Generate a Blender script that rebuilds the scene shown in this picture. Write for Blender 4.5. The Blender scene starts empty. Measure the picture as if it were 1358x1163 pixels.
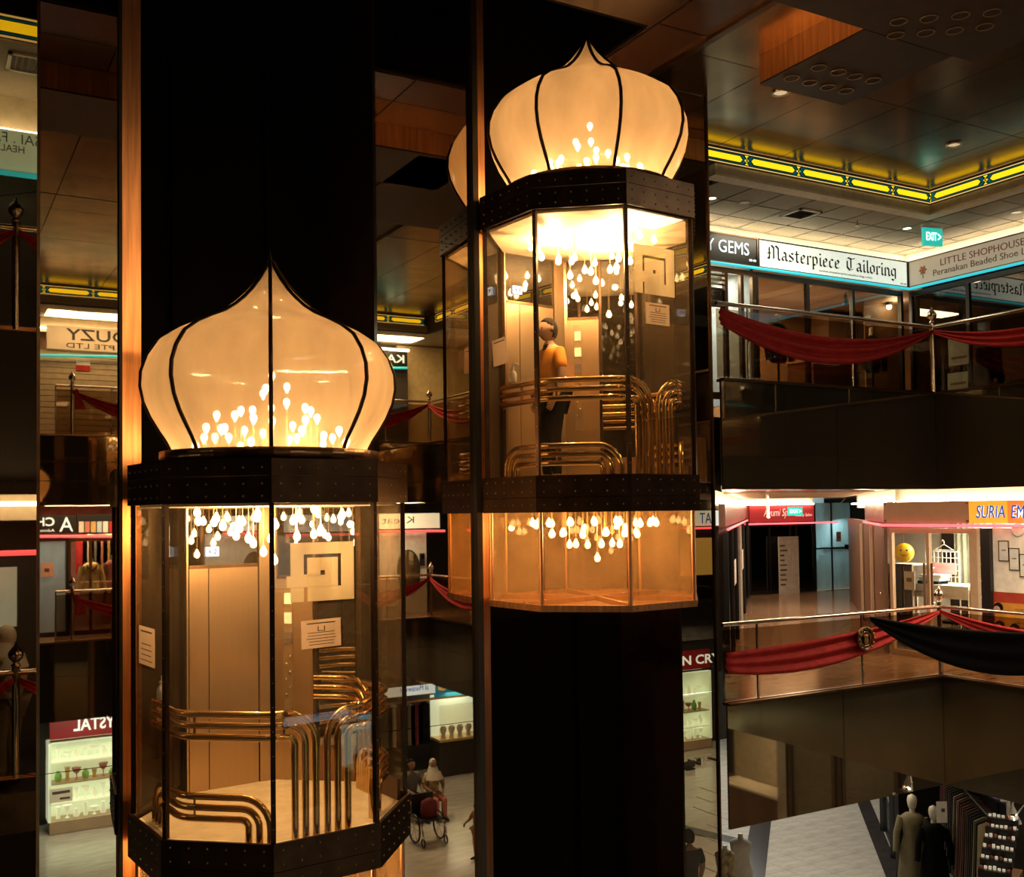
import bpy, bmesh, math, random
from mathutils import Vector, Matrix
random.seed(7)
PI = math.pi
scene = bpy.context.scene
col = scene.collection

# ------------------------------------------------------------------ camera
F = 1385.0; W, H = 1358.0, 1163.0
AZ = math.radians(60.5); PITCH = math.radians(1.87); ROLL = 0.0132; SHIFT = 52.0
CAM = Vector((0, 0, 6.75))
_v = Vector((math.cos(AZ), math.sin(AZ), 0)); _r = Vector((math.sin(AZ), -math.cos(AZ), 0)); _z = Vector((0, 0, 1))
_f = _v*math.cos(PITCH) + _z*math.sin(PITCH)
_u0 = -_v*math.sin(PITCH) + _z*math.cos(PITCH)
_u = _u0*math.cos(ROLL) + _r*math.sin(ROLL)
_rt = _r*math.cos(ROLL) - _u0*math.sin(ROLL)
cd = bpy.data.cameras.new('camera'); cam = bpy.data.objects.new('camera', cd); col.objects.link(cam)
cam.matrix_world = Matrix(((_rt.x, _u.x, -_f.x, CAM.x), (_rt.y, _u.y, -_f.y, CAM.y), (_rt.z, _u.z, -_f.z, CAM.z), (0, 0, 0, 1)))
cd.sensor_fit = 'HORIZONTAL'; cd.sensor_width = 36.0; cd.lens = 36.0*F/W; cd.shift_y = SHIFT/W
cd.clip_start = 0.05; cd.clip_end = 200
scene.camera = cam

# ------------------------------------------------------------------ world, exposure
w = bpy.data.worlds.new('world'); scene.world = w; w.use_nodes = True
w.node_tree.nodes['Background'].inputs[0].default_value = (0.9, 0.75, 0.55, 1)
w.node_tree.nodes['Background'].inputs[1].default_value = 0.01
vs = scene.view_settings
vs.view_transform = 'Standard'; vs.look = 'None'; vs.gamma = 1.0; vs.use_curve_mapping = False
vs.exposure = 0.0
cy = scene.cycles
cy.max_bounces = 8; cy.diffuse_bounces = 3; cy.glossy_bounces = 5; cy.transmission_bounces = 4
cy.transparent_max_bounces = 20; cy.caustics_reflective = False; cy.caustics_refractive = False
cy.sample_clamp_indirect = 4.0; cy.sample_clamp_direct = 0.0; cy.blur_glossy = 0.5

def point_light(name, loc, power, color=(1, .52, .2), rad=.08):
    l = bpy.data.lights.new(name, 'POINT'); l.energy = power; l.color = color; l.shadow_soft_size = rad
    o = bpy.data.objects.new(name, l); col.objects.link(o); o.location = loc; return o
def area_light(name, loc, size, power, color=(1, .85, .62), target=None, sizey=None):
    l = bpy.data.lights.new(name, 'AREA'); l.energy = power; l.color = color; l.size = size
    if sizey: l.shape = 'RECTANGLE'; l.size_y = sizey
    o = bpy.data.objects.new(name, l); col.objects.link(o); o.location = loc
    if target is not None:
        o.rotation_euler = (Vector(target)-Vector(loc)).to_track_quat('-Z', 'Y').to_euler()
    return o

# general light of the atrium: two added fill lights outside the frame, no real fittings
area_light('atrium_fill', (10.2, 4.2, 11.1), 1.2, 75, (1, .82, .56), (10.2, 4.6, 0))
area_light('atrium_fill', (4.5, 1.0, 11.3), 1.2, 50, (1, .82, .56), (4.5, 1.4, 0))

# ------------------------------------------------------------------ pixel helpers (photo frame 1358 x 1163 -> points in the place)
def ray(px, py):
    x = (px-W/2)/F; y = -(py-H/2-SHIFT)/F
    return _f + _rt*x + _u*y
def at(px, py, d):                     # at forward depth d (along the horizontal view axis)
    r = ray(px, py); return CAM + r*(d/r.dot(_v))
def on_y(px, py, Y): r = ray(px, py); return CAM + r*((Y-CAM.y)/r.y)
def on_x(px, py, X): r = ray(px, py); return CAM + r*((X-CAM.x)/r.x)
def on_z(px, py, Z): r = ray(px, py); return CAM + r*((Z-CAM.z)/r.z)
YM = 9.2                               # plane of the mirrored lift wall
def behind(px, py, Y):                 # point seen in the mirror wall whose real place is the plane y = Y behind the camera
    p = on_y(px, py, 2*YM-Y); return Vector((p.x, Y, p.z))

# ------------------------------------------------------------------ materials
def new_mat(name):
    m = bpy.data.materials.new(name); m.use_nodes = True
    return m, m.node_tree, m.node_tree.nodes['Principled BSDF']
def pm(name, c, rough=.5, metal=0.0, var=.12, scale=8.0, bump=0.0, emit=None, es=0.0, spec=None, stretch=None, coat=0, aniso=None):
    m, nt, b = new_mat(name)
    b.inputs['Roughness'].default_value = rough; b.inputs['Metallic'].default_value = metal
    if spec is not None: b.inputs['Specular IOR Level'].default_value = spec
    if coat: b.inputs['Coat Weight'].default_value = coat; b.inputs['Coat Roughness'].default_value = .08
    tc = nt.nodes.new('ShaderNodeTexCoord'); mp = nt.nodes.new('ShaderNodeMapping'); no = nt.nodes.new('ShaderNodeTexNoise')
    nt.links.new(tc.outputs['Object'], mp.inputs[0]); nt.links.new(mp.outputs[0], no.inputs['Vector'])
    if stretch: mp.inputs['Scale'].default_value = stretch
    no.inputs['Scale'].default_value = scale; no.inputs['Detail'].default_value = 4
    rp = nt.nodes.new('ShaderNodeValToRGB')
    lo = [max(0, k*(1-var)) for k in c]; hi = [min(1, k*(1+var)) for k in c]
    rp.color_ramp.elements[0].color = (*lo, 1); rp.color_ramp.elements[1].color = (*hi, 1)
    rp.color_ramp.elements[0].position = .3; rp.color_ramp.elements[1].position = .7
    nt.links.new(no.outputs['Fac'], rp.inputs[0]); nt.links.new(rp.outputs[0], b.inputs['Base Color'])
    if bump:
        bp = nt.nodes.new('ShaderNodeBump'); bp.inputs['Strength'].default_value = bump; bp.inputs['Distance'].default_value = .02
        nt.links.new(no.outputs['Fac'], bp.inputs['Height']); nt.links.new(bp.outputs[0], b.inputs['Normal'])
    if emit:
        b.inputs['Emission Color'].default_value = (*emit, 1); b.inputs['Emission Strength'].default_value = es
    return m
def glow(name, c, s, sample=True, base=None):
    m = pm(name, base or c, .4, 0, .03, emit=c, es=s)
    if not sample: m.cycles.emission_sampling = 'NONE'
    return m
def glass(name, tint=(.97, .95, .9), refl=.08, rough=.0, haze=0.0, hazec=(.9, .7, .45)):
    m = bpy.data.materials.new(name); m.use_nodes = True; nt = m.node_tree
    nt.nodes.clear(); out = nt.nodes.new('ShaderNodeOutputMaterial')
    tr = nt.nodes.new('ShaderNodeBsdfTransparent'); tr.inputs[0].default_value = (*tint, 1)
    gl = nt.nodes.new('ShaderNodeBsdfGlossy'); gl.inputs['Roughness'].default_value = rough
    fr = nt.nodes.new('ShaderNodeLayerWeight'); fr.inputs[0].default_value = .5
    pw = nt.nodes.new('ShaderNodeMath'); pw.operation = 'POWER'; pw.inputs[1].default_value = 5
    nt.links.new(fr.outputs['Facing'], pw.inputs[0])
    ma = nt.nodes.new('ShaderNodeMath'); ma.operation = 'MULTIPLY_ADD'; ma.inputs[1].default_value = (1-refl)*.6; ma.inputs[2].default_value = refl; ma.use_clamp = True
    mx = nt.nodes.new('ShaderNodeMixShader')
    nt.links.new(pw.outputs[0], ma.inputs[0]); nt.links.new(ma.outputs[0], mx.inputs[0])
    nt.links.new(tr.outputs[0], mx.inputs[1]); nt.links.new(gl.outputs[0], mx.inputs[2])
    last = mx
    if haze:
        tl = nt.nodes.new('ShaderNodeBsdfTranslucent'); tl.inputs[0].default_value = (*hazec, 1)
        df = nt.nodes.new('ShaderNodeBsdfDiffuse'); df.inputs[0].default_value = (*hazec, 1)
        m2 = nt.nodes.new('ShaderNodeMixShader'); m2.inputs[0].default_value = .35
        nt.links.new(tl.outputs[0], m2.inputs[1]); nt.links.new(df.outputs[0], m2.inputs[2])
        m3 = nt.nodes.new('ShaderNodeMixShader')
        no = nt.nodes.new('ShaderNodeTexNoise'); no.inputs['Scale'].default_value = 3.2; no.inputs['Detail'].default_value = 5
        tc = nt.nodes.new('ShaderNodeTexCoord'); mp = nt.nodes.new('ShaderNodeMapping'); mp.inputs['Scale'].default_value = (1, 1, .35)
        nt.links.new(tc.outputs['Object'], mp.inputs[0]); nt.links.new(mp.outputs[0], no.inputs['Vector'])
        mr = nt.nodes.new('ShaderNodeMapRange'); mr.inputs['From Min'].default_value = .3; mr.inputs['From Max'].default_value = .7
        mr.inputs['To Min'].default_value = haze*.82; mr.inputs['To Max'].default_value = min(1, haze*1.15)
        nt.links.new(no.outputs['Fac'], mr.inputs[0]); nt.links.new(mr.outputs[0], m3.inputs[0])
        nt.links.new(mx.outputs[0], m3.inputs[1]); nt.links.new(m2.outputs[0], m3.inputs[2]); last = m3
    nt.links.new(last.outputs[0], out.inputs[0])
    return m

M = {}
M['bronze'] = pm('dark_bronze', (.06, .035, .02), .34, .9, .3, 6)
M['bronze_trim'] = pm('bronze_trim', (.16, .095, .05), .3, 1, .25, 6)
M['copper'] = pm('brushed_copper', (.6, .31, .15), .42, 1, .25, 5, .05, stretch=(6, 6, .3))
M['brass'] = pm('polished_brass', (.72, .47, .19), .16, 1, .12, 9)
M['steel'] = pm('brushed_brass_steel', (.64, .45, .26), .28, .9, .03, 7, stretch=(8, 8, .2))
M['rivet'] = pm('rivet', (.32, .2, .1), .3, 1, .2)
M['mirror'] = pm('bronze_mirror', (.62, .5, .36), .012, 1, .06, 1.2, .008)
M['mirror_dark'] = pm('dark_bronze_mirror', (.42, .34, .24), .02, 1, .1, 1.2, .01)
M['spandrel'] = pm('smoked_mirror', (.4, .33, .23), .03, .94, .12, .8, .012)
M['shaft'] = pm('black_shaft', (.003, .0025, .0025), .7, 0, .2, spec=.03)
M['shaft_pane'] = pm('black_glass', (.012, .008, .006), .12, 0, .2, spec=.35)
M['ceil'] = pm('bronze_ceiling', (.32, .22, .12), .2, 1, .2, 2.0, .01)
M['bulkhead'] = pm('brown_lacquer', (.045, .022, .014), .25, 0, .2, spec=.4)
M['soffit'] = pm('dark_soffit', (.03, .018, .012), .4, 0, .2, spec=.3)
M['ctile'] = pm('ceiling_tile', (.33, .28, .2), .8, 0, .12, 30, .15)
M['cgrid'] = pm('ceiling_grid', (.08, .065, .045), .8)
M['white'] = pm('white_paint', (.78, .74, .66), .6)
M['cove'] = pm('cove_paint', (.86, .8, .66), .7, 0, .04)
M['cream'] = pm('cream_paint', (.75, .64, .45), .6)
M['marble'] = pm('pale_marble', (.62, .58, .5), .16, 0, .16, 2.2, stretch=(1, 3, 1))
M['marble_warm'] = pm('warm_marble', (.4, .24, .14), .14, 0, .2, 3, stretch=(1, 4, 1))
M['darkstone'] = pm('dark_stone', (.05, .045, .042), .25, 0, .3, 5)
M['black'] = pm('black_metal', (.012, .011, .011), .35)
M['blackmat'] = pm('black_cloth', (.006, .0065, .006), .9, spec=.1)
M['redcloth'] = pm('red_cloth', (.42, .028, .025), .75, 0, .2, 10, spec=.2)
M['chrome'] = pm('warm_chrome', (.6, .5, .4), .16, 1, .1)
M['paper'] = pm('paper', (.8, .72, .62), .7, 0, .05)
M['ink'] = pm('ink', (.08, .06, .05), .7)
M['wood'] = pm('brown_wood', (.15, .07, .035), .4, 0, .3, 4, stretch=(1, 1, .1))
M['beige'] = pm('beige_laminate', (.48, .34, .22), .5, 0, .08, 3)
M['glass'] = glass('clear_glass', (.97, .94, .88), .06, haze=.013, hazec=(.9, .68, .4))  # faint warm haze mixed in imitates dirt and the lamps' veiling glare
M['shopglass'] = glass('shop_glass', (.86, .84, .78), .08)
M['railglass'] = glass('smoked_rail_glass', (.62, .53, .42), .06)
M['reflglass'] = glass('mirrored_glass', (.5, .42, .32), .4)
M['tint'] = glass('bronze_tinted_glass', (.7, .62, .5), .06)
M['darkglass'] = glass('dark_shop_glass', (.3, .28, .25), .1)
M['dome'] = glass('frosted_acrylic', (1, .93, .8), .05, .08, haze=.5, hazec=(.9, .68, .42))
M['frost'] = glass('frosted_board', (.9, .85, .7), .03, haze=.95, hazec=(.97, .9, .74))
M['sheetpaper'] = glass('thin_paper', (.9, .85, .8), .02, haze=.97, hazec=(.85, .74, .64))
M['bulb'] = glow('bulb_glow', (1, .74, .4), 12, sample=False)
M['wire'] = pm('gold_wire', (.8, .6, .3), .35, .6, emit=(1, .6, .25), es=.0)
M['neon_c'] = glow('cyan_neon', (.03, .46, .52), 1.25)
M['neon_r'] = glow('red_neon', (1, .1, .12), 2.6)
M['lamp'] = glow('warm_tube', (1, .85, .58), 26)
M['yellow'] = glow('yellow_stained_glass', (1, .66, .01), 1.25)
M['pale_y'] = glow('amber_stained_glass', (1, .66, .2), .8)
M['teal'] = glow('teal_stained_glass', (.0, .16, .21), .4)
M['lead'] = pm('lead_came', (.012, .011, .01), .5)

# ------------------------------------------------------------------ mesh helpers
class MB:
    def __init__(s): s.v = []; s.f = []; s.sm = []
    def add(s, vs, fs, smooth=False):
        o = len(s.v); s.v += [tuple(x) for x in vs]; s.f += [tuple(i+o for i in f) for f in fs]; s.sm += [smooth]*len(fs); return s
    def obox(s, c, ax, ay, az):        # oriented box: centre and three half vectors
        c = Vector(c); ax, ay, az = Vector(ax), Vector(ay), Vector(az)
        vs = [c+ax*i+ay*j+az*k for k in (-1, 1) for j in (-1, 1) for i in (-1, 1)]
        fs = [(0, 2, 3, 1), (4, 5, 7, 6), (0, 1, 5, 4), (2, 6, 7, 3), (0, 4, 6, 2), (1, 3, 7, 5)]
        return s.add(vs, fs)
    def box(s, a, b):
        a, b = Vector(a), Vector(b); h = (b-a)/2
        return s.obox((a+b)/2, (h.x, 0, 0), (0, h.y, 0), (0, 0, h.z))
    def prism(s, poly, z0, z1):
        n = len(poly); vs = [(x, y, z0) for x, y in poly]+[(x, y, z1) for x, y in poly]
        return s.add(vs, [tuple(range(n))[::-1], tuple(range(n, 2*n))]+[(i, (i+1) % n, n+(i+1) % n, n+i) for i in range(n)])
    def slab(s, p0, p1, z0, z1, th, n):  # vertical panel from p0 to p1 (xy), thick th along n
        p0, p1, n = Vector((p0[0], p0[1], 0)), Vector((p1[0], p1[1], 0)), Vector((n[0], n[1], 0)).normalized()
        h = (p1-p0)/2; c = (p0+p1)/2+n*th/2
        return s.obox((c.x, c.y, (z0+z1)/2), h, n*(th/2), (0, 0, (z1-z0)/2))
    def tube(s, pts, r, n=8, cap=True, radii=None):
        pts = [Vector(p) for p in pts]; up = Vector((0, 0, 1)); rings = []
        nrm = None
        for i, p in enumerate(pts):
            d = (pts[min(i+1, len(pts)-1)]-pts[max(i-1, 0)])
            if d.length < 1e-9: d = Vector((0, 0, 1))
            d.normalize()
            if nrm is None:
                a = up if abs(d.z) < .9 else Vector((1, 0, 0)); nrm = d.cross(a).normalized()
            nrm = (nrm-d*nrm.dot(d)).normalized(); b = d.cross(nrm); rr = radii[i] if radii else r
            rings.append([p+(nrm*math.cos(2*PI*k/n)+b*math.sin(2*PI*k/n))*rr for k in range(n)])
        vs = [q for rg in rings for q in rg]
        fs = [(i*n+k, i*n+(k+1) % n, (i+1)*n+(k+1) % n, (i+1)*n+k) for i in range(len(pts)-1) for k in range(n)]
        s.add(vs, fs, True)
        if cap: s.add(rings[0], [tuple(range(n))[::-1]]); s.add(rings[-1], [tuple(range(n))])
        return s
    def lathe(s, c, prof, n=20, sx=1, sy=1, rot=0, smooth=True):
        c = Vector(c); vs = []
        for r, z in prof:
            for k in range(n):
                a = 2*PI*k/n+rot; vs.append((c.x+r*sx*math.cos(a), c.y+r*sy*math.sin(a), c.z+z))
        m = len(prof)
        fs = [(i*n+k, i*n+(k+1) % n, (i+1)*n+(k+1) % n, (i+1)*n+k) for i in range(m-1) for k in range(n)]
        s.add(vs, fs, smooth)
        s.add(vs[:n], [tuple(range(n))[::-1]]); s.add(vs[-n:], [tuple(range(n))])
        return s
    def ball(s, c, r, n=10, sx=1, sy=1, sz=1):
        m = n//2; return s.lathe(c, [(r*math.sin(PI*i/m)+1e-4, -r*sz*math.cos(PI*i/m)) for i in range(m+1)], n, sx, sy)
    def mesh(s, name):
        me = bpy.data.meshes.new(name); me.from_pydata(s.v, [], s.f); me.validate()
        if len(me.polygons) == len(s.sm): me.polygons.foreach_set('use_smooth', s.sm)
        me.update(); return me
    def build(s, name, mat, parent=None):
        return link(name, s.mesh(name), mat, parent)
def link(name, me, mat, parent=None):
    o = bpy.data.objects.new(name, me); col.objects.link(o)
    if mat is not None and len(me.materials) == 0: me.materials.append(mat)
    if parent is not None: o.parent = parent; o.matrix_parent_inverse = Matrix.Translation(-parent.location) @ Matrix.Identity(4)
    return o
def tag(o, label=None, cat=None, group=None, kind=None):
    if label: o['label'] = label
    if cat: o['category'] = cat
    if group: o['group'] = group
    if kind: o['kind'] = kind
    return o
def thing(name, label, cat, loc=(0, 0, 0), group=None):
    o = bpy.data.objects.new(name, None); col.objects.link(o); o.location = loc; o.empty_display_size = .1
    return tag(o, label, cat, group)
def struct(name, mb, mat, label=None):
    o = mb.build(name, mat); tag(o, label, None, None, 'structure'); return o

# lettering: Blender's built-in face, meshed and fitted to a box on a plane
def letters(text, origin, right, up, width, height, mat, parent, off=.0, depth=.006, name='lettering', shear=0, fit=True):
    cu = bpy.data.curves.new('lettering', 'FONT'); cu.body = text; cu.size = 1; cu.extrude = .001; cu.offset = off; cu.shear = shear
    cu.resolution_u = 3
    t = bpy.data.objects.new('t', cu); col.objects.link(t)
    me = bpy.data.meshes.new_from_object(t)
    col.objects.unlink(t); bpy.data.objects.remove(t)
    if len(me.vertices) == 0: return None
    xs = [v.co.x for v in me.vertices]; ys = [v.co.y for v in me.vertices]
    x0, x1, y0, y1 = min(xs), max(xs), min(ys), max(ys)
    right = Vector(right).normalized(); up = Vector(up).normalized(); nn = right.cross(up); origin = Vector(origin)
    sx = width/(x1-x0); sy = height/(y1-y0)
    if not fit: sx = sy
    for v in me.vertices:
        c = v.co.copy(); v.co = origin + right*((c.x-x0)*sx) + up*((c.y-y0)*sy) + nn*(depth if c.z > 0 else 0.0005)
    me.materials.clear()
    return link(name, me, mat, parent)
def sign(name, label, p0, right, width, z0, z1, mat, th=.1, texts=(), cat='sign', frame=None, group=None):
    """p0: xy of the reading-left end of the face; right: reading direction; texts: (str, x0frac, x1frac, y0frac, y1frac, mat[, off, shear])"""
    r = Vector((right[0], right[1], 0)).normalized(); n = r.cross(Vector((0, 0, 1)))
    base = Vector((p0[0], p0[1], z0)); c = base + r*(width/2)
    t = thing(name, label, cat, (c.x, c.y, z0), group)
    MB().obox(base+r*(width/2)+Vector((0, 0, (z1-z0)/2))-n*(th/2), r*(width/2), n*(th/2), (0, 0, (z1-z0)/2)).build('board', mat, t)
    if frame:
        mb = MB(); e = .02; h = z1-z0
        for zz in (z0-e/2, z1+e/2): mb.obox(base+r*(width/2)+Vector((0, 0, zz-z0))-n*(th/2), r*(width/2), n*(th/2+.012), (0, 0, e/2))
        for xx in (e/2, width-e/2): mb.obox(base+r*xx+Vector((0, 0, h/2))-n*(th/2), r*(e/2), n*(th/2+.011), (0, 0, h/2-.002))
        mb.build('frame', frame, t)
    for q in texts:
        s, a, b, cc, d, m = q[:6]
        letters(s, base+r*(width*a)+Vector((0, 0, (z1-z0)*cc))+n*.002, r, (0, 0, 1), width*(b-a), (z1-z0)*(d-cc), m, t, off=q[6] if len(q) > 6 else 0, shear=q[7] if len(q) > 7 else 0)
    return t
# ================================================================== THE SETTING
L1, L2, L3 = 0.0, 4.2, 8.4
CEIL = 11.49; YA, XB = 10.45, 13.2; YSA, XSB = 12.05, 14.49
YR, XR = -4.6, 10.7                                   # the gallery behind the camera (seen in the mirrors)
UP = (0, 0, 1)

# ---- floors
fl = struct('floor', MB().box((-8, -14, -.3), (34, 34, -.012)), M['marble'])
tile_me = MB().box((-.296, -.296, -.012), (.296, .296, 0)).mesh('floor_tile'); tile_me.materials.append(M['marble'])
def floor_tiles(x0, x1, y0, y1, test):
    x = x0
    while x < x1:
        y = y0
        while y < y1:
            if test(x, y):
                o = bpy.data.objects.new('floor_tile', tile_me); col.objects.link(o); o.location = (x, y, 0)
                o.parent = fl
            y += .6
        x += .6
def pxof(p):
    q = Vector(p)-CAM; z = q.dot(_f); return W/2+F*q.dot(_rt)/z, H/2+SHIFT-F*q.dot(_u)/z
def tt(x, y):
    a, b = pxof((x, y, 0)); return 940 < a < 1210 and 1035 < b < 1185
floor_tiles(9, 20, 9, 22, tt)
def band(pa, pb, wd, nm='trim_1'):
    a, b = Vector(pa), Vector(pb); d = (b-a).normalized(); n = Vector((-d.y, d.x, 0))
    struct(nm, MB().obox((a+b)/2+Vector((0, 0, .003)), (b-a)/2, n*wd/2, (0, 0, .004)), M['darkstone'])
band(on_z(1140, 1050, 0), on_z(1197, 1190, 0), .30, 'trim_1')
band(on_z(1012, 1070, 0), on_z(995, 1190, 0), .42, 'trim_2')
band(on_z(880, 1092, 0), on_z(975, 1115, 0), .35, 'trim_3')
MBs = lambda: MB()
# gallery slabs; the lower face of each is the next gallery's ceiling
pA = [(9.03, YA), (XB, YA), (XB, -1.2), (20, -1.2), (20, 12), (29, 22), (28, 28), (20.4, 23.6)]
slab2 = struct('floor_gallery_lower', MB().prism(pA, 3.9, L2), M['marble_warm'])
slab3 = struct('floor_gallery_upper', MB().prism(pA, 7.05, L3), M['marble_warm'])
pR = [(-4, -12), (15, -12), (15, -.2), (XR, -.2), (XR, YR), (-4, YR)]
struct('floor_gallery_opposite_lower', MB().prism(pR[::1], 3.9, L2), M['marble_warm'])
struct('floor_gallery_opposite_upper', MB().prism(pR[::1], 7.05, L3), M['marble_warm'])

# ---- atrium ceiling: glossy bronze panels, a step to the darker bay over the lifts
XBK = 6.9
ce = struct('ceiling', MB().box((XBK, -5, CEIL+.02), (XB+.02, YA+.02, CEIL+.3)), M['soffit'])
xs = [XBK+.02+1.05*i for i in range(7)]; ys = [YA-2.1*i for i in range(8)]
for i in range(6):
    for j in range(7):
        MB().box((xs[i]+.006, ys[j+1]+.006, CEIL), (min(xs[i+1], XB)-.006, ys[j]-.006, CEIL+.02)).build('ceiling_panel', M['ceil'], ce)
# brown lacquered boards over the lift front, glossy bronze ceiling over the rest of the bay, dark lid above the shafts
cb_ = struct('ceiling_lift_front', MB().box((XBK-.7, -4.4, CEIL+.02), (XBK-.02, YM+.4, CEIL+.2)).box((-3, -4.4, CEIL+.02), (XBK-.7, 8.1, CEIL+.2)), M['soffit'])
for j in range(9):
    MB().box((XBK-.66, YM+.4-1.6*(j+1)+.008, CEIL), (XBK-.045, YM+.4-1.6*j-.008, CEIL+.02)).build('ceiling_board', M['bulkhead'], cb_)
for i in range(6):
    for j in range(2): MB().box((-2.8+1.5*i+.008, 6.75+.67*j+.006, CEIL), (-2.8+1.5*(i+1)-.008, 6.75+.67*(j+1)-.006, CEIL+.02)).build('ceiling_board', M['bulkhead'], cb_)
    for j in range(6): MB().box((-2.8+1.5*i+.006, 6.7-1.85*(j+1)+.006, CEIL), (-2.8+1.5*(i+1)-.006, 6.7-1.85*j-.006, CEIL+.02)).build('ceiling_panel', M['ceil'], cb_)
MB().box((XBK-.05, -4, CEIL-.04), (XBK+.03, YA, CEIL+.0)).build('edge_trim', M['bronze_trim'], cb_)
struct('ceiling_lift_bay', MB().box((-6, 7.9, 13.2), (XBK+1.2, YA+1, 13.4)), M['bulkhead'])
struct('wall_bay_upstand', MB().box((-3, 8.1, CEIL+.02), (XBK-.7, 8.16, 13.2)).box((XBK-.72, 8.16, CEIL+.02), (XBK-.68, YM+.4, 13.2)), M['shaft'])
struct('ceiling_opposite', MB().box((-6, -12, 11.13), (15, YR+.02, 11.3)), M['ctile'])
# hanging soffits with copper sides and downlight rings
def soffit(label, a, b, rings):
    t = thing('ceiling_soffit', label, 'soffit', (a[0], a[1], CEIL-.30))
    MB().box((a[0], a[1], CEIL-.30), (b[0], b[1], CEIL-.28)).build('underside', M['soffit'], t)
    mb = MB()
    mb.box((a[0], a[1], CEIL-.28), (a[0]+.02, b[1], CEIL-.002)); mb.box((b[0]-.02, a[1], CEIL-.28), (b[0], b[1], CEIL-.002))
    mb.box((a[0]+.02, b[1]-.02, CEIL-.28), (b[0]-.02, b[1], CEIL-.002)); mb.box((a[0]+.02, a[1], CEIL-.28), (b[0]-.02, a[1]+.02, CEIL-.002))
    mb.build('side_panel', M['copper'], t)
    for x, y in rings:
        r = MB(); n = 18; pts = [(x+.075*math.cos(2*PI*k/n), y+.075*math.sin(2*PI*k/n), CEIL-.305) for k in range(n+1)]
        r.tube(pts, .006, 6, False).build('downlight_ring', M['rivet'], t)
        MB().lathe((x, y, CEIL-.303), [(.075, 0), (.07, .001)], 16).build('downlight_lens', M['black'], t)
sa = on_z(1008, 112, CEIL-.3); sb = on_z(1165, 47, CEIL-.3); sc_ = on_z(1122, 132, CEIL-.3)
soffit('dark ceiling soffit with glowing copper side, beside the upper lift', (sa.x, sb.y-.02, 0), (sc_.x+.1, sa.y, 0),
       [(on_z(px, py, CEIL-.3).x, on_z(px, py, CEIL-.3).y) for px, py in ((1050, 103), (1074, 109), (1098, 115), (1122, 120), (1086, 89), (1112, 95), (1134, 101), (1158, 106))])
soffit('dark soffit with copper side, seen in the mirror between the lifts', (1.0, 5.5, 0), (XBK-.75, 6.75, 0), [(3.2+.35*(k % 4), 5.9+.4*(k//4)) for k in range(8)])
s2 = on_z(1040, 1, CEIL-.3)
soffit('wider dark soffit crossing the top corner of the ceiling', (s2.x-1.2, sb.y-3.0, 0), (sc_.x+.4, sb.y-.03, 0),
       [(on_z(px, py, CEIL-.3).x, on_z(px, py, CEIL-.3).y) for px, py in ((1188, 46), (1228, 43), (1266, 40), (1306, 35), (1192, 28), (1232, 24), (1274, 20), (1316, 16))])
# round downlights in the glossy ceiling
for px, py, lb in ((1265, 191, 'small round downlight in the glossy ceiling near the frieze corner'), (1035, 122, 'small round downlight in the ceiling below the copper soffit')):
    p = on_z(px, py, CEIL); t = thing('downlight', lb, 'downlight', (p.x, p.y, CEIL-.02))
    n = 16; MB().tube([(p.x+.09*math.cos(2*PI*k/n), p.y+.09*math.sin(2*PI*k/n), CEIL-.008) for k in range(n+1)], .015, 6, False).build('ring', M['chrome'], t)
    MB().lathe((p.x, p.y, CEIL-.006), [(.08, 0), (.075, .004)], 14).build('lens', glow('dim_lens', (1, .8, .5), .5), t)

# ---- corridor ceilings of the upper gallery, in tiles
ct = struct('ceiling_gallery', MB().prism([(9.03, YA), (XB, YA), (XB, 0), (19, 0), (19, 20), (14, 18), (9.4, YA+.5)], 11.16, 11.45), M['cgrid'])
tme = MB().box((-.284, -.284, -.014), (.284, .284, 0)).mesh('ceiling_tile'); tme.materials.append(M['ctile'])
x = 8.4
while x < 16:
    y = 5.0
    while y < 14.5:
        a, b = pxof((x, y, 11.16)); inA = y > YA+.42 and x > 9.1
        inB = x > XB+.42
        if (inA or inB) and 900 < a < 1420 and y < YSA+.1 and x < XSB+.1 or ((inA or inB) and 900 < a < 1420 and y < 12.6 and x < 15):
            o = bpy.data.objects.new('ceiling_tile', tme); col.objects.link(o); o.location = (x, y, 11.16); o.parent = ct
        y += .6
    x += .6
# white fascia under the frieze
for nm, a, b in (('trim_fascia_a', (9.03, YA-.0, 0), (XB, YA+.22, 0)), ('trim_fascia_b', (XB, 0, 0), (XB+.22, YA+.22, 0))):
    struct(nm, MB().box((a[0], a[1], 11.13), (b[0], b[1], 11.28)), M['cream'])

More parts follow.
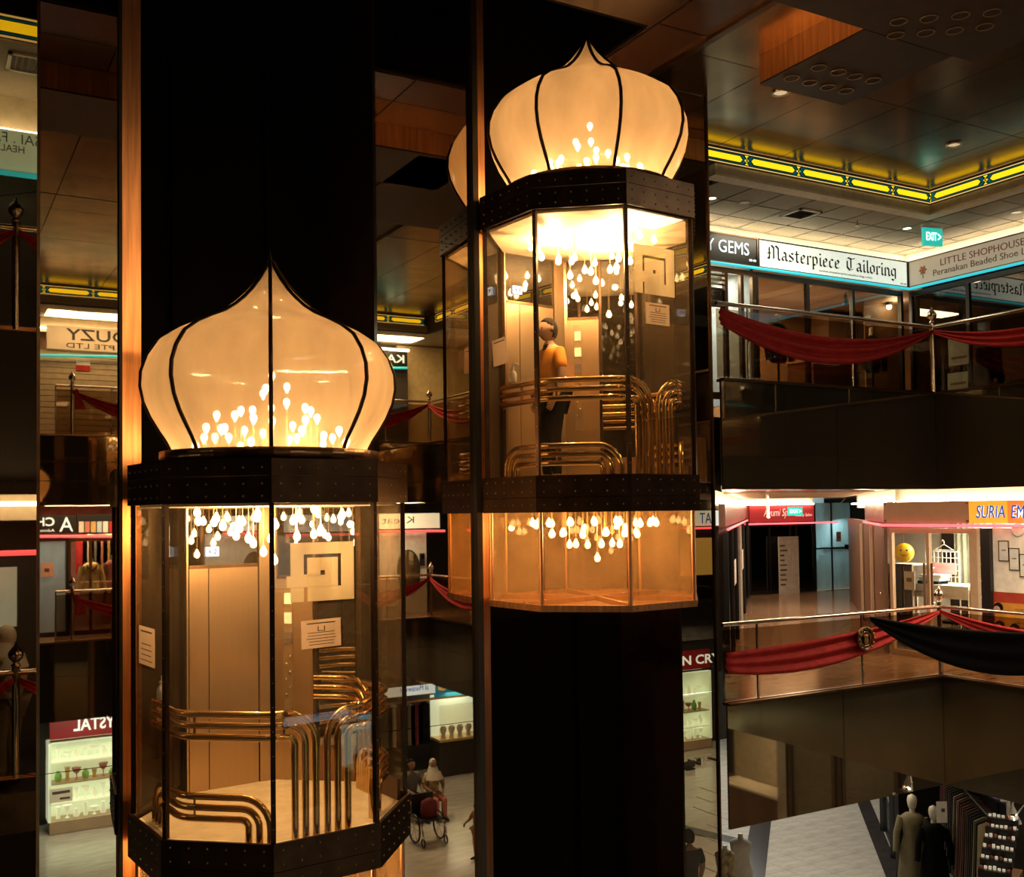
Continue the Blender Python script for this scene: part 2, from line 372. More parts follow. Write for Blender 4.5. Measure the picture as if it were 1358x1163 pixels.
# ---- stained-glass frieze: backlit yellow panes with teal borders and black cames
def frieze(label, p0, d, units, U, z0, z1, n, lead_in=0.0):
    d = Vector((d[0], d[1], 0)); n = Vector((n[0], n[1], 0)); p0 = Vector((p0[0], p0[1], 0)); h = z1-z0
    t = thing('stained_glass_frieze', label, 'frieze', (p0.x, p0.y, z0))
    def poly(pts, dep): return [p0+d*x+n*dep+Vector((0, 0, z0+h*y)) for x, y in pts]
    def plate(pts, dep, nm, m, th=.008):
        b = poly(pts, dep); f = poly(pts, dep+th); k = len(pts)
        MB().add(b+f, [tuple(range(k)), tuple(range(2*k-1, k-1, -1))]+[(i, (i+1) % k, k+(i+1) % k, k+i) for i in range(k)]).build(nm, m, t)
    for i in range(units):
        a = lead_in+U*i; b = a+U; c = .16*U*.6
        plate([(a, .0), (b, .0), (b, .13), (a, .13)], .0, 'amber_pane', M['pale_y'])
        plate([(a, .87), (b, .87), (b, 1), (a, 1)], .0, 'amber_pane', M['pale_y'])
        plate([(a+.02, .16), (b-.02, .16), (b-.02, .84), (a+.02, .84)], .0, 'teal_pane', M['teal'])
        plate([(a+c*.8, .5), (a+c*1.35, .27), (b-c*1.35, .27), (b-c*.8, .5), (b-c*1.35, .73), (a+c*1.35, .73)], .007, 'yellow_pane', M['yellow'])
        plate([(b-c*.38, .5), (b, .34), (b+c*.38, .5), (b, .66)], .007, 'yellow_pane', M['yellow'])
        plate([(b-c*.4, .17), (b, .31), (b+c*.4, .17)], .006, 'yellow_pane', M['yellow'])
        plate([(b-c*.4, .83), (b+c*.4, .83), (b, .69)], .006, 'yellow_pane', M['yellow'])
        mb = MB(); w_ = .005
        def line(x0, y0, x1, y1):
            A, B = poly([(x0, y0), (x1, y1)], .016); dd = (B-A); L = dd.length; dd.normalize(); s = dd.cross(n).normalized()
            mb.obox((A+B)/2, dd*(L/2), s*w_, n*.006)
        for yy in (.0, .145, .855, 1.0): line(a, yy, b, yy)
        line(a+c*1.3, .26, b-c*1.3, .26); line(a+c*1.3, .74, b-c*1.3, .74)
        line(b-c*1.3, .26, b-c*.75, .5); line(b-c*1.3, .74, b-c*.75, .5); line(a+c*1.3, .26, a+c*.75, .5); line(a+c*1.3, .74, a+c*.75, .5)
        line(b-c*.6, .145, b+c*.6, .855); line(b-c*.6, .855, b+c*.6, .145)
        mb.build('lead_came', M['lead'], t)
    return t
FZ0, FZ1 = 11.285, CEIL-.01
frieze('backlit yellow and teal stained-glass frieze over the black-letter tailoring sign', (XB-.83-.94*5, YA-.02), (1, 0), 5, .94, FZ0, FZ1, (0, -1))
frieze('last short piece of the stained-glass frieze running into the ceiling corner', (XB-.83+.002, YA-.02), (1, 0), 1, .82, FZ0, FZ1, (0, -1))
frieze('backlit stained-glass frieze on the side with the shophouse sign', (XB-.02, YA-.04), (0, -1), 10, .94, FZ0, FZ1, (-1, 0), .0)
frieze('stained-glass frieze of the opposite gallery, seen only in the mirrors', (XR, YR+.02), (-1, 0), 15, .94, FZ0, FZ1, (0, 1), .1)
frieze('short stained-glass frieze returning beside the opposite gallery corner', (XR-.02, -.2), (0, -1), 4, .94, FZ0, FZ1, (-1, 0), .1)
struct('wall_fascia_behind_frieze', MB().box((9.03, YA, FZ0), (XB+.2, YA+.05, CEIL-.01)).box((XB, 0, FZ0), (XB+.05, YA, CEIL-.01)), M['cgrid'])
struct('wall_fascia_opposite', MB().box((-4, YR-.06, 11.1), (XR, YR, CEIL+.2)).box((XR, YR, 11.1), (XR+.06, -.2, CEIL+.2)), M['cgrid'])

# ---- mirrored parapets (each panel its own piece)
def parapet(nm, p0, p1, z0, z1, n, pw, seam=None):
    a, b = Vector((p0[0], p0[1], 0)), Vector((p1[0], p1[1], 0)); L = (b-a).length; d = (b-a)/L; k = max(1, round(L/pw))
    t = thing(nm, None, None, (p0[0], p0[1], z0)); t['kind'] = 'structure'
    zs = [z0]+([seam] if seam else [])+[z1]
    for i in range(k):
        q0 = a+d*(L*i/k+.004); q1 = a+d*(L*(i+1)/k-.004)
        for z_a, z_b in zip(zs, zs[1:]):
            MB().slab(q0, q1, z_a+.003, z_b-.003, .03, n).build('panel', M['spandrel'], t)
    MB().slab(a, b, z1, z1+.03, .09, n).build('edge_trim', M['bronze_trim'], t)
    return t
for lv, z0, z1 in (('upper', 7.0, L3+.02), ('lower', 2.64, L2+.02)):
    parapet('wall_parapet_a_'+lv, (9.03, YA), (XB, YA), z0, z1, (0, -1), 1.75)
    parapet('wall_parapet_b_'+lv, (XB, YA-.03), (XB, -1.2), z0, z1, (-1, 0), 1.9)
    parapet('wall_parapet_opposite_'+lv, (XR, YR), (-4, YR), z0, z1, (0, 1), 1.8, z0+.9)
    parapet('wall_parapet_return_'+lv, (XR, YR+.03), (XR, -.2), z0, z1, (-1, 0), 1.9, z0+.9)

# ---- lift wall: bronze mirror panels, copper jambs and two black shafts
lw = thing('wall_lift_mirror', None, None, (4, YM, 0)); lw['kind'] = 'structure'
def mpanel(x0, x1, zs, m=M['mirror'], y=YM):
    for a, b in zip(zs, zs[1:]):
        MB().box((x0+.003, y, a+.003), (x1-.003, y+.03, b-.003)).build('mirror_panel', m, lw)
ZS = [0, 2.35, 4.7, 7.05, 9.4, 11.75, 13.2]
XJ0 = on_y(157, 600, YM).x; XS0 = on_y(190, 600, YM).x; XS1 = on_y(498, 600, YM).x
XJ2 = on_y(631, 600, YM).x; XS2 = on_y(649, 600, YM).x; XS3 = on_y(897, 600, YM).x; XE = on_y(944, 600, YM).x
XL = on_y(52, 600, YM).x
mpanel(XL, XJ0, ZS); mpanel(XS1, XJ2, ZS)
struct('wall_lift_backing', MB().box((XL, YM+.03, 0), (XJ0, YM+.1, 13.2)).box((XS1, YM+.03, 0), (XJ2, YM+.1, 13.2)), M['black'])
# far-left mirror, turned towards the left-hand gallery
a_ = Vector((XL-.02, YM, 0)); b_ = a_+Vector((-.62, .62, 0))*.8
lm = thing('wall_corner_mirror', None, None, (a_.x, a_.y, 0)); lm['kind'] = 'structure'
for z_a, z_b in zip(ZS, ZS[1:]):
    MB().slab(b_, a_, z_a+.003, z_b-.003, .03, (1, 1)).build('mirror_panel', M['mirror_dark'], lm)
MB().box((XL-.02, YM-.015, 0), (XL+.004, YM+.02, 13.2)).build('edge_trim', M['bronze_trim'], lm)
# copper jambs
jb = thing('wall_lift_jamb', None, None, (XJ0, YM, 0)); jb['kind'] = 'structure'
MB().prism([(XJ0+.015, YM-.03), (XS0, YM+.09), (XS0, YM+.3), (XJ0+.015, YM+.3)], 0, 13.2).build('copper_jamb', M['copper'], jb)
MB().box((XJ0, YM-.05, 0), (XJ0+.025, YM+.02, 13.2)).build('edge_trim', M['black'], jb)
MB().prism([(XJ2+.03, YM-.05), (XS2+.02, YM+.06), (XS2+.02, YM+.3), (XJ2+.03, YM+.3)], 0, 13.2).build('copper_jamb', M['copper'], jb)
MB().box((XJ2-.03, YM-.07, 0), (XJ2+.03, YM+.02, 13.2)).build('edge_trim', M['black'], jb)
# shafts
for nm, x0, x1 in (('wall_shaft_left', XS0, XS1), ('wall_shaft_right', XS2+.02, XS3)):
    s = thing(nm, None, None, (x0, YM, 0)); s['kind'] = 'structure'
    MB().box((x0, YM+.95, 0), (x1, YM+1.0, 13.2)).build('back_panel', M['shaft'], s)
    MB().box((x0-.03, YM+.1, 0), (x0, YM+1, 13.2)).build('side_panel', M['shaft'], s)
    MB().prism([(x1, YM), (x1+.03, YM), (x1+.03, YM+1), (x1-.12, YM+1)], 0, 13.2).build('side_panel', M['shaft_pane'], s)
    for gx in (x0+.45, x1-.75):
        MB().box((gx-.03, YM+.86, 0), (gx+.03, YM+.94, 13.2)).build('guide_rail', M['shaft'], s)
# tinted glass beside the right shaft
gp = thing('window_1', None, None, (XS3, YM, 0)); gp['kind'] = 'structure'
zz = [0, 2.35, 4.7, 7.05, 9.4, CEIL]
for a, b in zip(zz, zz[1:]):
    MB().box((XS3+.035, YM+.002, a+.004), (XE, YM+.014, b-.004)).build('pane', M['tint'] if a < 7 else M['mirror'], gp)
MB().box((XE, YM-.02, 0), (XE+.02, YM+.03, CEIL)).build('edge_trim', M['bronze_trim'], gp)
# enclosing walls behind everything
struct('wall_back', MB().box((-8, 33.7, 0), (34, 34, 14)), M['cgrid'])
struct('wall_right', MB().box((33.7, -14, 0), (34, 34, 14)), M['cgrid'])
struct('wall_left', MB().box((-8, -14, 0), (-7.7, 34, 14)), M['cgrid'])
struct('wall_front', MB().box((-8, -14, 0), (34, -13.7, 14)), M['cgrid'])
struct('wall_lift_rear', MB().box((XL-.1, YM+1.05, 0), (XS3-.2, YM+1.15, 13.2)), M['black'])

# ---- balustrades
def finial(mb, p):
    mb.lathe(p, [(.03, 0), (.045, .01), (.045, .03), (.025, .045), (.035, .06), (.07, .10), (.075, .14), (.055, .18), (.022, .215), (.008, .25), (.002, .265)], 10)
def balustrade(label, pts, zf, posts, big, gl=True, hr=.028):
    """pts: polyline; posts / big: xy of thin posts / thick posts with a finial"""
    t = thing('balustrade', label, 'balustrade', (pts[0][0], pts[0][1], zf))
    for a, b in zip(pts, pts[1:]):
        A, B = Vector((a[0], a[1], zf+1.05)), Vector((b[0], b[1], zf+1.05))
        MB().tube([A, B], hr, 10).build('handrail', M['chrome'], t)
        d = (B-A).normalized(); nn = Vector((-d.y, d.x, 0))
        MB().obox((A+B)/2-Vector((0, 0, 1.02)), (B-A)/2, nn*.02, (0, 0, .02)).build('base_rail', M['bronze_trim'], t)
        if gl: MB().obox((A+B)/2-Vector((0, 0, .53)), (B-A)/2, nn*.004, (0, 0, .46)).build('glass_panel', M['railglass'], t)
    for p in posts: MB().tube([(p[0], p[1], zf+.02), (p[0], p[1], zf+1.05)], .016, 8).build('post', M['chrome'], t)
    for p in big:
        po = MB().tube([(p[0], p[1], zf+.02), (p[0], p[1], zf+1.1)], .036, 12).build('post', M['chrome'], t)
        mb = MB(); finial(mb, (p[0], p[1], zf+1.1)); mb.build('finial', M['chrome'], po)
    return t
off = .06
yA, xB = YA-.0+off, XB+off
pxA = lambda px, py, z: (on_z(px, py, z).x, yA)
tall = [(on_y(p, 450, yA).x, yA) for p in (992, 1130)]
balustrade('chrome and smoked-glass balustrade below the tailoring sign, hung with red cloth', [(9.05, yA), (xB, yA), (xB, -1)], L3, tall+[(xB, 8.7), (xB, 7)], [(xB, yA), (xB, 5.6)])
tall = [(on_y(p, 850, yA).x, yA) for p in (1004, 1143)]
balustrade('chrome balustrade of the spa level, crossed by red and black cloth', [(9.05, yA), (xB, yA), (xB, -1)], L2, tall+[(xB, 8.7), (xB, 7)], [(xB, yA), (xB, 5.6)])
yR, xR = YR-off, XR-off*0+.06
lp = behind(96, 500, yR).x; lp2 = behind(74, 500, yR).x
for zf, nm in ((L3, 'upper'), (L2, 'lower')):
    balustrade('%s chrome balustrade of the mirrored gallery' % nm, [(lp2, yR), (xR, yR), (xR, -.3)], zf, [(lp2, yR), (behind(148, 500, yR).x, yR), (6.2, yR), (8, yR), (9.6, yR), (xR, -2.2)], [(lp, yR), (xR, yR)])

# ---- swags of cloth
def swag(label, a, b, top, bot, n, w0=.06, w1=.06, mat=None, amp=.032, cat='cloth swag', group=None, folds=5, skew=1.0):
    a, b = Vector(a), Vector(b); n = Vector((n[0], n[1], 0)).normalized(); U, V = 36, 20; vs = []
    for j in range(V+1):
        v = j/V
        for i in range(U+1):
            u = (i/U)**skew; k = 4*u*(1-u); e = w0*(1-u)+w1*u
            p = a.lerp(b, u)-Vector((0, 0, top*k+v*(e+(bot-top)*k)))
            fold = math.sin(v*PI*folds+u*1.2)*amp*(.5+k)+math.sin(v*9+u*5)*.006
            vs.append(p+n*(fold+.05+.03*k*v))
    fs = [(j*(U+1)+i, j*(U+1)+i+1, (j+1)*(U+1)+i+1, (j+1)*(U+1)+i) for j in range(V) for i in range(U)]
    o = MB().add(vs, fs, True).build('cloth_swag', mat or M['redcloth'])
    m = o.modifiers.new('s', 'SOLIDIFY'); m.thickness = .004
    return tag(o, label, cat, group)
zr3, zr2 = L3+1.03, L2+1.03
swag('red cloth swag looped under the tailoring shop handrail', (9.06, yA, zr3-.04), (xB-.05, yA, zr3-.03), .27, .50, (0, -1), .22, .05)
swag('red cloth swag tied at the upper corner post, running off to the side', (xB, yA-.05, zr3-.03), (xB, 7.2, zr3), .22, .42, (-1, 0), .05, .06)
swag('red cloth swag hanging deep below the spa level handrail', (9.06, yA, zr2-.34), (xB-.05, yA, zr2-.02), .06, .29, (0, -1), .26, .05)
swag('red cloth swag starting at the lower corner post', (xB, yA-.05, zr2-.02), (xB, 6.6, zr2), .2, .4, (-1, 0), .05, .06)
bk0 = on_y(1150, 836, yA-.05)
swag('black cloth swag draped across the corner of the spa level balustrade', (bk0.x, yA-.10, zr2-.02), (xB-.1, 7.4, zr2-.02), .12, .62, (-.7, -.7), .06, .08, M['blackmat'], .03)
swag('red cloth swag in the mirror, falling from the upper post beside the copper jamb', (lp, yR, zr3-.06), (lp+3.2, yR, zr3-.02), .35, .62, (0, 1), .06, .06)
swag('red cloth swag in the mirror, falling from the lower post beside the copper jamb', (lp, yR, zr2-.06), (lp+3.2, yR, zr2-.02), .35, .62, (0, 1), .06, .06)
swag('red cloth swag in the mirror between the lifts, upper gallery', (xR-3.2, yR, zr3-.02), (xR-.04, yR, zr3-.02), .32, .62, (0, 1))
swag('red cloth swag in the mirror between the lifts, lower gallery', (xR-3.2, yR, zr2-.02), (xR-.04, yR, zr2-.02), .32, .62, (0, 1))
swag('red cloth swag in the mirror, on the short upper return', (xR, yR+.05, zr3-.02), (xR, -.5, zr3-.02), .32, .6, (-1, 0))
swag('red cloth swag in the mirror, on the short lower return', (xR, yR+.05, zr2-.02), (xR, -.5, zr2-.02), .32, .6, (-1, 0))
for zf, lb in ((zr3, 'red cloth tail knotted on the upper mirrored post'), (zr2, 'red cloth tail knotted on the lower mirrored post')):
    vs = []
    for j in range(9):
        for i in range(7):
            q = i/6-.5; wv = .05+.16*(j/8)
            vs.append((lp+.06+q*wv+.09*(j/8), yR+.08+.02*math.sin(q*14), zf-.04-.42*j/8))
    o = MB().add(vs, [(j*7+i, j*7+i+1, j*7+i+8, j*7+i+7) for j in range(8) for i in range(6)], True).build('cloth_tail', M['redcloth'])
    o.modifiers.new('s', 'SOLIDIFY').thickness = .004; tag(o, lb, 'cloth')
# round crest on the lower rail
c = on_y(1148, 847, yA-.14)
t = thing('round_crest', 'round dark wreath crest hung where red and black cloth meet', 'crest', tuple(c))
n = 20; cr = Vector((1, 0, 0))
def circ(r, k=n): return [c+Vector((r*math.cos(2*PI*i/k), 0, r*math.sin(2*PI*i/k))) for i in range(k+1)]
MB().lathe((0, 0, 0), [(.125, 0), (.125, .012)], 20).build('disc', M['black'], t).matrix_parent_inverse = Matrix.Translation(-Vector(c)) @ Matrix.Translation(c+Vector((0, .02, 0))) @ Matrix.Rotation(PI/2, 4, 'X')
MB().tube(circ(.15), .022, 8, False).build('wreath', M['bronze_trim'], t)
MB().tube(circ(.10), .008, 6, False).build('inner_ring', M['brass'], t)
for k in range(14):
    a = 2*PI*k/14; q = c+Vector((.15*math.cos(a), -.02, .15*math.sin(a)))
    MB().ball(q, .02, 6).build('leaf', M['rivet'], t)
MB().lathe(c+Vector((0, -.01, -.075)), [(.03, 0), (.045, .05), (.03, .09), (.05, .12), (.01, .14)], 10, 1, .4).build('emblem', M['copper'], t)
MB().obox(c+Vector((0, -.012, .05)), (.085, 0, 0), (0, .006, 0), (0, 0, .012)).build('emblem', M['rivet'], t)
# ================================================================== THE TWO LIFTS
TH0 = math.atan2(-8.55, -2.536)
bulb_me = MB().lathe((0, 0, 0), [(.004, .05), (.011, .045), (.014, .03), (.025, .016), (.03, -.005), (.025, -.025), (.012, -.037), (.001, -.04)][::-1], 10).mesh('bulb')
bulb_me.materials.append(M['bulb'])
DOME = [(.785, 2.87), (.797, 2.92), (.83, 2.985), (.885, 3.07), (.95, 3.18), (1.002, 3.30), (1.028, 3.43), (1.022, 3.55), (.98, 3.67), (.90, 3.79), (.775, 3.875), (.64, 3.94), (.5, 4.0), (.385, 4.07), (.29, 4.145), (.2, 4.23), (.12, 4.325), (.055, 4.42), (.02, 4.49)]
RG, RB = 1.09, 1.135
def lift(label, ax, ay, z0, which, dome_w, cab_w, lan_w, tip_scale=1.0):
    C = Vector((ax, ay, z0))
    t = thing('glass_lift', label, 'elevator', tuple(C))
    def V(k, r, z): a = TH0+k*PI/4; return C+Vector((r*math.cos(a), r*math.sin(a), z))
    def facet_pt(k, f, r, z): return V(k, r, z).lerp(V(k+1, r, z), f)
    def fn(k): a = TH0+(k+.5)*PI/4; return Vector((math.cos(a), math.sin(a), 0))
    def facet_panel(k, f0, f1, r, za, zb, th, nm, m, parent=t, gap=.004):
        a, b = facet_pt(k, f0, r, 0), facet_pt(k, f1, r, 0); d = (b-a).normalized(); a += d*gap; b -= d*gap
        return MB().slab(a, b, z0+za, z0+zb, -th, fn(k)).build(nm, m, parent)
    # --- dome: eight acrylic gores, eight ribs, finial
    for k in range(8):
        N = 6; vs = []
        for r, z in DOME:
            for i in range(N+1):
                a = TH0+(k+i/N)*PI/4; fr = r*(1-.022*(1-abs(2*i/N-1)**2))
                vs.append(C+Vector((fr*math.cos(a), fr*math.sin(a), z)))
        n1 = N+1
        fs = [(j*n1+i, j*n1+i+1, (j+1)*n1+i+1, (j+1)*n1+i) for j in range(len(DOME)-1) for i in range(N)]
        MB().add(vs, fs, True).build('dome_panel', M['dome'], t)
        MB().tube([V(k, r+.006, z) for r, z in DOME], .017, 8).build('dome_rib', M['bronze'], t)
    MB().lathe(C+Vector((0, 0, 4.44)), [(.03, 0), (.035, .02), (.022, .05), (.008, .1), (.002, .15)], 10).build('finial', M['bronze'], t)
    # --- neck ring, crown band and lower bands
    def ring(r, za, zb, nm, m, split=True, riv=None):
        for k in range(8):
            p = facet_panel(k, 0, 1, r, za, zb, .03, nm, m, gap=.0015)
            if riv:
                mb = MB(); nv = fn(k)
                for zz in riv:
                    for i in range(6):
                        q = facet_pt(k, (i+.5)/6, r, zz); mb.ball(q+nv*.001, .009, 6)
                mb.build('rivet_row', M['rivet'], p)['kind'] = 'stuff'
    mb = MB(); n = 48
    for k in range(n):
        a0, a1 = 2*PI*k/n, 2*PI*(k+1)/n
        q = []
        for rr in (.86, .89):
            for a in (a0, a1): q.append(Vector((rr*math.cos(a), rr*math.sin(a), 0)))
        vs = [C+x+Vector((0, 0, z)) for z in (2.785, 2.885) for x in q]
        mb.add(vs, [(2, 3, 7, 6), (1, 0, 4, 5), (4, 6, 7, 5), (0, 1, 3, 2)], True)
    mb.build('neck_ring', M['bronze_trim'], t)
    ring(RB, 2.66, 2.785, 'crown_band', M['bronze'], riv=(2.72,))
    ring(RB, 2.46, 2.655, 'crown_band', M['bronze'], riv=(2.51, 2.60))
    oc = [(V(k, RB-.03, 0).x, V(k, RB-.03, 0).y) for k in range(8)]
    # deck above the cabin: a ring with an opening for the lights
    mb = MB()
    for k in range(8):
        a, b, c2, d2 = V(k, RB-.03, 2.78), V(k+1, RB-.03, 2.78), V(k+1, .8, 2.78), V(k, .8, 2.78)
        mb.add([a, b, c2, d2]+[p-Vector((0, 0, .02)) for p in (a, b, c2, d2)], [(0, 1, 2, 3), (7, 6, 5, 4), (2, 3, 7, 6)])
    mb.build('deck_ring', M['bronze'], t)
    MB().prism([(V(k, .8, 0).x, V(k, .8, 0).y) for k in range(8)], z0+2.60, z0+2.62).build('lamp_plate', M['brass'], t)
    MB().prism([(V(k, RG-.05, 0).x, V(k, RG-.05, 0).y) for k in range(8)], z0+2.44, z0+2.47).build('cabin_ceiling', M['cream'], t)
    ring(RB, -.2, .0, 'skirt_band', M['bronze'], riv=(-.05, -.15))
    ring(RB, -.34, -.205, 'skirt_band', M['bronze'], riv=(-.27,))
    # --- cabin floor, posts, glass
    MB().prism([(V(k, RG-.02, 0).x, V(k, RG-.02, 0).y) for k in range(8)], z0-.12, z0-.06).build('cabin_floor', M['cream'], t)
    for k in range(8):
        q = V(k, RG, 0); a = TH0+k*PI/4; dx = Vector((math.cos(a), math.sin(a), 0)); dy = Vector((-dx.y, dx.x, 0))
        MB().obox(q+Vector((0, 0, 1.23)), dx*.018, dy*.018, (0, 0, 1.23)).build('post', M['bronze'], t)
        mb = MB()
        for i in range(14): mb.ball(q+dx*.019+Vector((0, 0, .1+i*.175)), .006, 6)
        mb.build('post_rivets', M['rivet'], t)['kind'] = 'stuff'
    for k in (-3, -2, -1, 0, 1, 2):
        if k == -3:
            facet_panel(k, .02, .98, RG-.015, .0, 2.45, .008, 'glass_pane', M['tint'])
        else:
            facet_panel(k, .02, .98, RG-.012, .0, 2.45, .008, 'glass_pane', M['glass'])
    # back facets: door leaves with a window above, then the control-panel wall and a glazed bay
    kb = -4
    facet_panel(kb, .18, .75, RG-.03, -.06, 1.9, .03, 'door_leaf', M['steel'])
    facet_panel(kb, .75, .97, RG-.03, -.06, 1.9, .03, 'door_leaf', M['steel'])
    facet_panel(kb, .0, .18, RG-.02, -.06, 2.45, .05, 'door_jamb', M['steel'])
    facet_panel(kb, .97, 1.0, RG-.02, -.06, 2.45, .05, 'door_jamb', M['steel'])
    facet_panel(kb, .18, .97, RG-.03, 1.93, 2.45, .02, 'transom_pane', M['reflglass'])
    facet_panel(kb, .18, .97, RG-.03, 1.9, 1.93, .035, 'transom_bar', M['bronze_trim'])
    cw = facet_panel(3, .5, 1.0, RG-.02, -.06, 1.78, .04, 'control_wall', M['steel'])
    facet_panel(3, .5, .92, RG-.02, 1.81, 2.45, .02, 'transom_pane', M['reflglass'])
    facet_panel(3, .92, 1.0, RG-.02, 1.78, 2.45, .04, 'door_jamb', M['steel'])
    facet_panel(3, .5, .92, RG-.02, 1.78, 1.81, .05, 'transom_bar', M['bronze_trim'])
    facet_panel(3, .02, .5, RG-.015, .25, 2.45, .008, 'glass_pane', M['reflglass'])
    facet_panel(3, .02, .5, RG-.02, -.06, .25, .03, 'kick_panel', M['wood'])
    facet_panel(2, .02, .98, RG-.03, -.06, .12, .03, 'kick_panel', M['wood'])
    facet_panel(3, .46, .5, RG-.02, -.06, 2.45, .05, 'bay_post', M['bronze'])
    cp = facet_panel(3, .74, .86, RG-.065, .55, 1.72, .012, 'control_panel', pm('panel_metal', (.5, .36, .2), .3, .8))
    nv = -fn(3)
    pc = facet_pt(3, .8, RG-.08, 0); rt = (facet_pt(3, .5, RG, 0)-facet_pt(3, 1, RG, 0)).normalized()
    for i, zz in enumerate((1.6, 1.42, 1.24)):
        MB().obox(pc+Vector((0, 0, zz))+nv*.004, rt*.035, nv*.004, (0, 0, .05)).build('button_plate', M['paper'] if i < 2 else M['ink'], cp)
    for i in range(6): MB().ball(pc+Vector((0, 0, .72+i*.07))+nv*.006+rt*(.018 if i % 2 else -.018), .014, 8).build('button', M['chrome'], cp)
    # door-position display on the transom
    dr = (facet_pt(kb, 1, RG, 0)-facet_pt(kb, 0, RG, 0)).normalized(); dn = -fn(kb)
    dp = facet_pt(kb, .72 if which == 1 else .80, RG-.07, 2.05); 
    ds = MB().obox(dp+dn*.0, dr*.058, dn*.008, (0, 0, .042)).build('floor_display', glow('display', (.62, .78, 1), 1.5), t)
    rr = -dr if (dr.cross(Vector((0, 0, 1)))).dot(dn) < 0 else dr
    ink = M['disp_ink']
    letters('v', dp+dn*.009-rr*.042-Vector((0, 0, .018)), rr, UP, .034, .036, ink, ds, .02)
    letters('2' if which == 1 else '3', dp+dn*.009+rr*.008-Vector((0, 0, .024)), rr, UP, .03, .05, ink, ds, .02)
    # --- brass rails: triple tubes with rounded bends, following the glass
    RR = .95
    def path(spec, z_top, rad, zb):
        """spec: list of (k, f) stations along the facets at height z_top; 'dn' flags drop to the floor at that end"""
        st, drop0, drop1 = spec
        pts = [facet_pt(k, f, RR, 0) for k, f in st]
        # round plan corners
        out = []
        for i, p in enumerate(pts):
            if 0 < i < len(pts)-1:
                a = p.lerp(pts[i-1], min(.45, .12/(p-pts[i-1]).length)); b = p.lerp(pts[i+1], min(.45, .12/(p-pts[i+1]).length))
                for s in range(5): u = s/4; out.append((a*(1-u)*(1-u)+p*2*u*(1-u)+b*u*u))
            else: out.append(p.copy())
        o3 = [p+Vector((0, 0, z_top)) for p in out]
        def bend(end, nxt):
            d = (end-nxt).normalized(); c0 = end-d*rad; res = []
            for s in range(1, 7):
                a = s/6*PI/2; res.append(c0+d*(rad*math.sin(a))+Vector((0, 0, -rad*(1-math.cos(a)))))
            res.append(Vector((end.x, end.y, z0+zb))); return [c0]+res
        if drop1: o3 = o3[:-1]+bend(o3[-1], o3[-2])
        if drop0: o3 = list(reversed(bend(o3[0], o3[1])))+o3[1:]
        return o3
    def triple(st_of, ztop, dz, rads, d0, d1, nm):
        for j in range(3):
            MB().tube(path((st_of(j), d0, d1), ztop-.06-dz*j, rads-dz*j, -.06), .027, 10).build(nm, M['brass'], t)
    g = .085
    # vertical ends shift inwards with each tube so that the three run parallel round the bend
    fl_ = (V(0, RR, 0)-V(1, RR, 0)).length
    s_ = g/fl_
    triple(lambda j: [(-3, .75), (-2, 0), (-1, 0), (0, 0), (0, .47-s_*j)], .95, g, .24, False, True, 'upper_rail')
    triple(lambda j: [(0, .60+s_*j), (1, 0), (2, 0), (2, .6)], .95, g, .24, True, False, 'upper_rail')
    triple(lambda j: [(-2, .12+s_*j), (-1, 0), (-1, .97-s_*j)], .34, g*.95, .22, True, True, 'lower_rail')
    triple(lambda j: [(1, .35+s_*j), (2, 0), (2, .75-s_*j)], .40, g*.95, .22, True, True, 'lower_rail')
    triple(lambda j: [(2, .45+s_*j), (3, 0), (3, .45)], .95, g, .24, True, False, 'rear_rail')
    for k, f, zz in ((-1, .15, .95), (-1, .15, .34), (0, .12, .95), (1, .4, .95), (-2, .5, .95)):
        q = facet_pt(k, f, RR, zz-.06)
        MB().tube([q, q-Vector((0, 0, 2*g))], .010, 6).build('rail_clip', M['brass'], t)
    # --- lantern under the cabin
    for k in range(8):
        q0, q1 = V(k, RG-.03, -1.2), V(k, RG-.03, -.34)
        MB().tube([q0, q1], .02, 6).build('lantern_post', M['copper'], t)
        facet_panel(k, .03, .97, RG-.035, -1.2, -.34, .006, 'lantern_pane', M['lglass'])
    ring(RG, -1.25, -1.19, 'lantern_rim', M['copper'], riv=(-1.22,))
    MB().prism([(V(k, RG-.04, 0).x, V(k, RG-.04, 0).y) for k in range(8)], z0-1.235, z0-1.225).build('lantern_floor', M['lfloor'], t)
    for i in range(3):
        d = Vector((math.cos(TH0+i*PI/3), math.sin(TH0+i*PI/3), 0))
        MB().obox(C+Vector((0, 0, -1.20)), d*.98, Vector((-d.y, d.x, 0))*.02, (0, 0, .022)).build('lantern_spoke', M['copper'], t)
    MB().prism([(V(k, RG-.05, 0).x, V(k, RG-.05, 0).y) for k in range(8)], z0-.31, z0-.29).build('lantern_ceiling', M['brass'], t)
    # --- three clusters of bare bulbs
    def cluster(name, lab, zc, rmax, spec, up=False):
        c = thing('bulb_cluster', lab, 'chandelier', (ax, ay, z0+zc))
        wires = MB()
        for (r, a, l) in spec:
            x, y = ax+r*math.cos(a), ay+r*math.sin(a)
            zb = z0+zc+(l if up else -l)
            b = bpy.data.objects.new('bulb', bulb_me); col.objects.link(b); b.parent = c
            b.location = (x-ax, y-ay, zb-(z0+zc))
            if up: b.rotation_euler = (PI, 0, 0)
            wires.tube([(x, y, z0+zc), (x, y, zb+(-.05 if up else .05))], .0035, 4, False)
        wires.build('wires', M['wire'], c)['kind'] = 'stuff'
    rnd = random.Random(11+which)
    sp = []
    for ri, nn_, l in ((.62, 9, .07), (.48, 7, .15), (.34, 5, .24), (.2, 3, .33), (.05, 1, .44)):
        for i in range(nn_): sp.append((ri+rnd.uniform(-.03, .03), 2*PI*i/nn_+rnd.uniform(-.15, .15), l+rnd.uniform(-.05, .05)))
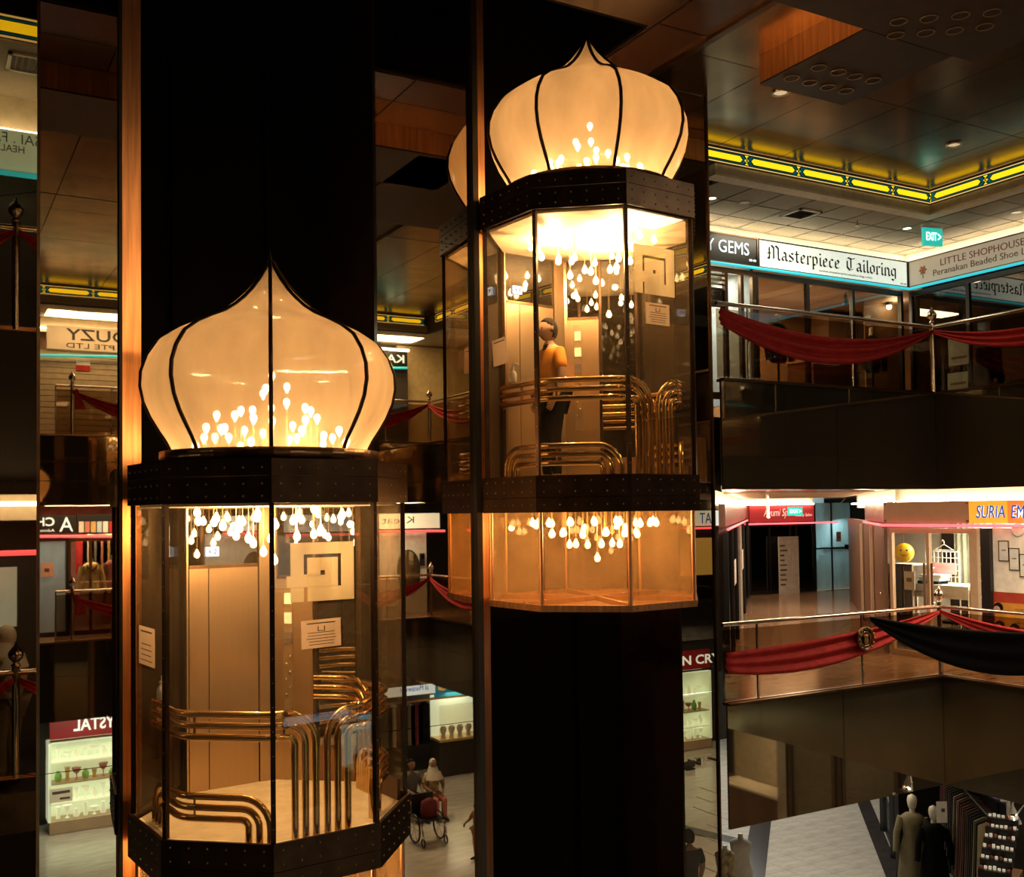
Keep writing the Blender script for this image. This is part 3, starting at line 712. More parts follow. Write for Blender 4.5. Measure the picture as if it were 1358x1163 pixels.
    lift_nm = 'lower lift' if which == 1 else 'upper lift'
    spd = []
    for ri, nn_, l in ((.62, 12, .2), (.54, 9, .28), (.42, 7, .37), (.28, 5, .47), (.12, 3, .6), (.02, 1, .76)):
        for i in range(nn_): spd.append((ri+rnd.uniform(-.04, .04), 2*PI*i/nn_+rnd.uniform(-.2, .2), l+rnd.uniform(-.06, .06)))
    cluster('dome', 'bare glowing bulbs standing inside the onion dome of the %s' % lift_nm, 2.79, .6, spd, up=True)
    sp2 = [(r*1.0, a, l*1.05) for r, a, l in sp]
    cluster('cabin', 'bare bulbs hanging on gold wires from the cabin ceiling of the %s' % lift_nm, 2.44, .6, sp2)
    sp3 = []
    for ri, nn_, l in ((.62, 16, .14), (.44, 12, .24), (.26, 6, .36), (.04, 1, .50)):
        for i in range(nn_): sp3.append((ri, 2*PI*i/nn_+.2, l+rnd.uniform(-.015, .015)))
    cluster('lantern', 'bare bulbs hanging in the glass lantern under the %s' % lift_nm, -.31, .6, sp3)
    for i in range(6):
        a = i*2*PI/6+.5
        point_light('dome_lamp', C+Vector((.52*math.cos(a), .52*math.sin(a), 3.06)), dome_w/6, (1, .56, .24), rad=.03)
    for i in range(3):
        a = i*2*PI/3+.5
        point_light('cabin_lamp', C+Vector((.38*math.cos(a), .38*math.sin(a), 2.27)), cab_w/3, (1, .58, .25), rad=.03)
        point_light('lantern_lamp', C+Vector((.3*math.cos(a), .3*math.sin(a), -.52)), lan_w/3, rad=.03)
    return t, V, facet_pt, fn
M['disp_ink'] = pm('display_ink', (.02, .06, .35), .5)
M['lglass'] = glass('lantern_glass', (1, .9, .72), .10, .03, haze=.16, hazec=(.9, .6, .3))
M['lfloor'] = glass('lantern_floor_glass', (.9, .6, .35), .05, .1, haze=.75, hazec=(.85, .5, .25))
Z1, Z2 = 4.38, 7.08
e1 = lift('brass and glass lift with glowing onion dome, lower one, empty', 2.536, 8.55, Z1, 1, 90, 210, 60)
e2 = lift('brass and glass lift with glowing onion dome, higher one, carrying a man', 5.893, 8.75, Z2, 2, 90, 260, 75)

# ---- things fixed to the lift glass: emblem boards, notices, hand sanitiser
def emblem_board(lab, E, k, f0, f1, za, zb, z0, solid=M['frost']):
    """white square board cut with a square spiral"""
    t_, V, fp, fn = E
    a, b = fp(k, f0, RG-.035, 0), fp(k, f1, RG-.035, 0); d = b-a; Wd = d.length; d.normalize(); n = -fn(k); h = zb-za
    t = thing('emblem_board', lab, 'sign board', ((a.x+b.x)/2, (a.y+b.y)/2, z0+za))
    mb = MB()
    def cell(x0, x1, y0, y1):
        c = a+d*((x0+x1)/2*Wd)+Vector((0, 0, z0+za-a.z+a.z*0+(y0+y1)/2*h)); c.z = z0+za+(y0+y1)/2*h
        mb.obox(c, d*((x1-x0)/2*Wd), n*.006, (0, 0, (y1-y0)/2*h))
    # outer frame with a slot (spiral) and a tab to the left
    cell(0, .2, 0, 1); cell(.2, .26, .24, .46); cell(.8, 1, 0, 1); cell(.2, .8, .8, 1); cell(.26, .8, 0, .24)
    cell(.26, .74, .24, .44); cell(.26, .46, .44, .74); cell(.54, .74, .44, .74); cell(.46, .54, .52, .74)
    cell(-.06, 0, .24, .44)
    mb.build('spiral_plate', solid, t)
    return t
def notice(lab, E, k, f0, f1, za, zb, z0, lines=5, inside=True, tilt=0, pic=True):
    t_, V, fp, fn = E
    rr = RG-.034
    a, b = fp(k, f0, rr, 0), fp(k, f1, rr, 0); d = b-a; Wd = d.length; d.normalize(); n = fn(k); h = zb-za
    c = (a+b)/2; c.z = z0+(za+zb)/2
    t = thing('notice_sheet', lab, 'notice', (c.x, c.y, z0+za))
    upv = Vector((0, 0, 1)); ca, sa_ = math.cos(tilt), math.sin(tilt); d2 = d*ca+upv*sa_; u2 = upv*ca-d*sa_
    MB().obox(c, d2*(Wd/2), n*.003, u2*(h/2)).build('sheet', M['sheetpaper'], t)
    mb = MB(); random.seed(len(lab))
    for i in range(lines):
        y = .05-.42*i/max(1, lines-1); wv = random.uniform(.55, .8)
        mb.obox(c+u2*(y*h)+n*.0042, d2*(Wd*wv/2), n*.0008, u2*(h*.012))
    mb.obox(c+u2*(.38*h)+n*.0042, d2*(Wd*.36), n*.0008, u2*(h*.02))
    if pic:
        for s in (-1, 1):
            mb.obox(c+u2*(.19*h)+d2*(Wd*.08*s)+n*.0042, d2*(Wd*.012), n*.0008, u2*(h*.09))
        mb.obox(c+u2*(.11*h)+n*.0042, d2*(Wd*.085), n*.0008, u2*(h*.012))
    mb.build('print', M['ink'], t)
    return t
emblem_board('cream spiral-cut emblem board on the glass of the lower lift', e1, 0, .18, .82, 1.72, 2.16, Z1)
emblem_board('cream spiral-cut emblem board on the glass of the upper lift', e2, 0, .14, .77, 1.68, 2.13, Z2)
notice('printed notice taped below the emblem board of the lower lift', e1, 0, .28, .68, 1.37, 1.58, Z1, tilt=.02)
notice('printed notice taped below the emblem board of the upper lift', e2, 0, .31, .68, 1.40, 1.60, Z2)
notice('small printed notice on the left-hand pane of the lower lift', e1, -2, .05, .55, 1.2, 1.5, Z1, 4, pic=False)
notice('blank pink sheet on the left-hand pane of the upper lift', e2, -2, .08, .38, 1.1, 1.36, Z2, 0, pic=False, tilt=.08)
notice('blank sheet on the control wall behind the man in the upper lift', e2, 3, .56, .68, .95, 1.2, Z2, 0, pic=False, tilt=.05)
def sanitiser(lab, p):
    t = thing('sanitiser_bottle', lab, 'bottle', tuple(p))
    MB().lathe(p, [(.035, 0), (.038, .01), (.038, .075), (.03, .1), (.014, .115), (.014, .13)], 14).build('bottle_body', M['white'], t)
    mb = MB(); q = Vector(p)+Vector((0, 0, .13)); mb.tube([q, q+Vector((0, 0, .05))], .007, 8); mb.tube([q+Vector((0, 0, .05)), q+Vector((.02, -.01, .055)), q+Vector((.05, -.025, .04))], .008, 8)
    mb.lathe(q-Vector((0, 0, .005)), [(.018, 0), (.018, .02)], 12)
    mb.build('pump', M['white'], t)
fp1 = e1[2]; q = fp1(-2, .35, .95, .88); sanitiser('white pump bottle of hand sanitiser on the brass rail of the lower lift', q+Vector((0, 0, .05)))
q = e2[2](-2, .3, .95, .88); sanitiser('white pump bottle of hand sanitiser on the brass rail of the upper lift', q+Vector((0, 0, .05)))
# ================================================================== PEOPLE
def skin_mesh(name, joints, edges, mat, parent, rs=1.0, sub=2, only=None, root=None):
    """joints: name -> (Vector, rx, ry)"""
    names = [n for n in joints if (only is None or n in only)]; idx = {n: i for i, n in enumerate(names)}
    me = bpy.data.meshes.new(name)
    me.from_pydata([tuple(joints[n][0]) for n in names], [(idx[a], idx[b]) for a, b in edges if a in idx and b in idx], [])
    o = link(name, me, mat, parent)
    m = o.modifiers.new('skin', 'SKIN'); m.use_smooth_shade = True
    for n in names:
        sv = me.skin_vertices[0].data[idx[n]]; sv.radius = (joints[n][1]*rs, joints[n][2]*rs); sv.use_root = (n == (root or names[0]))
    sb = o.modifiers.new('sub', 'SUBSURF'); sb.levels = sub; sb.render_levels = sub
    return o
def person(label, loc, face, h=1.72, shirt=None, legs=None, skin=None, hair=None, pose='stand', seated=False, collar=None, long_hair=False, scarf=None, lean=0.0, shoes=True, cap=None):
    """face: azimuth the person looks towards"""
    s = h/1.72; fx = Vector((math.cos(face), math.sin(face), 0)); lx = Vector((-fx.y, fx.x, 0)); L = Vector(loc)
    def P(f, l, z): return L+fx*(f*s)+lx*(l*s)+Vector((0, 0, z*s))
    hz = .5 if seated else .92
    J = {}
    ln = lean
    J['pelvis'] = (P(0, 0, hz), .135*s, .115*s); J['waist'] = (P(.02+ln*.3, 0, hz+.17), .125*s, .1*s)
    J['chest'] = (P(.01+ln*.7, 0, hz+.38), .15*s, .115*s); J['neck'] = (P(.01+ln, 0, hz+.53), .06*s, .058*s)
    J['jaw'] = (P(.03+ln*1.1, 0, hz+.60), .062*s, .065*s)
    E = [('pelvis', 'waist'), ('waist', 'chest'), ('chest', 'neck'), ('neck', 'jaw')]
    arms = {'stand': ((.0, .22, .22), (.06, .2, -.02), (.1, .18, -.06)), 'reach': ((.12, .24, .25), (.32, .2, .18), (.36, .18, .17)), 'lap': ((.05, .24, .22), (.28, .14, .12), (.33, .1, .12)), 'phone': ((.05, .23, .2), (.3, .12, .28), (.34, .1, .3))}[pose]
    for sd, q in ((1, 'l'), (-1, 'r')):
        J['sho'+q] = (P(ln*.85, .17*sd, hz+.45), .07*s, .07*s); J['elb'+q] = (P(arms[0][0]+ln*.6, arms[0][1]*sd, hz+arms[0][2]), .05*s, .05*s)
        J['wri'+q] = (P(arms[1][0]+ln*.3, arms[1][1]*sd, hz+arms[1][2]), .034*s, .03*s); J['han'+q] = (P(arms[2][0]+ln*.3, arms[2][1]*sd, hz+arms[2][2]-.03), .034*s, .02*s)
        E += [('chest', 'sho'+q), ('sho'+q, 'elb'+q), ('elb'+q, 'wri'+q), ('wri'+q, 'han'+q)]
        hip = P(0, .09*sd, hz-.05)
        if seated: kn, an, to = P(.42, .1*sd, hz-.03), P(.44, .1*sd, .08), P(.58, .1*sd, .04)
        else: kn, an, to = P(.03, .1*sd, .49), P(.0, .1*sd, .08), P(.15, .1*sd, .04)
        J['hip'+q] = (hip, .1*s, .1*s); J['kne'+q] = (kn, .066*s, .066*s); J['ank'+q] = (an, .045*s, .045*s); J['toe'+q] = (to, .04*s, .032*s)
        E += [('pelvis', 'hip'+q), ('hip'+q, 'kne'+q), ('kne'+q, 'ank'+q), ('ank'+q, 'toe'+q)]
    # fingers
    for sd, q in ((1, 'l'), (-1, 'r')):
        hb = J['han'+q][0]; d = (hb-J['wri'+q][0]).normalized(); d = d if d.length > .1 else Vector((0, 0, -1)); side = d.cross(lx).normalized() if abs(d.dot(lx)) < .9 else fx
        for i in range(4):
            b = hb+side*(.018*(i-1.5)*s); J['fa%d%s' % (i, q)] = (b+d*.045*s, .009*s, .009*s); J['fb%d%s' % (i, q)] = (b+d*(.075-.006*abs(i-1.3))*s-lx*sd*.012*s, .008*s, .008*s)
            E += [('han'+q, 'fa%d%s' % (i, q)), ('fa%d%s' % (i, q), 'fb%d%s' % (i, q))]
        J['ta'+q] = (hb+side*.035*s+d*.01, .009*s, .009*s); J['tb'+q] = (hb+side*.045*s+d*.04*s, .008*s, .008*s)
        E += [('wri'+q, 'ta'+q), ('ta'+q, 'tb'+q)]
    t = thing('person', label, 'person', tuple(L))
    sk = skin or M['skin']
    skin_mesh('body', J, E, sk, t, 1.0, 2, None, 'pelvis')
    # head: an ovoid with brow, nose, chin and ears in one mesh
    hc = P(.035+ln*1.2, 0, hz+.70); mb = MB(); n, m = 18, 14; vs = []
    for i in range(m+1):
        ph = PI*i/m
        for k in range(n):
            a = 2*PI*k/n; f = math.cos(a)*math.sin(ph); l = math.sin(a)*math.sin(ph); z = -math.cos(ph)
            r = Vector((.098*f, .076*l, .122*z))
            if z < -.3: r.x *= 1+.18*(f > 0)*(-z); r.y *= 1-.25*(-z-.3)
            if f > .85 and -.35 < z < .15: r.x += .022*(1-abs(z+.15)/.3)*max(0, (f-.85)/.15)      # nose
            if f > .6 and .1 < z < .25: r.x += .004
            if abs(l) > .93 and -.2 < z < .25: r.y += .014*(1 if l > 0 else -1)                       # ears
            vs.append(hc+fx*(r.x*s)+lx*(r.y*s)+Vector((0, 0, r.z*s)))
    fs = [(i*n+k, i*n+(k+1) % n, (i+1)*n+(k+1) % n, (i+1)*n+k) for i in range(m) for k in range(n)]
    hd = mb.add(vs, fs, True).build('head', sk, t)
    for sd in (1, -1): MB().ball(hc+fx*.083*s+lx*.03*sd*s+Vector((0, 0, .012*s)), .013*s, 8).build('eye', M['ink'], hd)
    MB().obox(hc+fx*.093*s-Vector((0, 0, .062*s)), lx*.022*s, fx*.006*s, (0, 0, .004*s)).build('mouth', pm('lips', (.3, .12, .09)), hd)
    # hair cap: same ovoid, a little larger, open at the face
    vs = []; fs = []
    for i in range(m+1):
        ph = PI*i/m
        for k in range(n):
            a = 2*PI*k/n; f = math.cos(a)*math.sin(ph); l = math.sin(a)*math.sin(ph); z = -math.cos(ph)
            vs.append(hc+fx*((.108*f-.006)*s)+lx*(.086*l*s)+Vector((0, 0, .132*z*s)))
    for i in range(m):
        for k in range(n):
            a = 2*PI*(k+.5)/n; ph = PI*(i+.5)/m; f = math.cos(a)*math.sin(ph); z = -math.cos(ph)
            if z > .6 or (z > .12 and f < .3) or (z > -.25 and f < .05) or (z > -.6 and f < -.12): fs.append((i*n+k, i*n+(k+1) % n, (i+1)*n+(k+1) % n, (i+1)*n+k))
    if scarf:
        q = MB().add(vs, [(i*n+k, i*n+(k+1) % n, (i+1)*n+(k+1) % n, (i+1)*n+k) for i in range(m) for k in range(n) if math.cos(2*PI*(k+.5)/n)*math.sin(PI*(i+.5)/m) < .6], True)
        q.lathe(hc-Vector((0, 0, .34*s)), [(.23*s, 0), (.2*s, .08*s), (.13*s, .18*s), (.1*s, .28*s)], 16)
        q.build('headscarf', scarf, t)
    else: MB().add(vs, fs, True).build('hair', hair or M['hair'], t).modifiers.new('s', 'SOLIDIFY').thickness = .012
    # clothes grown over the same joints
    top = ['pelvis', 'waist', 'chest', 'shol', 'shor', 'elbl', 'elbr']
    Jc = dict(J); 
    for q in 'lr': Jc['elb'+q] = (J['sho'+q][0].lerp(J['elb'+q][0], .85), .064*s, .064*s)
    Jc['pelvis'] = (J['pelvis'][0]+Vector((0, 0, .03)), .145*s, .125*s)
    Jc['neckb'] = (J['chest'][0].lerp(J['neck'][0], .75), .075*s, .07*s)
    skin_mesh('shirt', Jc, E+[('chest', 'neckb')], shirt or M['ink'], t, 1.1, 2, top+['neckb'], 'chest')
    skin_mesh('trousers', J, E, legs or M['ink'], t, 1.13, 2, ['pelvis', 'hipl', 'hipr', 'knel', 'kner', 'ankl', 'ankr'], 'pelvis')
    if collar: MB().lathe(J['neck'][0]-Vector((0, 0, .045*s)), [(.088*s, 0), (.075*s, .03*s), (.07*s, .06*s), (.066*s, .06*s), (.07*s, 0)], 16).build('collar', collar, t)
    if shoes:
        for q in 'lr':
            a, b = J['ank'+q][0], J['toe'+q][0]; mb = MB(); mb.tube([a-fx*.05*s-Vector((0, 0, .04*s)), a.lerp(b, .5)-Vector((0, 0, .01*s)), b+fx*.04*s], .05*s, 8, radii=[.042*s, .05*s, .03*s]); mb.build('shoe', M['black'], t)
    if cap:
        MB().lathe(hc+Vector((0, 0, .03*s)), [(.105*s, 0), (.105*s, .04*s), (.08*s, .09*s), (.02*s, .115*s)], 14).build('cap', cap, t)
    return t
M['skin'] = pm('skin', (.5, .29, .19), .5, 0, .06)
M['skin2'] = pm('skin_deep', (.28, .16, .1), .5, 0, .06)
M['hair'] = pm('black_hair', (.008, .006, .005), .75, 0, .3, 30, spec=.15)
M['orange'] = pm('orange_polo', (.85, .33, .03), .7, 0, .08)
M['navy'] = pm('navy_cloth', (.009, .009, .012), .9, spec=.1)
M['grey'] = pm('grey_cloth', (.12, .12, .13), .8)
M['khaki'] = pm('khaki_cloth', (.21, .17, .09), .8)
M['print'] = pm('printed_cloth', (.4, .3, .16), .8, 0, .7, 14)
M['maroon'] = pm('maroon_cloth', (.16, .02, .03), .8)
M['rose'] = pm('rose_cloth', (.45, .16, .12), .8)
M['mannequin'] = pm('mannequin_shell', (.62, .55, .42), .45)
M['offwhite'] = pm('offwhite_cloth', (.6, .55, .47), .8)
# man in the upper lift
pman = on_z(735, 634, Z2-.06); pman = at(733, 634, 10.75); pman.z = Z2-.06
person('man in orange polo with dark collar riding the upper lift, facing away', tuple(pman), AZ+math.radians(118), 1.70, M['orange'], M['navy'], M['skin'], pose='stand', collar=M['navy'])
# ================================================================== UPPER GALLERY SHOPS (direct view)
M['sign_white'] = glow('backlit_white', (.78, .84, .72), .85)
M['sign_beige'] = glow('lit_beige', (.55, .46, .33), .42)
M['sign_black'] = pm('sign_black', (.006, .006, .006), .3)
M['sign_txt'] = glow('backlit_letters', (.75, .9, .95), 1.1)
M['txt_dark'] = pm('sign_letters_dark', (.012, .01, .009), .6)
M['txt_brick'] = pm('sign_letters_brick', (.3, .06, .03), .6)
M['txt_grey'] = pm('sign_letters_grey', (.18, .14, .1), .6)
M['lit_wall'] = pm('lit_wall', (.72, .7, .62), .7)
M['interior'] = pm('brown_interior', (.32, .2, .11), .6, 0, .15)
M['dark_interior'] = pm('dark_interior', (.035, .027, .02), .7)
M['exit_green'] = glow('exit_green', (.02, .45, .36), 1.0)
M['exit_white'] = glow('exit_white', (.9, 1, .95), 1.6)
M['skyblue'] = pm('pale_blue_board', (.42, .55, .62), .5)
NZ = Vector((0, 0, 1))
xg0 = on_y(880, 340, YSA).x; xg1 = on_y(1005, 340, YSA).x; xm1 = on_y(1203.5, 360, YSA).x
S0, S1 = on_y(1006, 353, YSA).z, on_y(1006, 318, YSA).z
SX = xm1+.02                                         # shop plane of the side wall meets here
sign('shop_sign', 'black sign with white slab letters ending GEMS beside the lift glass', (xg0, YSA), (1, 0), xg1-xg0, S0, S1, M['sign_black'], .12,
     [('Y GEMS', .44, .90, .34, .80, M['sign_txt'], .0), ('03-01', .90, .975, .14, .22, M['sign_txt'], .02)], frame=M['bronze_trim'])
ms = sign('shop_sign', 'white backlit sign in black-letter script reading Masterpiece Tailoring', (xg1+.01, YSA), (1, 0), xm1-xg1-.01, S0, S1, M['sign_white'], .12,
     [('www.masterpiecetailoring.com', .38, .74, .10, .2, M['txt_grey']), ('03-02', .945, .99, .06, .13, M['txt_grey'])], frame=M['black'])
# black-letter alphabet drawn with a broad nib (x-height 1, unit strokes)
BL = {
 'M': (1.75, [(.0, .15, .25, .0), (.25, .0, .25, 1.35), (.25, 1.35, .05, 1.2), (.25, 1.35, .5, 1.6), (.5, 1.6, .8, 1.3), (.8, 1.35, .8, .05), (.8, 1.3, 1.05, 1.6), (1.05, 1.6, 1.4, 1.3), (1.4, 1.35, 1.4, .12), (1.4, .12, 1.6, -.05), (-.05, .62, .5, .72)]),
 'T': (1.45, [(.05, 1.3, .3, 1.5), (.3, 1.5, .75, 1.38), (.75, 1.38, 1.3, 1.5), (.2, 1.1, .2, .35), (.2, .35, .55, .0), (.55, .0, 1.05, .2), (.72, 1.35, .72, .25)]),
 'a': (.95, [(.15, .85, .4, 1.0), (.4, 1.0, .62, .82), (.62, .85, .62, .15), (.62, .15, .82, .0), (.62, .5, .2, .4), (.15, .4, .15, .15), (.15, .15, .32, .0), (.32, .0, .6, .18)]),
 's': (.85, [(.65, .88, .4, 1.0), (.4, 1.0, .15, .8), (.15, .8, .15, .65), (.15, .65, .62, .38), (.62, .38, .62, .18), (.62, .18, .35, .0), (.35, .0, .08, .12)]),
 't': (.7, [(.25, 1.35, .25, .15), (.25, .15, .45, .0), (.45, .0, .62, .12), (.02, .95, .58, .98)]),
 'e': (.85, [(.15, .8, .15, .15), (.15, .15, .38, .0), (.38, .0, .68, .15), (.15, .8, .4, 1.0), (.4, 1.0, .62, .8), (.62, .8, .55, .6), (.55, .6, .18, .48)]),
 'r': (.72, [(.18, .98, .18, .05), (.05, .86, .18, .98), (.18, .8, .45, 1.0), (.45, 1.0, .62, .86), (.05, .06, .32, .0)]),
 'p': (.95, [(.18, 1.0, .18, -.5), (.05, .88, .18, 1.0), (.18, .82, .45, 1.0), (.45, 1.0, .7, .8), (.7, .8, .7, .2), (.7, .2, .45, .0), (.45, .0, .18, .1), (.05, -.5, .32, -.45)]),
 'i': (.5, [(.2, .98, .2, .12), (.06, .86, .2, .98), (.2, .12, .38, .0), (.14, 1.45, .26, 1.31)]),
 'c': (.8, [(.15, .8, .15, .15), (.15, .15, .38, .0), (.38, .0, .66, .15), (.15, .8, .4, 1.0), (.4, 1.0, .62, .86)]),
 'l': (.5, [(.2, 1.5, .2, .12), (.06, 1.4, .2, 1.5), (.2, .12, .38, .0)]),
 'o': (.92, [(.15, .8, .15, .15), (.15, .15, .42, .0), (.42, .0, .68, .2), (.68, .2, .68, .85), (.68, .85, .42, 1.0), (.42, 1.0, .15, .8)]),
 'n': (.98, [(.18, .98, .18, .05), (.05, .86, .18, .98), (.18, .8, .46, 1.0), (.46, 1.0, .7, .8), (.7, .8, .7, .12), (.7, .12, .86, .0), (.05, .06, .3, .0)]),
 'g': (.95, [(.15, .8, .15, .25), (.15, .25, .4, .1), (.4, .1, .68, .25), (.15, .8, .4, 1.0), (.4, 1.0, .68, .85), (.7, 1.0, .7, -.25), (.7, -.25, .45, -.48), (.45, -.48, .15, -.35)]),
}
segs = []; cx = 0
for ch in 'Masterpiece Tailoring':
    if ch == ' ': cx += .75; continue
    wd, ss = BL[ch]; segs += [(x0+cx, y0, x1+cx, y1) for x0, y0, x1, y1 in ss]; cx += wd
Wm = xm1-xg1-.01; scl = Wm*.865/cx
def nibtext(segs, origin, right, sx, sy, nib, mat, parent):
    right = Vector(right); nn = right.cross(NZ); origin = Vector(origin); mb = MB()
    for x0, y0, x1, y1 in segs:
        q = [(x0-nib[0], y0-nib[1]), (x0+nib[0], y0+nib[1]), (x1+nib[0], y1+nib[1]), (x1-nib[0], y1-nib[1])]
        b = [origin+right*(x*sx)+NZ*(y*sy) for x, y in q]; t = [p+nn*.006 for p in b]
        mb.add(b+t, [(0, 1, 2, 3), (7, 6, 5, 4), (0, 4, 5, 1), (1, 5, 6, 2), (2, 6, 7, 3), (3, 7, 4, 0)])
    mb.build('lettering', mat, parent)
nibtext(segs, (xg1+.01+Wm*.055, YSA-.003, S0+(S1-S0)*.34), (1, 0, 0), scl, (S1-S0)*.33, (.085, .075), M['txt_dark'], ms)
# side sign
bs = sign('shop_sign', 'beige sign with red LITTLE SHOPHOUSE lettering and flower logo', (SX, YSA-.0), (0, -1), 4.2, S0, S1, M['sign_beige'], .12,
     [('LITTLE SHOPHOUSE', .155, .515, .55, .82, M['txt_brick'], -.008), ('Peranakan Beaded Shoe Lessons', .12, .62, .2, .45, M['txt_grey'], -.006)], frame=M['bronze_trim'])
fc = Vector((SX-.004, YSA-.30, (S0+S1)/2+.02))
for k in range(6):
    a = 2*PI*k/6; d = Vector((0, math.cos(a), math.sin(a))); s2_ = Vector((0, -d.z, d.y))
    vs = [fc, fc+d*.05+s2_*.025, fc+d*.085, fc+d*.05-s2_*.025]; vs2 = [p-Vector((.004, 0, 0)) for p in vs]
    MB().add(vs+vs2, [(0, 1, 2, 3), (7, 6, 5, 4), (0, 4, 5, 1), (1, 5, 6, 2), (2, 6, 7, 3), (3, 7, 4, 0)]).build('logo_petal', pm('petal', (.6, .2, .08), .6) if k == 0 else bpy.data.materials['petal'], bs)
MB().obox(fc-Vector((.002, 0, .09)), (.002, 0, 0), (0, .006, 0), (0, 0, .05)).build('logo_stem', M['txt_grey'], bs)
# neon tubes under the signs
def neon(label, pts, m, r=.016):
    o = MB().tube(pts, r, 8).build('neon_tube', m); return tag(o, label, 'neon tube')
neon('cyan neon tube under the gems and tailoring signs', [(xg0, YSA-.05, S0-.05), (SX-.05, YSA-.05, S0-.05)], M['neon_c'], .024)
neon('cyan neon tube under the shophouse sign', [(SX-.05, YSA-.06, S0-.05), (SX-.05, YSA-4.2, S0-.05)], M['neon_c'], .024)
# cove above the signs with hidden tube lamps
def cove(nm, p0, p1, n, zs, zc, lamp_label, power_m=None):
    a, b = Vector((*p0, 0)), Vector((*p1, 0)); nv = Vector((*n, 0)); d = (b-a).normalized()
    struct(nm, MB().slab(a-nv*.34, b-nv*.34, zs-.1, zc, .02, (-n[0], -n[1])), M['cove'])
    o = MB().tube([a-nv*.2+d*.05+NZ*(zs-.0), b-nv*.2-d*.05+NZ*(zs-.0)], .018, 8).build('tube_lamp', M['lamp']); tag(o, lamp_label, 'tube lamp')
cove('wall_cove_a', (xg0, YSA), (SX+.36, YSA), (0, -1), S1, 11.14, 'warm tube lamp hidden above the gems and tailoring signs')
cove('wall_cove_b', (SX, YSA+.36), (SX, YSA-4.2), (-1, 0), S1, 11.14, 'warm tube lamp hidden above the shophouse sign')
# shop fronts
def shopfront(label, p0, right, width, zf, zt, mull, gm, fm, depth=.05, door=None):
    r = Vector((right[0], right[1], 0)); n = r.cross(NZ); a = Vector((p0[0], p0[1], 0))
    t = thing('shopfront', label, 'shopfront', (p0[0], p0[1], zf))
    fr = [0]+list(mull)+[1]
    for u in fr:
        MB().obox(a+r*(width*u)+NZ*((zf+zt)/2)-n*.03, r*.03, n*.035, (0, 0, (zt-zf)/2)).build('mullion', fm, t)
    MB().obox(a+r*(width/2)+NZ*(zt-.04)-n*.03, r*(width/2-.03), n*.034, (0, 0, .04)).build('header', fm, t)
    MB().obox(a+r*(width/2)+NZ*(zf+.05)-n*.03, r*(width/2-.03), n*.034, (0, 0, .05)).build('sill', fm, t)
    for u, v in zip(fr, fr[1:]):
        MB().obox(a+r*(width*(u+v)/2)+NZ*((zf+zt)/2)-n*.03, r*(width*(v-u)/2-.03), n*.004, (0, 0, (zt-zf)/2-.09)).build('pane', gm, t)
    return t
ZT3 = S0-.09
xmu = lambda px: on_y(px, 400, YSA).x
g0, g1, g2 = xmu(945), xmu(1004), xmu(1196)
fr_ = lambda px: (xmu(px)-g1)/(g2-g1)
shopfront('dark-framed glass front of the tailoring shop', (g1, YSA+.0), (1, 0), g2-g1, L3, ZT3, [fr_(1072), fr_(1132)], M['shopglass'], M['black'])
gx0 = xmu(905)
shopfront('lit glass front of the gem shop at the end of the gallery', (gx0, YSA), (1, 0), g1-.06-gx0, L3, ZT3, [(xmu(966)-gx0)/(g1-gx0), (xmu(988)-gx0)/(g1-gx0)], M['shopglass'], M['bronze_trim'])
shopfront('dark glass front below the shophouse sign', (SX, YSA-.03), (0, -1), 4.1, L3, ZT3, [.27, .55, .8], M['darkglass'], M['black'])
# interiors
def room(nm, x0, x1, y0, y1, z0, z1, m, mc=None):
    struct('wall_%s_back' % nm, MB().box((x0, y1, z0), (x1, y1+.06, z1)), m)
    struct('wall_%s_sides' % nm, MB().box((x0-.05, y0+.08, z0), (x0, y1, z1)).box((x1, y0+.08, z0), (x1+.05, y1, z1)), m)
    struct('ceiling_%s' % nm, MB().box((x0, y0+.08, z1), (x1, y1, z1+.05)), mc or M['cream'])
room('tailor', g1, SX+1.7, YSA, YSA+2.4, L3, S0-.02, M['interior'], M['beige'])
room('gems', gx0, g1-.06, YSA, YSA+1.5, L3, S0-.02, M['lit_wall'])
area_light('tailor_ceiling_lamp', ((g1+g2)/2, YSA+1.2, S0-.08), 1.6, 110, (1, .74, .45), ((g1+g2)/2, YSA+1.2, 0), .5)
area_light('gems_ceiling_lamp', ((gx0+g1)/2, YSA+.7, S0-.08), 1.0, 30, (.85, .95, 1), ((gx0+g1)/2, YSA+.7, 0), .5)
# wardrobe panels along the tailor's back wall
wx0, wx1 = on_y(1078, 400, YSA+2.3).x, on_y(1135, 400, YSA+2.3).x
for i in range(3):
    a = wx0+(wx1-wx0)*i/3; b = wx0+(wx1-wx0)*(i+1)/3
    t = thing('wardrobe', ['beige wardrobe nearest the gem shop, in the tailoring shop', 'middle beige wardrobe at the back of the tailoring shop', 'beige wardrobe by the dark lamp in the tailoring shop'][i], 'wardrobe', ((a+b)/2, YSA+2.1, L3), 'tailor wardrobes')
    MB().box((a+.005, YSA+1.95, L3), (b-.005, YSA+2.36, S0-.1)).build('body', M['beige'], t)
    d_ = MB().box((a+.012, YSA+1.93, L3+.05), (b-.012, YSA+1.95, S0-.14)).build('door', M['beige'], t)
    MB().box((b-.06, YSA+1.915, L3+1.0), (b-.045, YSA+1.93, L3+1.2)).build('handle', M['chrome'], d_)
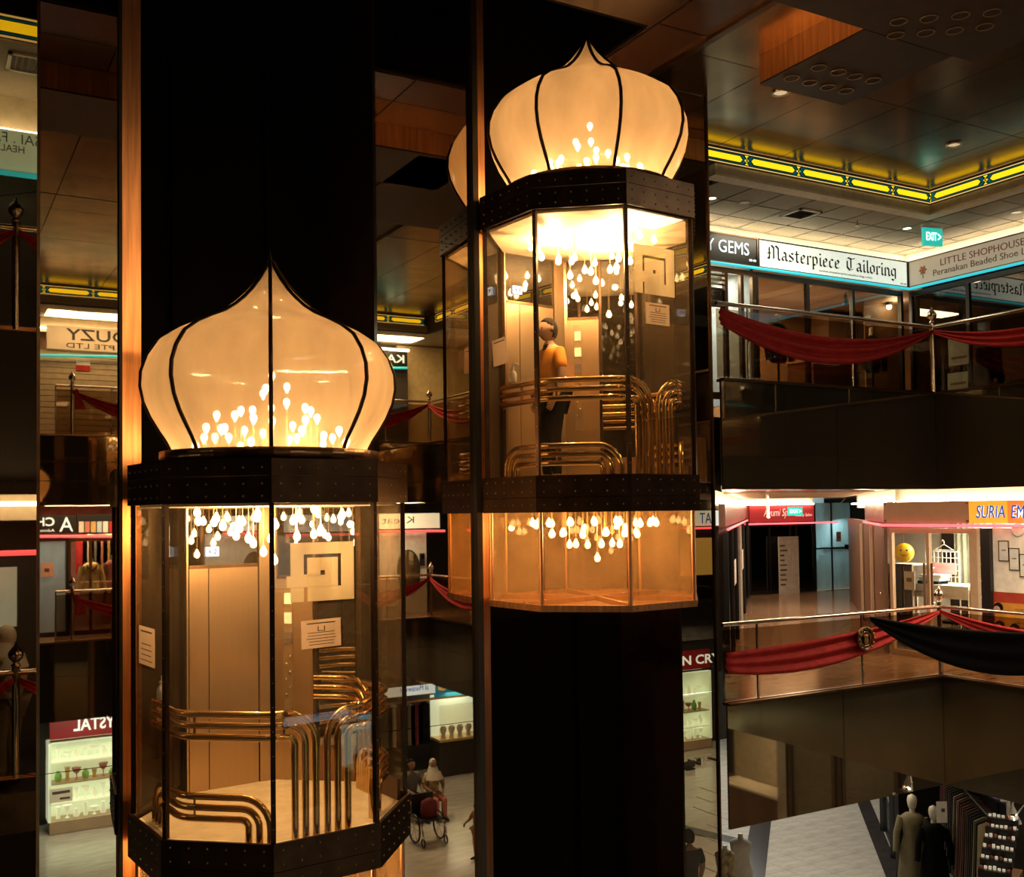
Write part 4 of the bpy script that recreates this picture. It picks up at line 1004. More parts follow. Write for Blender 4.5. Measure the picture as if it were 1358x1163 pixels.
# counter with folded cloth bundles
cx0, cx1 = on_y(1060, 430, YSA+.9).x, on_y(1120, 430, YSA+.9).x
t = thing('counter', 'wooden counter stacked with cloth in the tailoring shop', 'counter', ((cx0+cx1)/2, YSA+.9, L3))
MB().box((cx0, YSA+.6, L3), (cx1, YSA+1.2, L3+.82)).build('body', M['wood'], t); MB().box((cx0-.02, YSA+.58, L3+.82), (cx1+.02, YSA+1.22, L3+.86)).build('worktop', M['beige'], t)
for i in range(6):
    x = cx0+.1+(cx1-cx0-.2)*i/5; mb = MB(); zz = L3+.86
    for j in range(3): mb.obox((x, YSA+.8+.02*j, zz+.025+.05*j), (.1, .01*j, 0), (-.01, .13, 0), (0, 0, .024))
    o = mb.build('folded_cloth', [M['offwhite'], M['grey'], M['khaki']][i % 3]); tag(o, '%s folded cloth on the tailoring counter, %s' % (['pale', 'grey', 'khaki'][i % 3], ['by the bust', 'second from the bust', 'third from the bust', 'fourth from the bust', 'next to last', 'at the far end'][i]), 'cloth', 'cloth on the tailoring counter')
def bust(label, p, jacket, zf, h=1.42):
    p = Vector((p[0], p[1], zf)); t = thing('tailor_bust', label, 'mannequin', tuple(p))
    MB().lathe(p, [(.16, 0), (.16, .02), (.02, .05), (.018, .75)], 12).build('stand', M['black'], t)
    MB().lathe(p+NZ*.72, [(.13, 0), (.17, .05), (.15, .22), (.19, .45), (.2, .52), (.13, .60), (.07, .64)], 16, 1, .65).build('jacket', jacket, t)
    MB().lathe(p+NZ*1.34, [(.07, 0), (.055, .05), (.05, .12), (.054, .15), (.01, .17)], 12).build('neck', M['mannequin'], t)
    for s in (-1, 1):
        MB().tube([p+Vector((.2*s, 0, 1.24)), p+Vector((.26*s, -.02, 1.0)), p+Vector((.25*s, -.04, .75))], .05, 8, radii=[.065, .055, .045]).build('sleeve', jacket, t)
q = on_y(1031, 420, YSA+.45); bust('tailor bust in a dark jacket in the tailoring window', (q.x, q.y), M['navy'], L3-.02)
q = on_y(1156, 430, YSA+.5); bust('tailor bust in a dark jacket beside the menswear panel', (q.x, q.y), M['blackmat'], L3-.05)
# desk lamp hung from the shop ceiling
q = on_y(1121, 395, YSA+.7)
t = thing('pendant_spot', 'black cone spotlight hanging in the tailoring shop', 'lamp', (q.x, q.y, q.z-.1))
MB().lathe((q.x, q.y, q.z-.12), [(.055, 0), (.05, .02), (.025, .16), (.015, .18)], 12).build('shade', M['black'], t)
MB().tube([(q.x, q.y, q.z+.05), (q.x+.03, q.y, q.z+.16), (q.x+.03, q.y, S0-.02)], .008, 6).build('stem', M['black'], t)
q = on_y(1179, 407, YSA+1.0)
t = thing('spot_lamp', 'small bright spot lamp behind the tailoring window', 'lamp', tuple(q))
MB().ball(q, .05, 12).build('lens', glow('spot_glow', (1, .8, .5), 14), t); MB().lathe(q+NZ*.03, [(.055, 0), (.06, .04), (.03, .12), (.01, .3)], 12).build('housing', M['black'], t)
point_light('spot_lamp_light', q-Vector((0, .15, 0)), 5, (1, .75, .45))
# menswear panel
a = on_y(1146, 392, YSA+1.1); b = on_y(1192, 380, YSA+1.1)
sign('menswear_panel', 'brown panel lettered MENSWEAR inside the tailoring shop', (a.x, YSA+1.1), (1, 0), b.x-a.x, L3, on_y(1170, 385, YSA+1.1).z+.14, M['interior'], .03, [('MENSWEAR', .05, .95, .905, .955, M['txt_dark'], .02)], cat='panel')
# plates in the gem window
a = on_y(938, 390, YSA+.06); b = on_y(963, 390, YSA+.06)
sign('window_plate', 'mauve plate with CITY and exchange lettering in the gem window', (a.x-.3, YSA+.10), (1, 0), b.x-a.x+.3, on_y(950, 405, YSA).z, on_y(950, 379, YSA).z, pm('mauve', (.22, .13, .11), .5), .01,
     [('CITY', .62, .92, .6, .85, M['paper']), ('change', .52, .97, .15, .45, M['paper'])], cat='plate')
for i in range(3):
    z = on_y(950, 366+6*i, YSA+.06).z
    o = MB().box((a.x-.2, YSA+.05, z), (b.x, YSA+.06, z+.03)).build('window_stripe', M['paper']); tag(o, 'white stripe decal above the mauve plate, %s' % ['top', 'middle', 'bottom'][i], 'decal', 'gem window stripes')
# exit sign
p = on_y(1235, 312, YA+.3)
t = sign('exit_sign', 'green hanging EXIT sign with arrow under the tiled ceiling', (p.x-.17, p.y), (1, -.18), .36, on_y(1235, 326, YA+.3).z, on_y(1235, 303, YA+.3).z, M['exit_green'], .05,
     [('EXIT', .12, .68, .28, .74, M['exit_white'], .005), ('>', .74, .9, .32, .7, M['exit_white'], .005)])
zt = on_y(1235, 303, YA+.3).z
MB().obox((p.x+.01, p.y, zt+.022), (.19, -.034, 0), (.006, .03, 0), (0, 0, .022)).build('housing', M['white'], t)
MB().tube([(p.x, p.y, zt+.04), (p.x, p.y, 11.15)], .012, 6).build('hanger', M['white'], t)
# ceiling vent, downlights, sprinkler
def vent(label, p, z, s=.3):
    t = thing('ceiling_vent', label, 'vent', (p.x, p.y, z-.02))
    mb = MB()
    for q in ((-1, 0), (1, 0), (0, -1), (0, 1)):
        mb.obox((p.x+q[0]*s, p.y+q[1]*s, z-.012), (.02 if q[0] else s+.02, 0, 0), (0, .02 if q[1] else s+.02, 0), (0, 0, .012))
    mb.build('frame', M['white'], t)
    for i in range(7): MB().obox((p.x, p.y-s+.04+i*(2*s-.08)/6, z-.01), (s-.02, 0, 0), (0, .018, .008), (0, -.001, .002)).build('slat', M['cgrid'], t)
CZ = 11.146
vent('square white air vent in the tiled ceiling above the tailoring sign', on_z(1062, 283, CZ), CZ, .2)
def dl(label, px, py, es=6):
    p = on_z(px, py, CZ); t = thing('recessed_downlight', label, 'downlight', (p.x, p.y, CZ-.02))
    n = 14; MB().tube([(p.x+.07*math.cos(2*PI*k/n), p.y+.07*math.sin(2*PI*k/n), CZ-.006) for k in range(n+1)], .012, 6, False).build('trim_ring', M['white'], t)
    MB().lathe((p.x, p.y, CZ-.008), [(.06, 0), (.058, .006)], 14).build('lens', glow('lens_%d' % px, (1, .85, .6), es), t)
dl('lit downlight in the tiled ceiling beside the exit sign', 1203, 302, 7); dl('lit downlight in the tiled ceiling beside the lift glass', 944, 262, 7)
dl('dark round speaker in the tiled ceiling above the gems sign', 988, 268, .05); dl('dim downlight at the far end of the shophouse ceiling', 1348, 281, .6)
p = on_z(1137, 292, CZ)
o = MB().lathe((p.x, p.y, CZ-.09), [(.04, 0), (.03, .01), (.012, .03), (.012, .09)], 10).build('sprinkler', M['brass']); tag(o, 'brass sprinkler head under the tiled ceiling', 'sprinkler')
# boards behind the side balustrade
for (x0, x1, y0, y1, m, lb) in ((1258, 1284, 445, 486, M['skyblue'], 'pale blue poster on the dark shophouse front'), (1257, 1283, 492, 520, M['skyblue'], 'pale board standing below the blue poster')):
    a = on_x(x0, y1, SX-.02); b = on_x(x1, y0, SX-.02)
    t = thing('window_poster', lb, 'poster', (SX-.02, (a.y+b.y)/2, a.z)); MB().box((SX-.02, b.y, a.z), (SX-.008, a.y, b.z)).build('sheet', m, t)
    MB().box((SX-.024, b.y+.03, a.z+.1), (SX-.021, a.y-.06, a.z+.14)).build('print', M['txt_grey'], t)
# plates and jars inside the dark shop
for i, (px, py, r) in enumerate(((1222, 392, .11), (1249, 388, .1), (1224, 413, .11), (1248, 412, .09), (1278, 405, .12), (1283, 425, .11))):
    q = on_x(px, py, SX+.475)
    o = MB().lathe((0, 0, 0), [(r*.4, 0), (r*.9, .012), (r, .02), (r*.9, .022), (.01, .01)], 18).build('display_plate', M['offwhite'] if i % 2 else M['khaki'])
    o.rotation_euler = (0, -PI/2, 0); o.location = q
    tag(o, 'round plate on the dark shophouse wall, %s' % ['upper by the corner', 'upper, second', 'lower by the corner', 'lower, second', 'third along, upper', 'third along, lower'][i], 'plate', 'plates in the shophouse')
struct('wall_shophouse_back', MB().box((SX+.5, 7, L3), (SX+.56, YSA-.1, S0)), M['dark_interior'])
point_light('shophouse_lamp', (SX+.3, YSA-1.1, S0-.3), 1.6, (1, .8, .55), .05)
area_light('gallery_light', (11.5, YA+.9, 11.1), 1.2, 26, (1, .86, .62), (11.5, YA+.9, 0), .4)

# the next sign along the side wall, visible only in the mirror beside the upper lift
sign('shop_sign', 'plain bluish-white lit sign mirrored beside the upper lift', (SX, 7.7), (0, -1), 5.5, S0, S1, glow('bluish_sign', (.62, .78, .85), .9), .12, [])
neon('cyan neon tube under the bluish sign mirrored beside the upper lift', [(SX-.05, 7.7, S0-.05), (SX-.05, 2.2, S0-.05)], M['neon_c'], .024)
# ================================================================== SPA LEVEL (direct view)
BX = lambda px, py, o=0.0: on_x(px, py, SX+o)
T0, T1 = BX(1230, 693.5).z, BX(1230, 665).z
C2 = BX(1172, 690); C2y = C2.y
E_ = at(1127, 790, 29.0); cdir = Vector((E_.x-SX, E_.y-C2y, 0)).normalized(); cn = Vector((-cdir.y, cdir.x, 0))
M['ribbed'] = pm('ribbed_bronze', (.5, .36, .24), .22, .8, .15, 5, stretch=(20, 20, .2))
M['fascia'] = pm('beige_fascia', (.55, .38, .24), .5, 0, .05)
M['yel'] = glow('sign_yellow', (.9, .42, .03), .75); M['org'] = glow('sign_orange', (.9, .2, .03), .75)
M['blue_txt'] = glow('sign_blue', (.0, .08, .5), .5); M['white_txt'] = glow('sign_outline', (.9, .95, 1), .9)
M['spa_red'] = glow('sign_red', (.36, .03, .03), .55); M['script'] = glow('script_letters', (.95, .6, .5), .8)
y85 = BX(1285, 680).y; yend = 5.0
t = thing('fascia_board', 'plain beige fascia board beside the yellow and orange sign', 'fascia', (SX, (C2y+y85)/2, T0))
MB().box((SX-.0, y85+.005, T0), (SX+.12, C2y, T1)).build('board', M['fascia'], t)
for yy in (C2y-.03, y85+.03):
    for zz_ in (T0+.03, T1-.03): MB().obox((SX-.004, yy, zz_), (.006, 0, 0), (0, .02, 0), (0, 0, .02)).build('clip', M['bronze_trim'], t)
y36 = BX(1336, 680).y
s1 = sign('shop_sign', 'yellow and orange sign with blue SURIA EM lettering', (SX, y85), (0, -1), y85-y36, T0, T1, M['yel'], .12, [])
MB().box((SX, y36-1.6, T0), (SX+.12, y36, T1)).build('board', M['org'], s1)
wd = y85-y36; hh = T1-T0
for (m, of, dp) in ((M['white_txt'], .03, .004), (M['blue_txt'], .0, .010)):
    letters('SURIA', Vector((SX-.002, y85-wd*.2, T0+hh*.22)), (0, -1, 0), UP, wd*.74, hh*.56, m, s1, off=of, depth=dp, shear=.18)
    letters('EM', Vector((SX-.002, y36-wd*.1, T0+hh*.22)), (0, -1, 0), UP, wd*.34, hh*.56, m, s1, off=of, depth=dp, shear=.18)
neon('red neon tube under the beige fascia and the yellow sign', [(SX-.04, C2y+.02, T0-.04), (SX-.04, y36-1.6, T0-.04)], M['neon_r'], .022)
cove('wall_cove_c', (SX, C2y), (SX, 6.2), (-1, 0), T1, 7.05, 'warm tube lamp hidden above the yellow sign')
# corridor side: ribbed fascia, its neon, timber door wall
def corr(s, o=0.0): p = Vector((SX, C2y, 0))+cdir*s+cn*o; return p
t = thing('fascia_board', 'ribbed bronze fascia turning into the corridor', 'fascia', tuple(corr(1.3)+NZ*T0))
for i in range(13):
    a = corr(.02+i*.35); b = corr(.02+i*.35+.33); MB().slab(a, b, T0, T1, .1, (-cn.x, -cn.y)).build('rib_panel', M['ribbed'], t)
neon('red neon tube under the ribbed bronze fascia', [corr(0, .04)+NZ*(T0-.04), corr(4.4, .04)+NZ*(T0-.04)], M['neon_r'], .022)
cv = [corr(0, -.2), corr(10.5, -.2)]
struct('wall_cove_d', MB().slab(cv[0], cv[1], T1-.1, 7.05, .02, (-cn.x, -cn.y)), M['cove'])
o = MB().tube([corr(.1, -.05)+NZ*(T1+.01), corr(10, -.05)+NZ*(T1+.01)], .018, 8).build('tube_lamp', M['lamp']); tag(o, 'warm tube lamp hidden above the ribbed corridor fascia', 'tube lamp')
struct('wall_corridor_right', MB().slab(corr(.6, -.02), corr(11.5, -.02), L2, T0-.02, .08, (-cn.x, -cn.y)), M['wood'])
for s, lb in ((.15, 'tall timber door leaf at the corridor corner'),):
    t = thing('door_leaf', lb, 'door', tuple(corr(s)+NZ*L2)); MB().slab(corr(.03), corr(.58), L2, T0-.09, .05, (-cn.x, -cn.y)).build('leaf', M['wood'], t)
    MB().ball(corr(.5, .03)+NZ*(L2+1.0), .03, 8).build('handle', M['chrome'], t)
for s, lb in ((2.6, 'pale post halfway along the corridor'), (5.5, 'pale post deep in the corridor')):
    p = corr(s, .04); t = thing('corridor_post', lb, 'post', (p.x, p.y, L2))
    MB().slab(corr(s), corr(s+.14), L2, T0-.09, -.05, (-cn.x, -cn.y)).build('post', M['beige'], t); MB().obox(p+NZ*(L2+.1), cdir*.05, cn*.03, (0, 0, .06)).build('foot_plate', M['black'], t)
# corridor end: spa front and glazed stair door
YE = 23.4
ex = lambda px, py, o=0: on_y(px, py, YE+o)
x0, x1, x2 = ex(985, 700).x, ex(1080.5, 700).x, ex(1130, 700).x
q0, q1 = ex(1035, 692).z, ex(1035, 670).z
sign('shop_sign', 'small red sign with pale script at the end of the corridor', (ex(993, 690).x, YE), (1, 0), x1-ex(993, 690).x, q0, q1, M['spa_red'], .1,
     [('Ayumi Spa', .22, .62, .2, .8, M['script'], -.01, .3), ('Beauty Salon', .70, .96, .25, .5, M['script'], -.01, .2)], frame=M['bronze_trim'])
neon('red neon tube under the small spa sign', [(ex(990, 696).x, YE-.06, q0-.05), (x1+.9, YE-.06, q0-.05)], M['neon_r'], .025)
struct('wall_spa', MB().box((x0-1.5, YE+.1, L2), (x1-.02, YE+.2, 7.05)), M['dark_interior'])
sp = shopfront('black glass front of the spa at the end of the corridor', (ex(996, 750).x, YE+.02), (1, 0), x1-ex(996, 750).x, L2, q0-.06, [.3, .62, .72], M['darkglass'], M['black'])
a, b = ex(1030, 778, -.1), ex(1055, 711, -.1)
t = thing('standing_poster', 'tall white price poster standing before the spa', 'poster', ((a.x+b.x)/2, YE-.2, L2))
MB().box((a.x, YE-.22, L2), (b.x, YE-.19, b.z)).build('board', M['white'], t)
random.seed(3)
for i in range(9):
    z = L2+.25+i*(b.z-L2-.4)/9; w_ = random.uniform(.2, .4)
    MB().box((a.x+.05, YE-.224, z), (a.x+.05+w_*(b.x-a.x), YE-.221, z+.05)).build('print', M['txt_grey'] if i % 3 else M['ink'], t)
sd = thing('door_1', None, None, (x1, YE, L2)); sd['kind'] = 'structure'
MB().box((x1, YE+.02, L2+.03), (x2, YE+.03, 6.9)).build('pane', glass('stair_glass', (.7, .8, .8), .08, haze=.45, hazec=(.5, .62, .62)), sd)
xm_ = ex(1104, 740).x
for xx in (x1+.02, xm_, x2-.03): MB().box((xx-.025, YE, L2), (xx+.025, YE+.05, 6.9)).build('mullion', M['black'], sd)
zb_ = ex(1100, 728).z; MB().box((x1, YE-.005, zb_), (x2, YE+.05, zb_+.05)).build('push_bar', M['black'], sd)
MB().box((x2-.35, YE-.03, zb_-.02), (x2, YE, zb_+.12)).build('lock_case', M['black'], sd)
a = ex(1109, 718); t = thing('notice_sheet', 'pink notice on the glazed stair door', 'notice', (a.x, YE, a.z)); MB().box((a.x, YE-.012, a.z), (a.x+.2, YE-.006, a.z+.3)).build('sheet', pm('pink_paper', (.75, .5, .45), .7), t)
MB().box((a.x+.03, YE-.015, a.z+.1), (a.x+.17, YE-.013, a.z+.14)).build('print', M['txt_grey'], t)
struct('wall_stair', MB().box((x1-.05, YE+2.6, L2), (x2+1.5, YE+2.7, 7.05)), pm('stair_wall', (.4, .5, .5), .6))
stp = thing('staircase', 'grey concrete stairs behind the glazed door', 'staircase', (x1, YE+1, L2))
for i in range(12): MB().box((x1+.05+.22*i, YE+1.2, L2+.17*i), (x1+.05+.22*(i+1), YE+2.4, L2+.17*(i+1))).build('step', pm('stair_stone', (.35, .4, .4), .7) if i == 0 else bpy.data.materials['stair_stone'], stp)
MB().tube([(x1+.05, YE+1.18, L2+.9), (x1+2.7, YE+1.18, L2+2.9)], .03, 8).build('stair_rail', M['chrome'], stp)
area_light('stair_lamp', ((x1+x2)/2, YE+.35, 6.75), .6, 150, (.75, .95, 1), ((x1+x2)/2+.2, YE+2.4, 5.0))
struct('wall_spa_cove', MB().box((x0-1.5, YE+.02, q1+.02), (x1-.02, YE+.1, 7.05)), M['cove'])
o = MB().tube([(x0-1.2, YE-.08, q1+.03), (x1-.1, YE-.08, q1+.03)], .02, 8).build('tube_lamp', M['lamp']); tag(o, 'warm tube lamp above the small spa sign', 'tube lamp')
# left-hand shop of the corridor
la, lb_ = at(964, 800, 16.2), at(993, 790, 30.0); ld = Vector((lb_.x-la.x, lb_.y-la.y, 0)).normalized(); lnn = Vector((ld.y, -ld.x, 0))
def lwp(s, o=0.0): return Vector((la.x, la.y, 0))+ld*s+lnn*o
LL = (Vector((lb_.x, lb_.y, 0))-Vector((la.x, la.y, 0))).length
t = thing('fascia_board', 'ribbed reddish fascia on the corridor side nearest the lifts', 'fascia', tuple(lwp(2)+NZ*T0))
for i in range(24):
    MB().slab(lwp(i*LL/24+.01), lwp((i+1)*LL/24-.01), T0, T1, .1, (-lnn.x, -lnn.y)).build('rib_panel', pm('ribbed_red', (.5, .27, .2), .25, .7) if i == 0 else bpy.data.materials['ribbed_red'], t)
neon('red neon tube under the ribbed reddish fascia', [lwp(0, .04)+NZ*(T0-.04), lwp(LL*.9, .04)+NZ*(T0-.04)], M['neon_r'], .022)
struct('wall_cove_e', MB().slab(lwp(.1, -.16), lwp(LL, -.16), T1-.1, 7.05, .02, (-lnn.x, -lnn.y)), M['cove'])
o = MB().tube([lwp(.1, -.05)+NZ*(T1+.01), lwp(LL-.2, -.05)+NZ*(T1+.01)], .018, 8).build('tube_lamp', M['lamp']); tag(o, 'warm tube lamp hidden above the ribbed reddish fascia', 'tube lamp')
struct('wall_corridor_left', MB().slab(lwp(.3, -.12), lwp(LL, -.12), L2, T0, .05, (-lnn.x, -lnn.y)), M['dark_interior'])
sf = thing('shopfront', 'glass front of the corridor shop nearest the lifts', 'shopfront', tuple(lwp(.2)+NZ*L2))
for s in (.0, 2.2, 4.4, 7.0, 9.6, LL-.1): MB().obox(lwp(s)+NZ*((L2+T0)/2-.04), ld*.04, lnn*.04, (0, 0, (T0-L2)/2-.05)).build('mullion', M['white'] if s == 7.0 else M['black'], sf)
for s, e in ((.05, 2.15), (2.25, 4.35), (4.45, 6.95), (7.05, 9.55), (9.65, LL-.15)): MB().slab(lwp(s), lwp(e), L2+.02, T0-.1, .01, (-lnn.x, -lnn.y)).build('pane', M['darkglass'], sf)
for s, lb in ((3.0, 'white notice on the corridor shop glass'), (8.0, 'pair of pale notices deep in the corridor')):
    p = lwp(s, .015); t = thing('notice_sheet', lb, 'notice', (p.x, p.y, L2+1.2)); MB().slab(lwp(s, .012), lwp(s+.9, .012), L2+1.15, L2+1.6, .006, (lnn.x, lnn.y)).build('sheet', M['paper'], t)
# corridor ceiling panels and lamps
cp_ = bpy.data.objects['floor_gallery_upper']
for i in range(9):
    for j in range(4):
        s0 = i*1.2+.3; c = corr(s0+.6, .6+j*1.0); 
        MB().obox((c.x, c.y, 7.04), cdir*.59, cn*.49, (0, 0, .012)).build('ceiling_panel', M['fascia'], cp_)
for i, s in enumerate((1.5, 4.5, 8.0)):
    c = corr(s, 1.6); area_light('corridor_lamp', (c.x, c.y, 7.0), .6, 62, (1, .8, .56), (c.x, c.y, 0))
area_light('balcony_fill_a', (11.0, YA+.9, 7.0), 2.4, 60, (1, .8, .52), (11.0, YA+.9, 0), .4)  # added fill under the gallery ceiling, brightens the balcony
area_light('balcony_fill_b', (XB+.7, 9.0, 7.0), .4, 120, (1, .82, .58), (XB+.9, 9.0, 0), 2.4)  # added fill, brightens the side fascia and the white wall
# exit sign and camera pole in the corridor
p = at(1054, 676, 21.5)
sign('exit_sign', 'small green EXIT sign in the spa corridor', (p.x-.14, p.y+.05), (.87, -.49), .30, p.z-.12, p.z+.06, M['exit_green'], .04, [('EXIT', .12, .7, .28, .74, M['exit_white'], .005), ('>', .75, .92, .32, .7, M['exit_white'], .005)])
p = at(1018, 668, 20.5)
t = thing('ceiling_pole', 'short white pole dropping from the corridor ceiling', 'pole', (p.x, p.y, 6.55)); MB().tube([(p.x, p.y, 6.6), (p.x, p.y, 7.05)], .03, 10).build('pole', M['white'], t); MB().lathe((p.x, p.y, 6.55), [(.03, 0), (.045, .02), (.035, .06)], 10).build('camera_head', M['white'], t)
# ---- lit shop behind glass on the side wall
RY0 = y85
sfh = shopfront('glass shopfront with bar handles below the beige fascia', (SX+.02, C2y-.12), (0, -1), C2y-.12-y85, L2, T0-.09, [.48], M['shopglass'], M['fascia'])
for i, px in enumerate((1226, 1236)):
    p = BX(px, 770, -.05); a, b = BX(px, 806, -.05).z, BX(px, 747, -.05).z
    hb_ = MB().tube([(p.x, p.y, a), (p.x, p.y, b)], .022, 10).build('bar_handle', M['wood'], sfh)
    for zq in (a+.08, b-.08): MB().tube([(p.x, p.y, zq), (SX+.01, p.y, zq)], .01, 6).build('standoff', M['chrome'], hb_)
struct('wall_lit_shop_back', MB().box((SX+2.6, 8.0, L2), (SX+2.7, C2y+2.35, T0+.1)), M['lit_wall'])
struct('wall_lit_shop_side', MB().box((SX+.08, 9.55, L2), (SX+2.6, 9.63, T0+.1)), M['lit_wall'])
struct('ceiling_lit_shop', MB().prism([(SX+.1, 8.0), (SX+2.7, 8.0), (SX+2.7, C2y+2.3), (SX+.1, C2y-.3)], T0+.1, T0+.16), M['white'])
area_light('lit_shop_lamp', (SX+1.3, 11.6, T0+.05), 1.4, 240, (1, .92, .76), (SX+1.3, 11.6, 0))
area_light('lit_shop_lamp', (SX+1.2, 9.0, T0+.05), .8, 140, (1, .9, .72), (SX+1.2, 9.0, 0))
# balloon
p = BX(1199, 733, .35)
t = thing('smiley_balloon', 'yellow smiling balloon hanging in the lit shop window', 'balloon', tuple(p-NZ*.2))
MB().ball(p, .17, 18).build('balloon', pm('yellow_foil', (.95, .6, .03), .35), t)
dv = (CAM-p); dv.z = 0; dv.normalize(); sv = Vector((-dv.y, dv.x, 0))
for s in (-1, 1): MB().ball(p+dv*.155+sv*(.05*s)+NZ*.05, .018, 8).build('eye', M['ink'], t)
MB().tube([p+dv*(.165-.02*abs(i-4)/4)+sv*(.07*(i-4)/4)-NZ*(.045-.035*((i-4)/4)**2) for i in range(9)], .009, 6).build('smile', M['ink'], t)
MB().tube([p+NZ*.17, p+NZ*.3, (p.x, p.y, T0+.08)], .004, 4).build('ribbon', M['brass'], t)
# display case
a, b = BX(1186, 810, .5), BX(1217, 748, .5)
t = thing('display_case', 'glass display case under the smiling balloon', 'display case', ((SX+.5), (a.y+b.y)/2, L2))
for yy in (a.y, b.y):
    for xx in (SX+.35, SX+.75): MB().box((xx-.015, yy-.015, L2), (xx+.015, yy+.015, b.z)).build('corner_post', M['chrome'], t)
for i in range(4): MB().box((SX+.35, b.y, L2+.12+i*(b.z-L2-.14)/3), (SX+.75, a.y, L2+.14+i*(b.z-L2-.14)/3)).build('shelf', M['white'] if i == 3 else M['shopglass'], t)
MB().box((SX+.344, b.y, L2+.1), (SX+.35, a.y, b.z)).build('front_pane', M['darkglass'], t)
q = BX(1206, 770, .32); tq = thing('notice_sheet', 'pale pink notice on the display case', 'notice', tuple(q)); MB().box((q.x, q.y-.11, q.z-.16), (q.x+.006, q.y+.11, q.z+.16)).build('sheet', M['paper'], tq); MB().box((q.x-.003, q.y-.05, q.z-.02), (q.x-.001, q.y+.06, q.z+.05)).build('print', M['txt_grey'], tq)
rn = random.Random(5)
for i in range(8):
    yy = b.y+(a.y-b.y)*(.12+.76*(i % 4)/3); zz_ = L2+.14+(i//4)*(b.z-L2-.14)/3
    o = MB().lathe((SX+.55, yy, zz_), [(.035, 0), (.05, .04), (.03, .1), (.02, .13), (.03, .16)], 10).build('figurine', [M['ink'], M['white'], M['chrome']][i % 3]); tag(o, '%s figurine on the %s shelf of the display case, %s' % (['dark', 'white', 'silver'][i % 3], ['bottom', 'second'][i//4], ['first', 'second', 'third', 'fourth'][i % 4]), 'figurine', 'figurines in the case')
# wire rack with a pink towel, worktable with cloth, chair, curtain, hanger
p = BX(1250, 752, 1.4); t = thing('wire_rack', 'white wire rack with pink towel in the lit shop', 'rack', (p.x, p.y, L2))
for i in range(9): MB().tube([(p.x, p.y-.35+i*.0875, p.z-.28), (p.x, p.y-.35+i*.0875, p.z+.28)], .008, 5).build('wire', M['white'], t)
for i in range(6): MB().tube([(p.x, p.y-.35, p.z-.28+i*.112), (p.x, p.y+.35, p.z-.28+i*.112)], .008, 5).build('wire', M['white'], t)
for s in (-.35, .35): MB().tube([(p.x, p.y+s, L2), (p.x, p.y+s, p.z+.28)], .014, 6).build('leg', M['white'], t)
MB().box((p.x-.03, p.y-.3, p.z-.12), (p.x-.01, p.y+.2, p.z+.08)).build('towel', pm('pink_towel', (.75, .4, .42), .9), t)
p = BX(1258, 790, 1.0); t = thing('worktable', 'white-draped worktable with folded laundry in the lit shop', 'table', (p.x, p.y, L2)); zt_ = BX(1258, 775, 1.0).z
MB().box((p.x-.3, p.y-.62, zt_-.05), (p.x+.4, p.y+.5, zt_)).build('tabletop', M['white'], t)
for sx_ in (-.26, .36):
    for sy_ in (-.58, .46): MB().box((p.x+sx_-.02, p.y+sy_-.02, L2), (p.x+sx_+.02, p.y+sy_+.02, zt_-.05)).build('leg', M['chrome'], t)
MB().box((p.x-.31, p.y-.63, zt_-.22), (p.x-.305, p.y+.5, zt_+.006)).build('cloth_drop', M['white'], t)
for i, m in enumerate((M['navy'], M['skyblue'], M['offwhite'])):
    o = MB().obox((p.x-.05, p.y+.28-.03*i, zt_+.03+.055*i), (.16, .02, 0), (-.02, .2, 0), (0, 0, .026)).build('folded_laundry', m); tag(o, '%s folded laundry on the draped worktable' % ['navy', 'pale blue', 'off-white'][i], 'laundry', 'laundry pile')
p = BX(1252, 722, 1.5); t = thing('clothes_hanger', 'white clothes hanger against the dark shop window', 'hanger', tuple(p))
MB().tube([p+Vector((0, .2, -.1)), p, p+Vector((0, -.2, -.1)), p+Vector((0, .2, -.1))], .008, 6).build('frame', M['white'], t); MB().tube([p, p+NZ*.06, p+Vector((0, .03, .09)), p+Vector((0, .04, .06))], .006, 6).build('hook', M['white'], t)
a, b = BX(1245, 760, 2.4), BX(1262, 705, 2.4)
o = MB().box((SX+2.5, b.y, a.z), (SX+2.58, a.y, b.z)).build('dark_shop_window', M['dark_interior']); tag(o, 'dark inner window behind the clothes hanger', 'window panel')
ca, cb = BX(1262, 770, 2.2), BX(1286, 705, 2.2); vs = []
for j in range(2):
    for i in range(33): vs.append((SX+2.3+.04*math.sin(i*1.3), ca.y+(cb.y-.4-ca.y)*i/32, (L2+.3, T0)[j]))
o = MB().add(vs, [(i, i+1, 33+i+1, 33+i) for i in range(32)], True).build('curtain', pm('sage_curtain', (.45, .47, .36), .8)); o.modifiers.new('s', 'SOLIDIFY').thickness = .01; tag(o, 'pleated sage curtain at the back of the lit shop', 'curtain')
p = BX(1265, 765, 1.7); t = thing('chair', 'black low-backed chair behind the worktable', 'chair', (p.x, p.y, L2))
MB().box((p.x-.2, p.y-.22, L2+.42), (p.x+.2, p.y+.22, L2+.47)).build('seat', M['black'], t); MB().box((p.x+.17, p.y-.22, L2+.47), (p.x+.2, p.y+.22, L2+.98)).build('backrest', M['black'], t)
for sx_ in (-.17, .17):
    for sy_ in (-.19, .19): MB().tube([(p.x+sx_, p.y+sy_, L2), (p.x+sx_, p.y+sy_, L2+.42)], .014, 6).build('leg', M['chrome'], t)
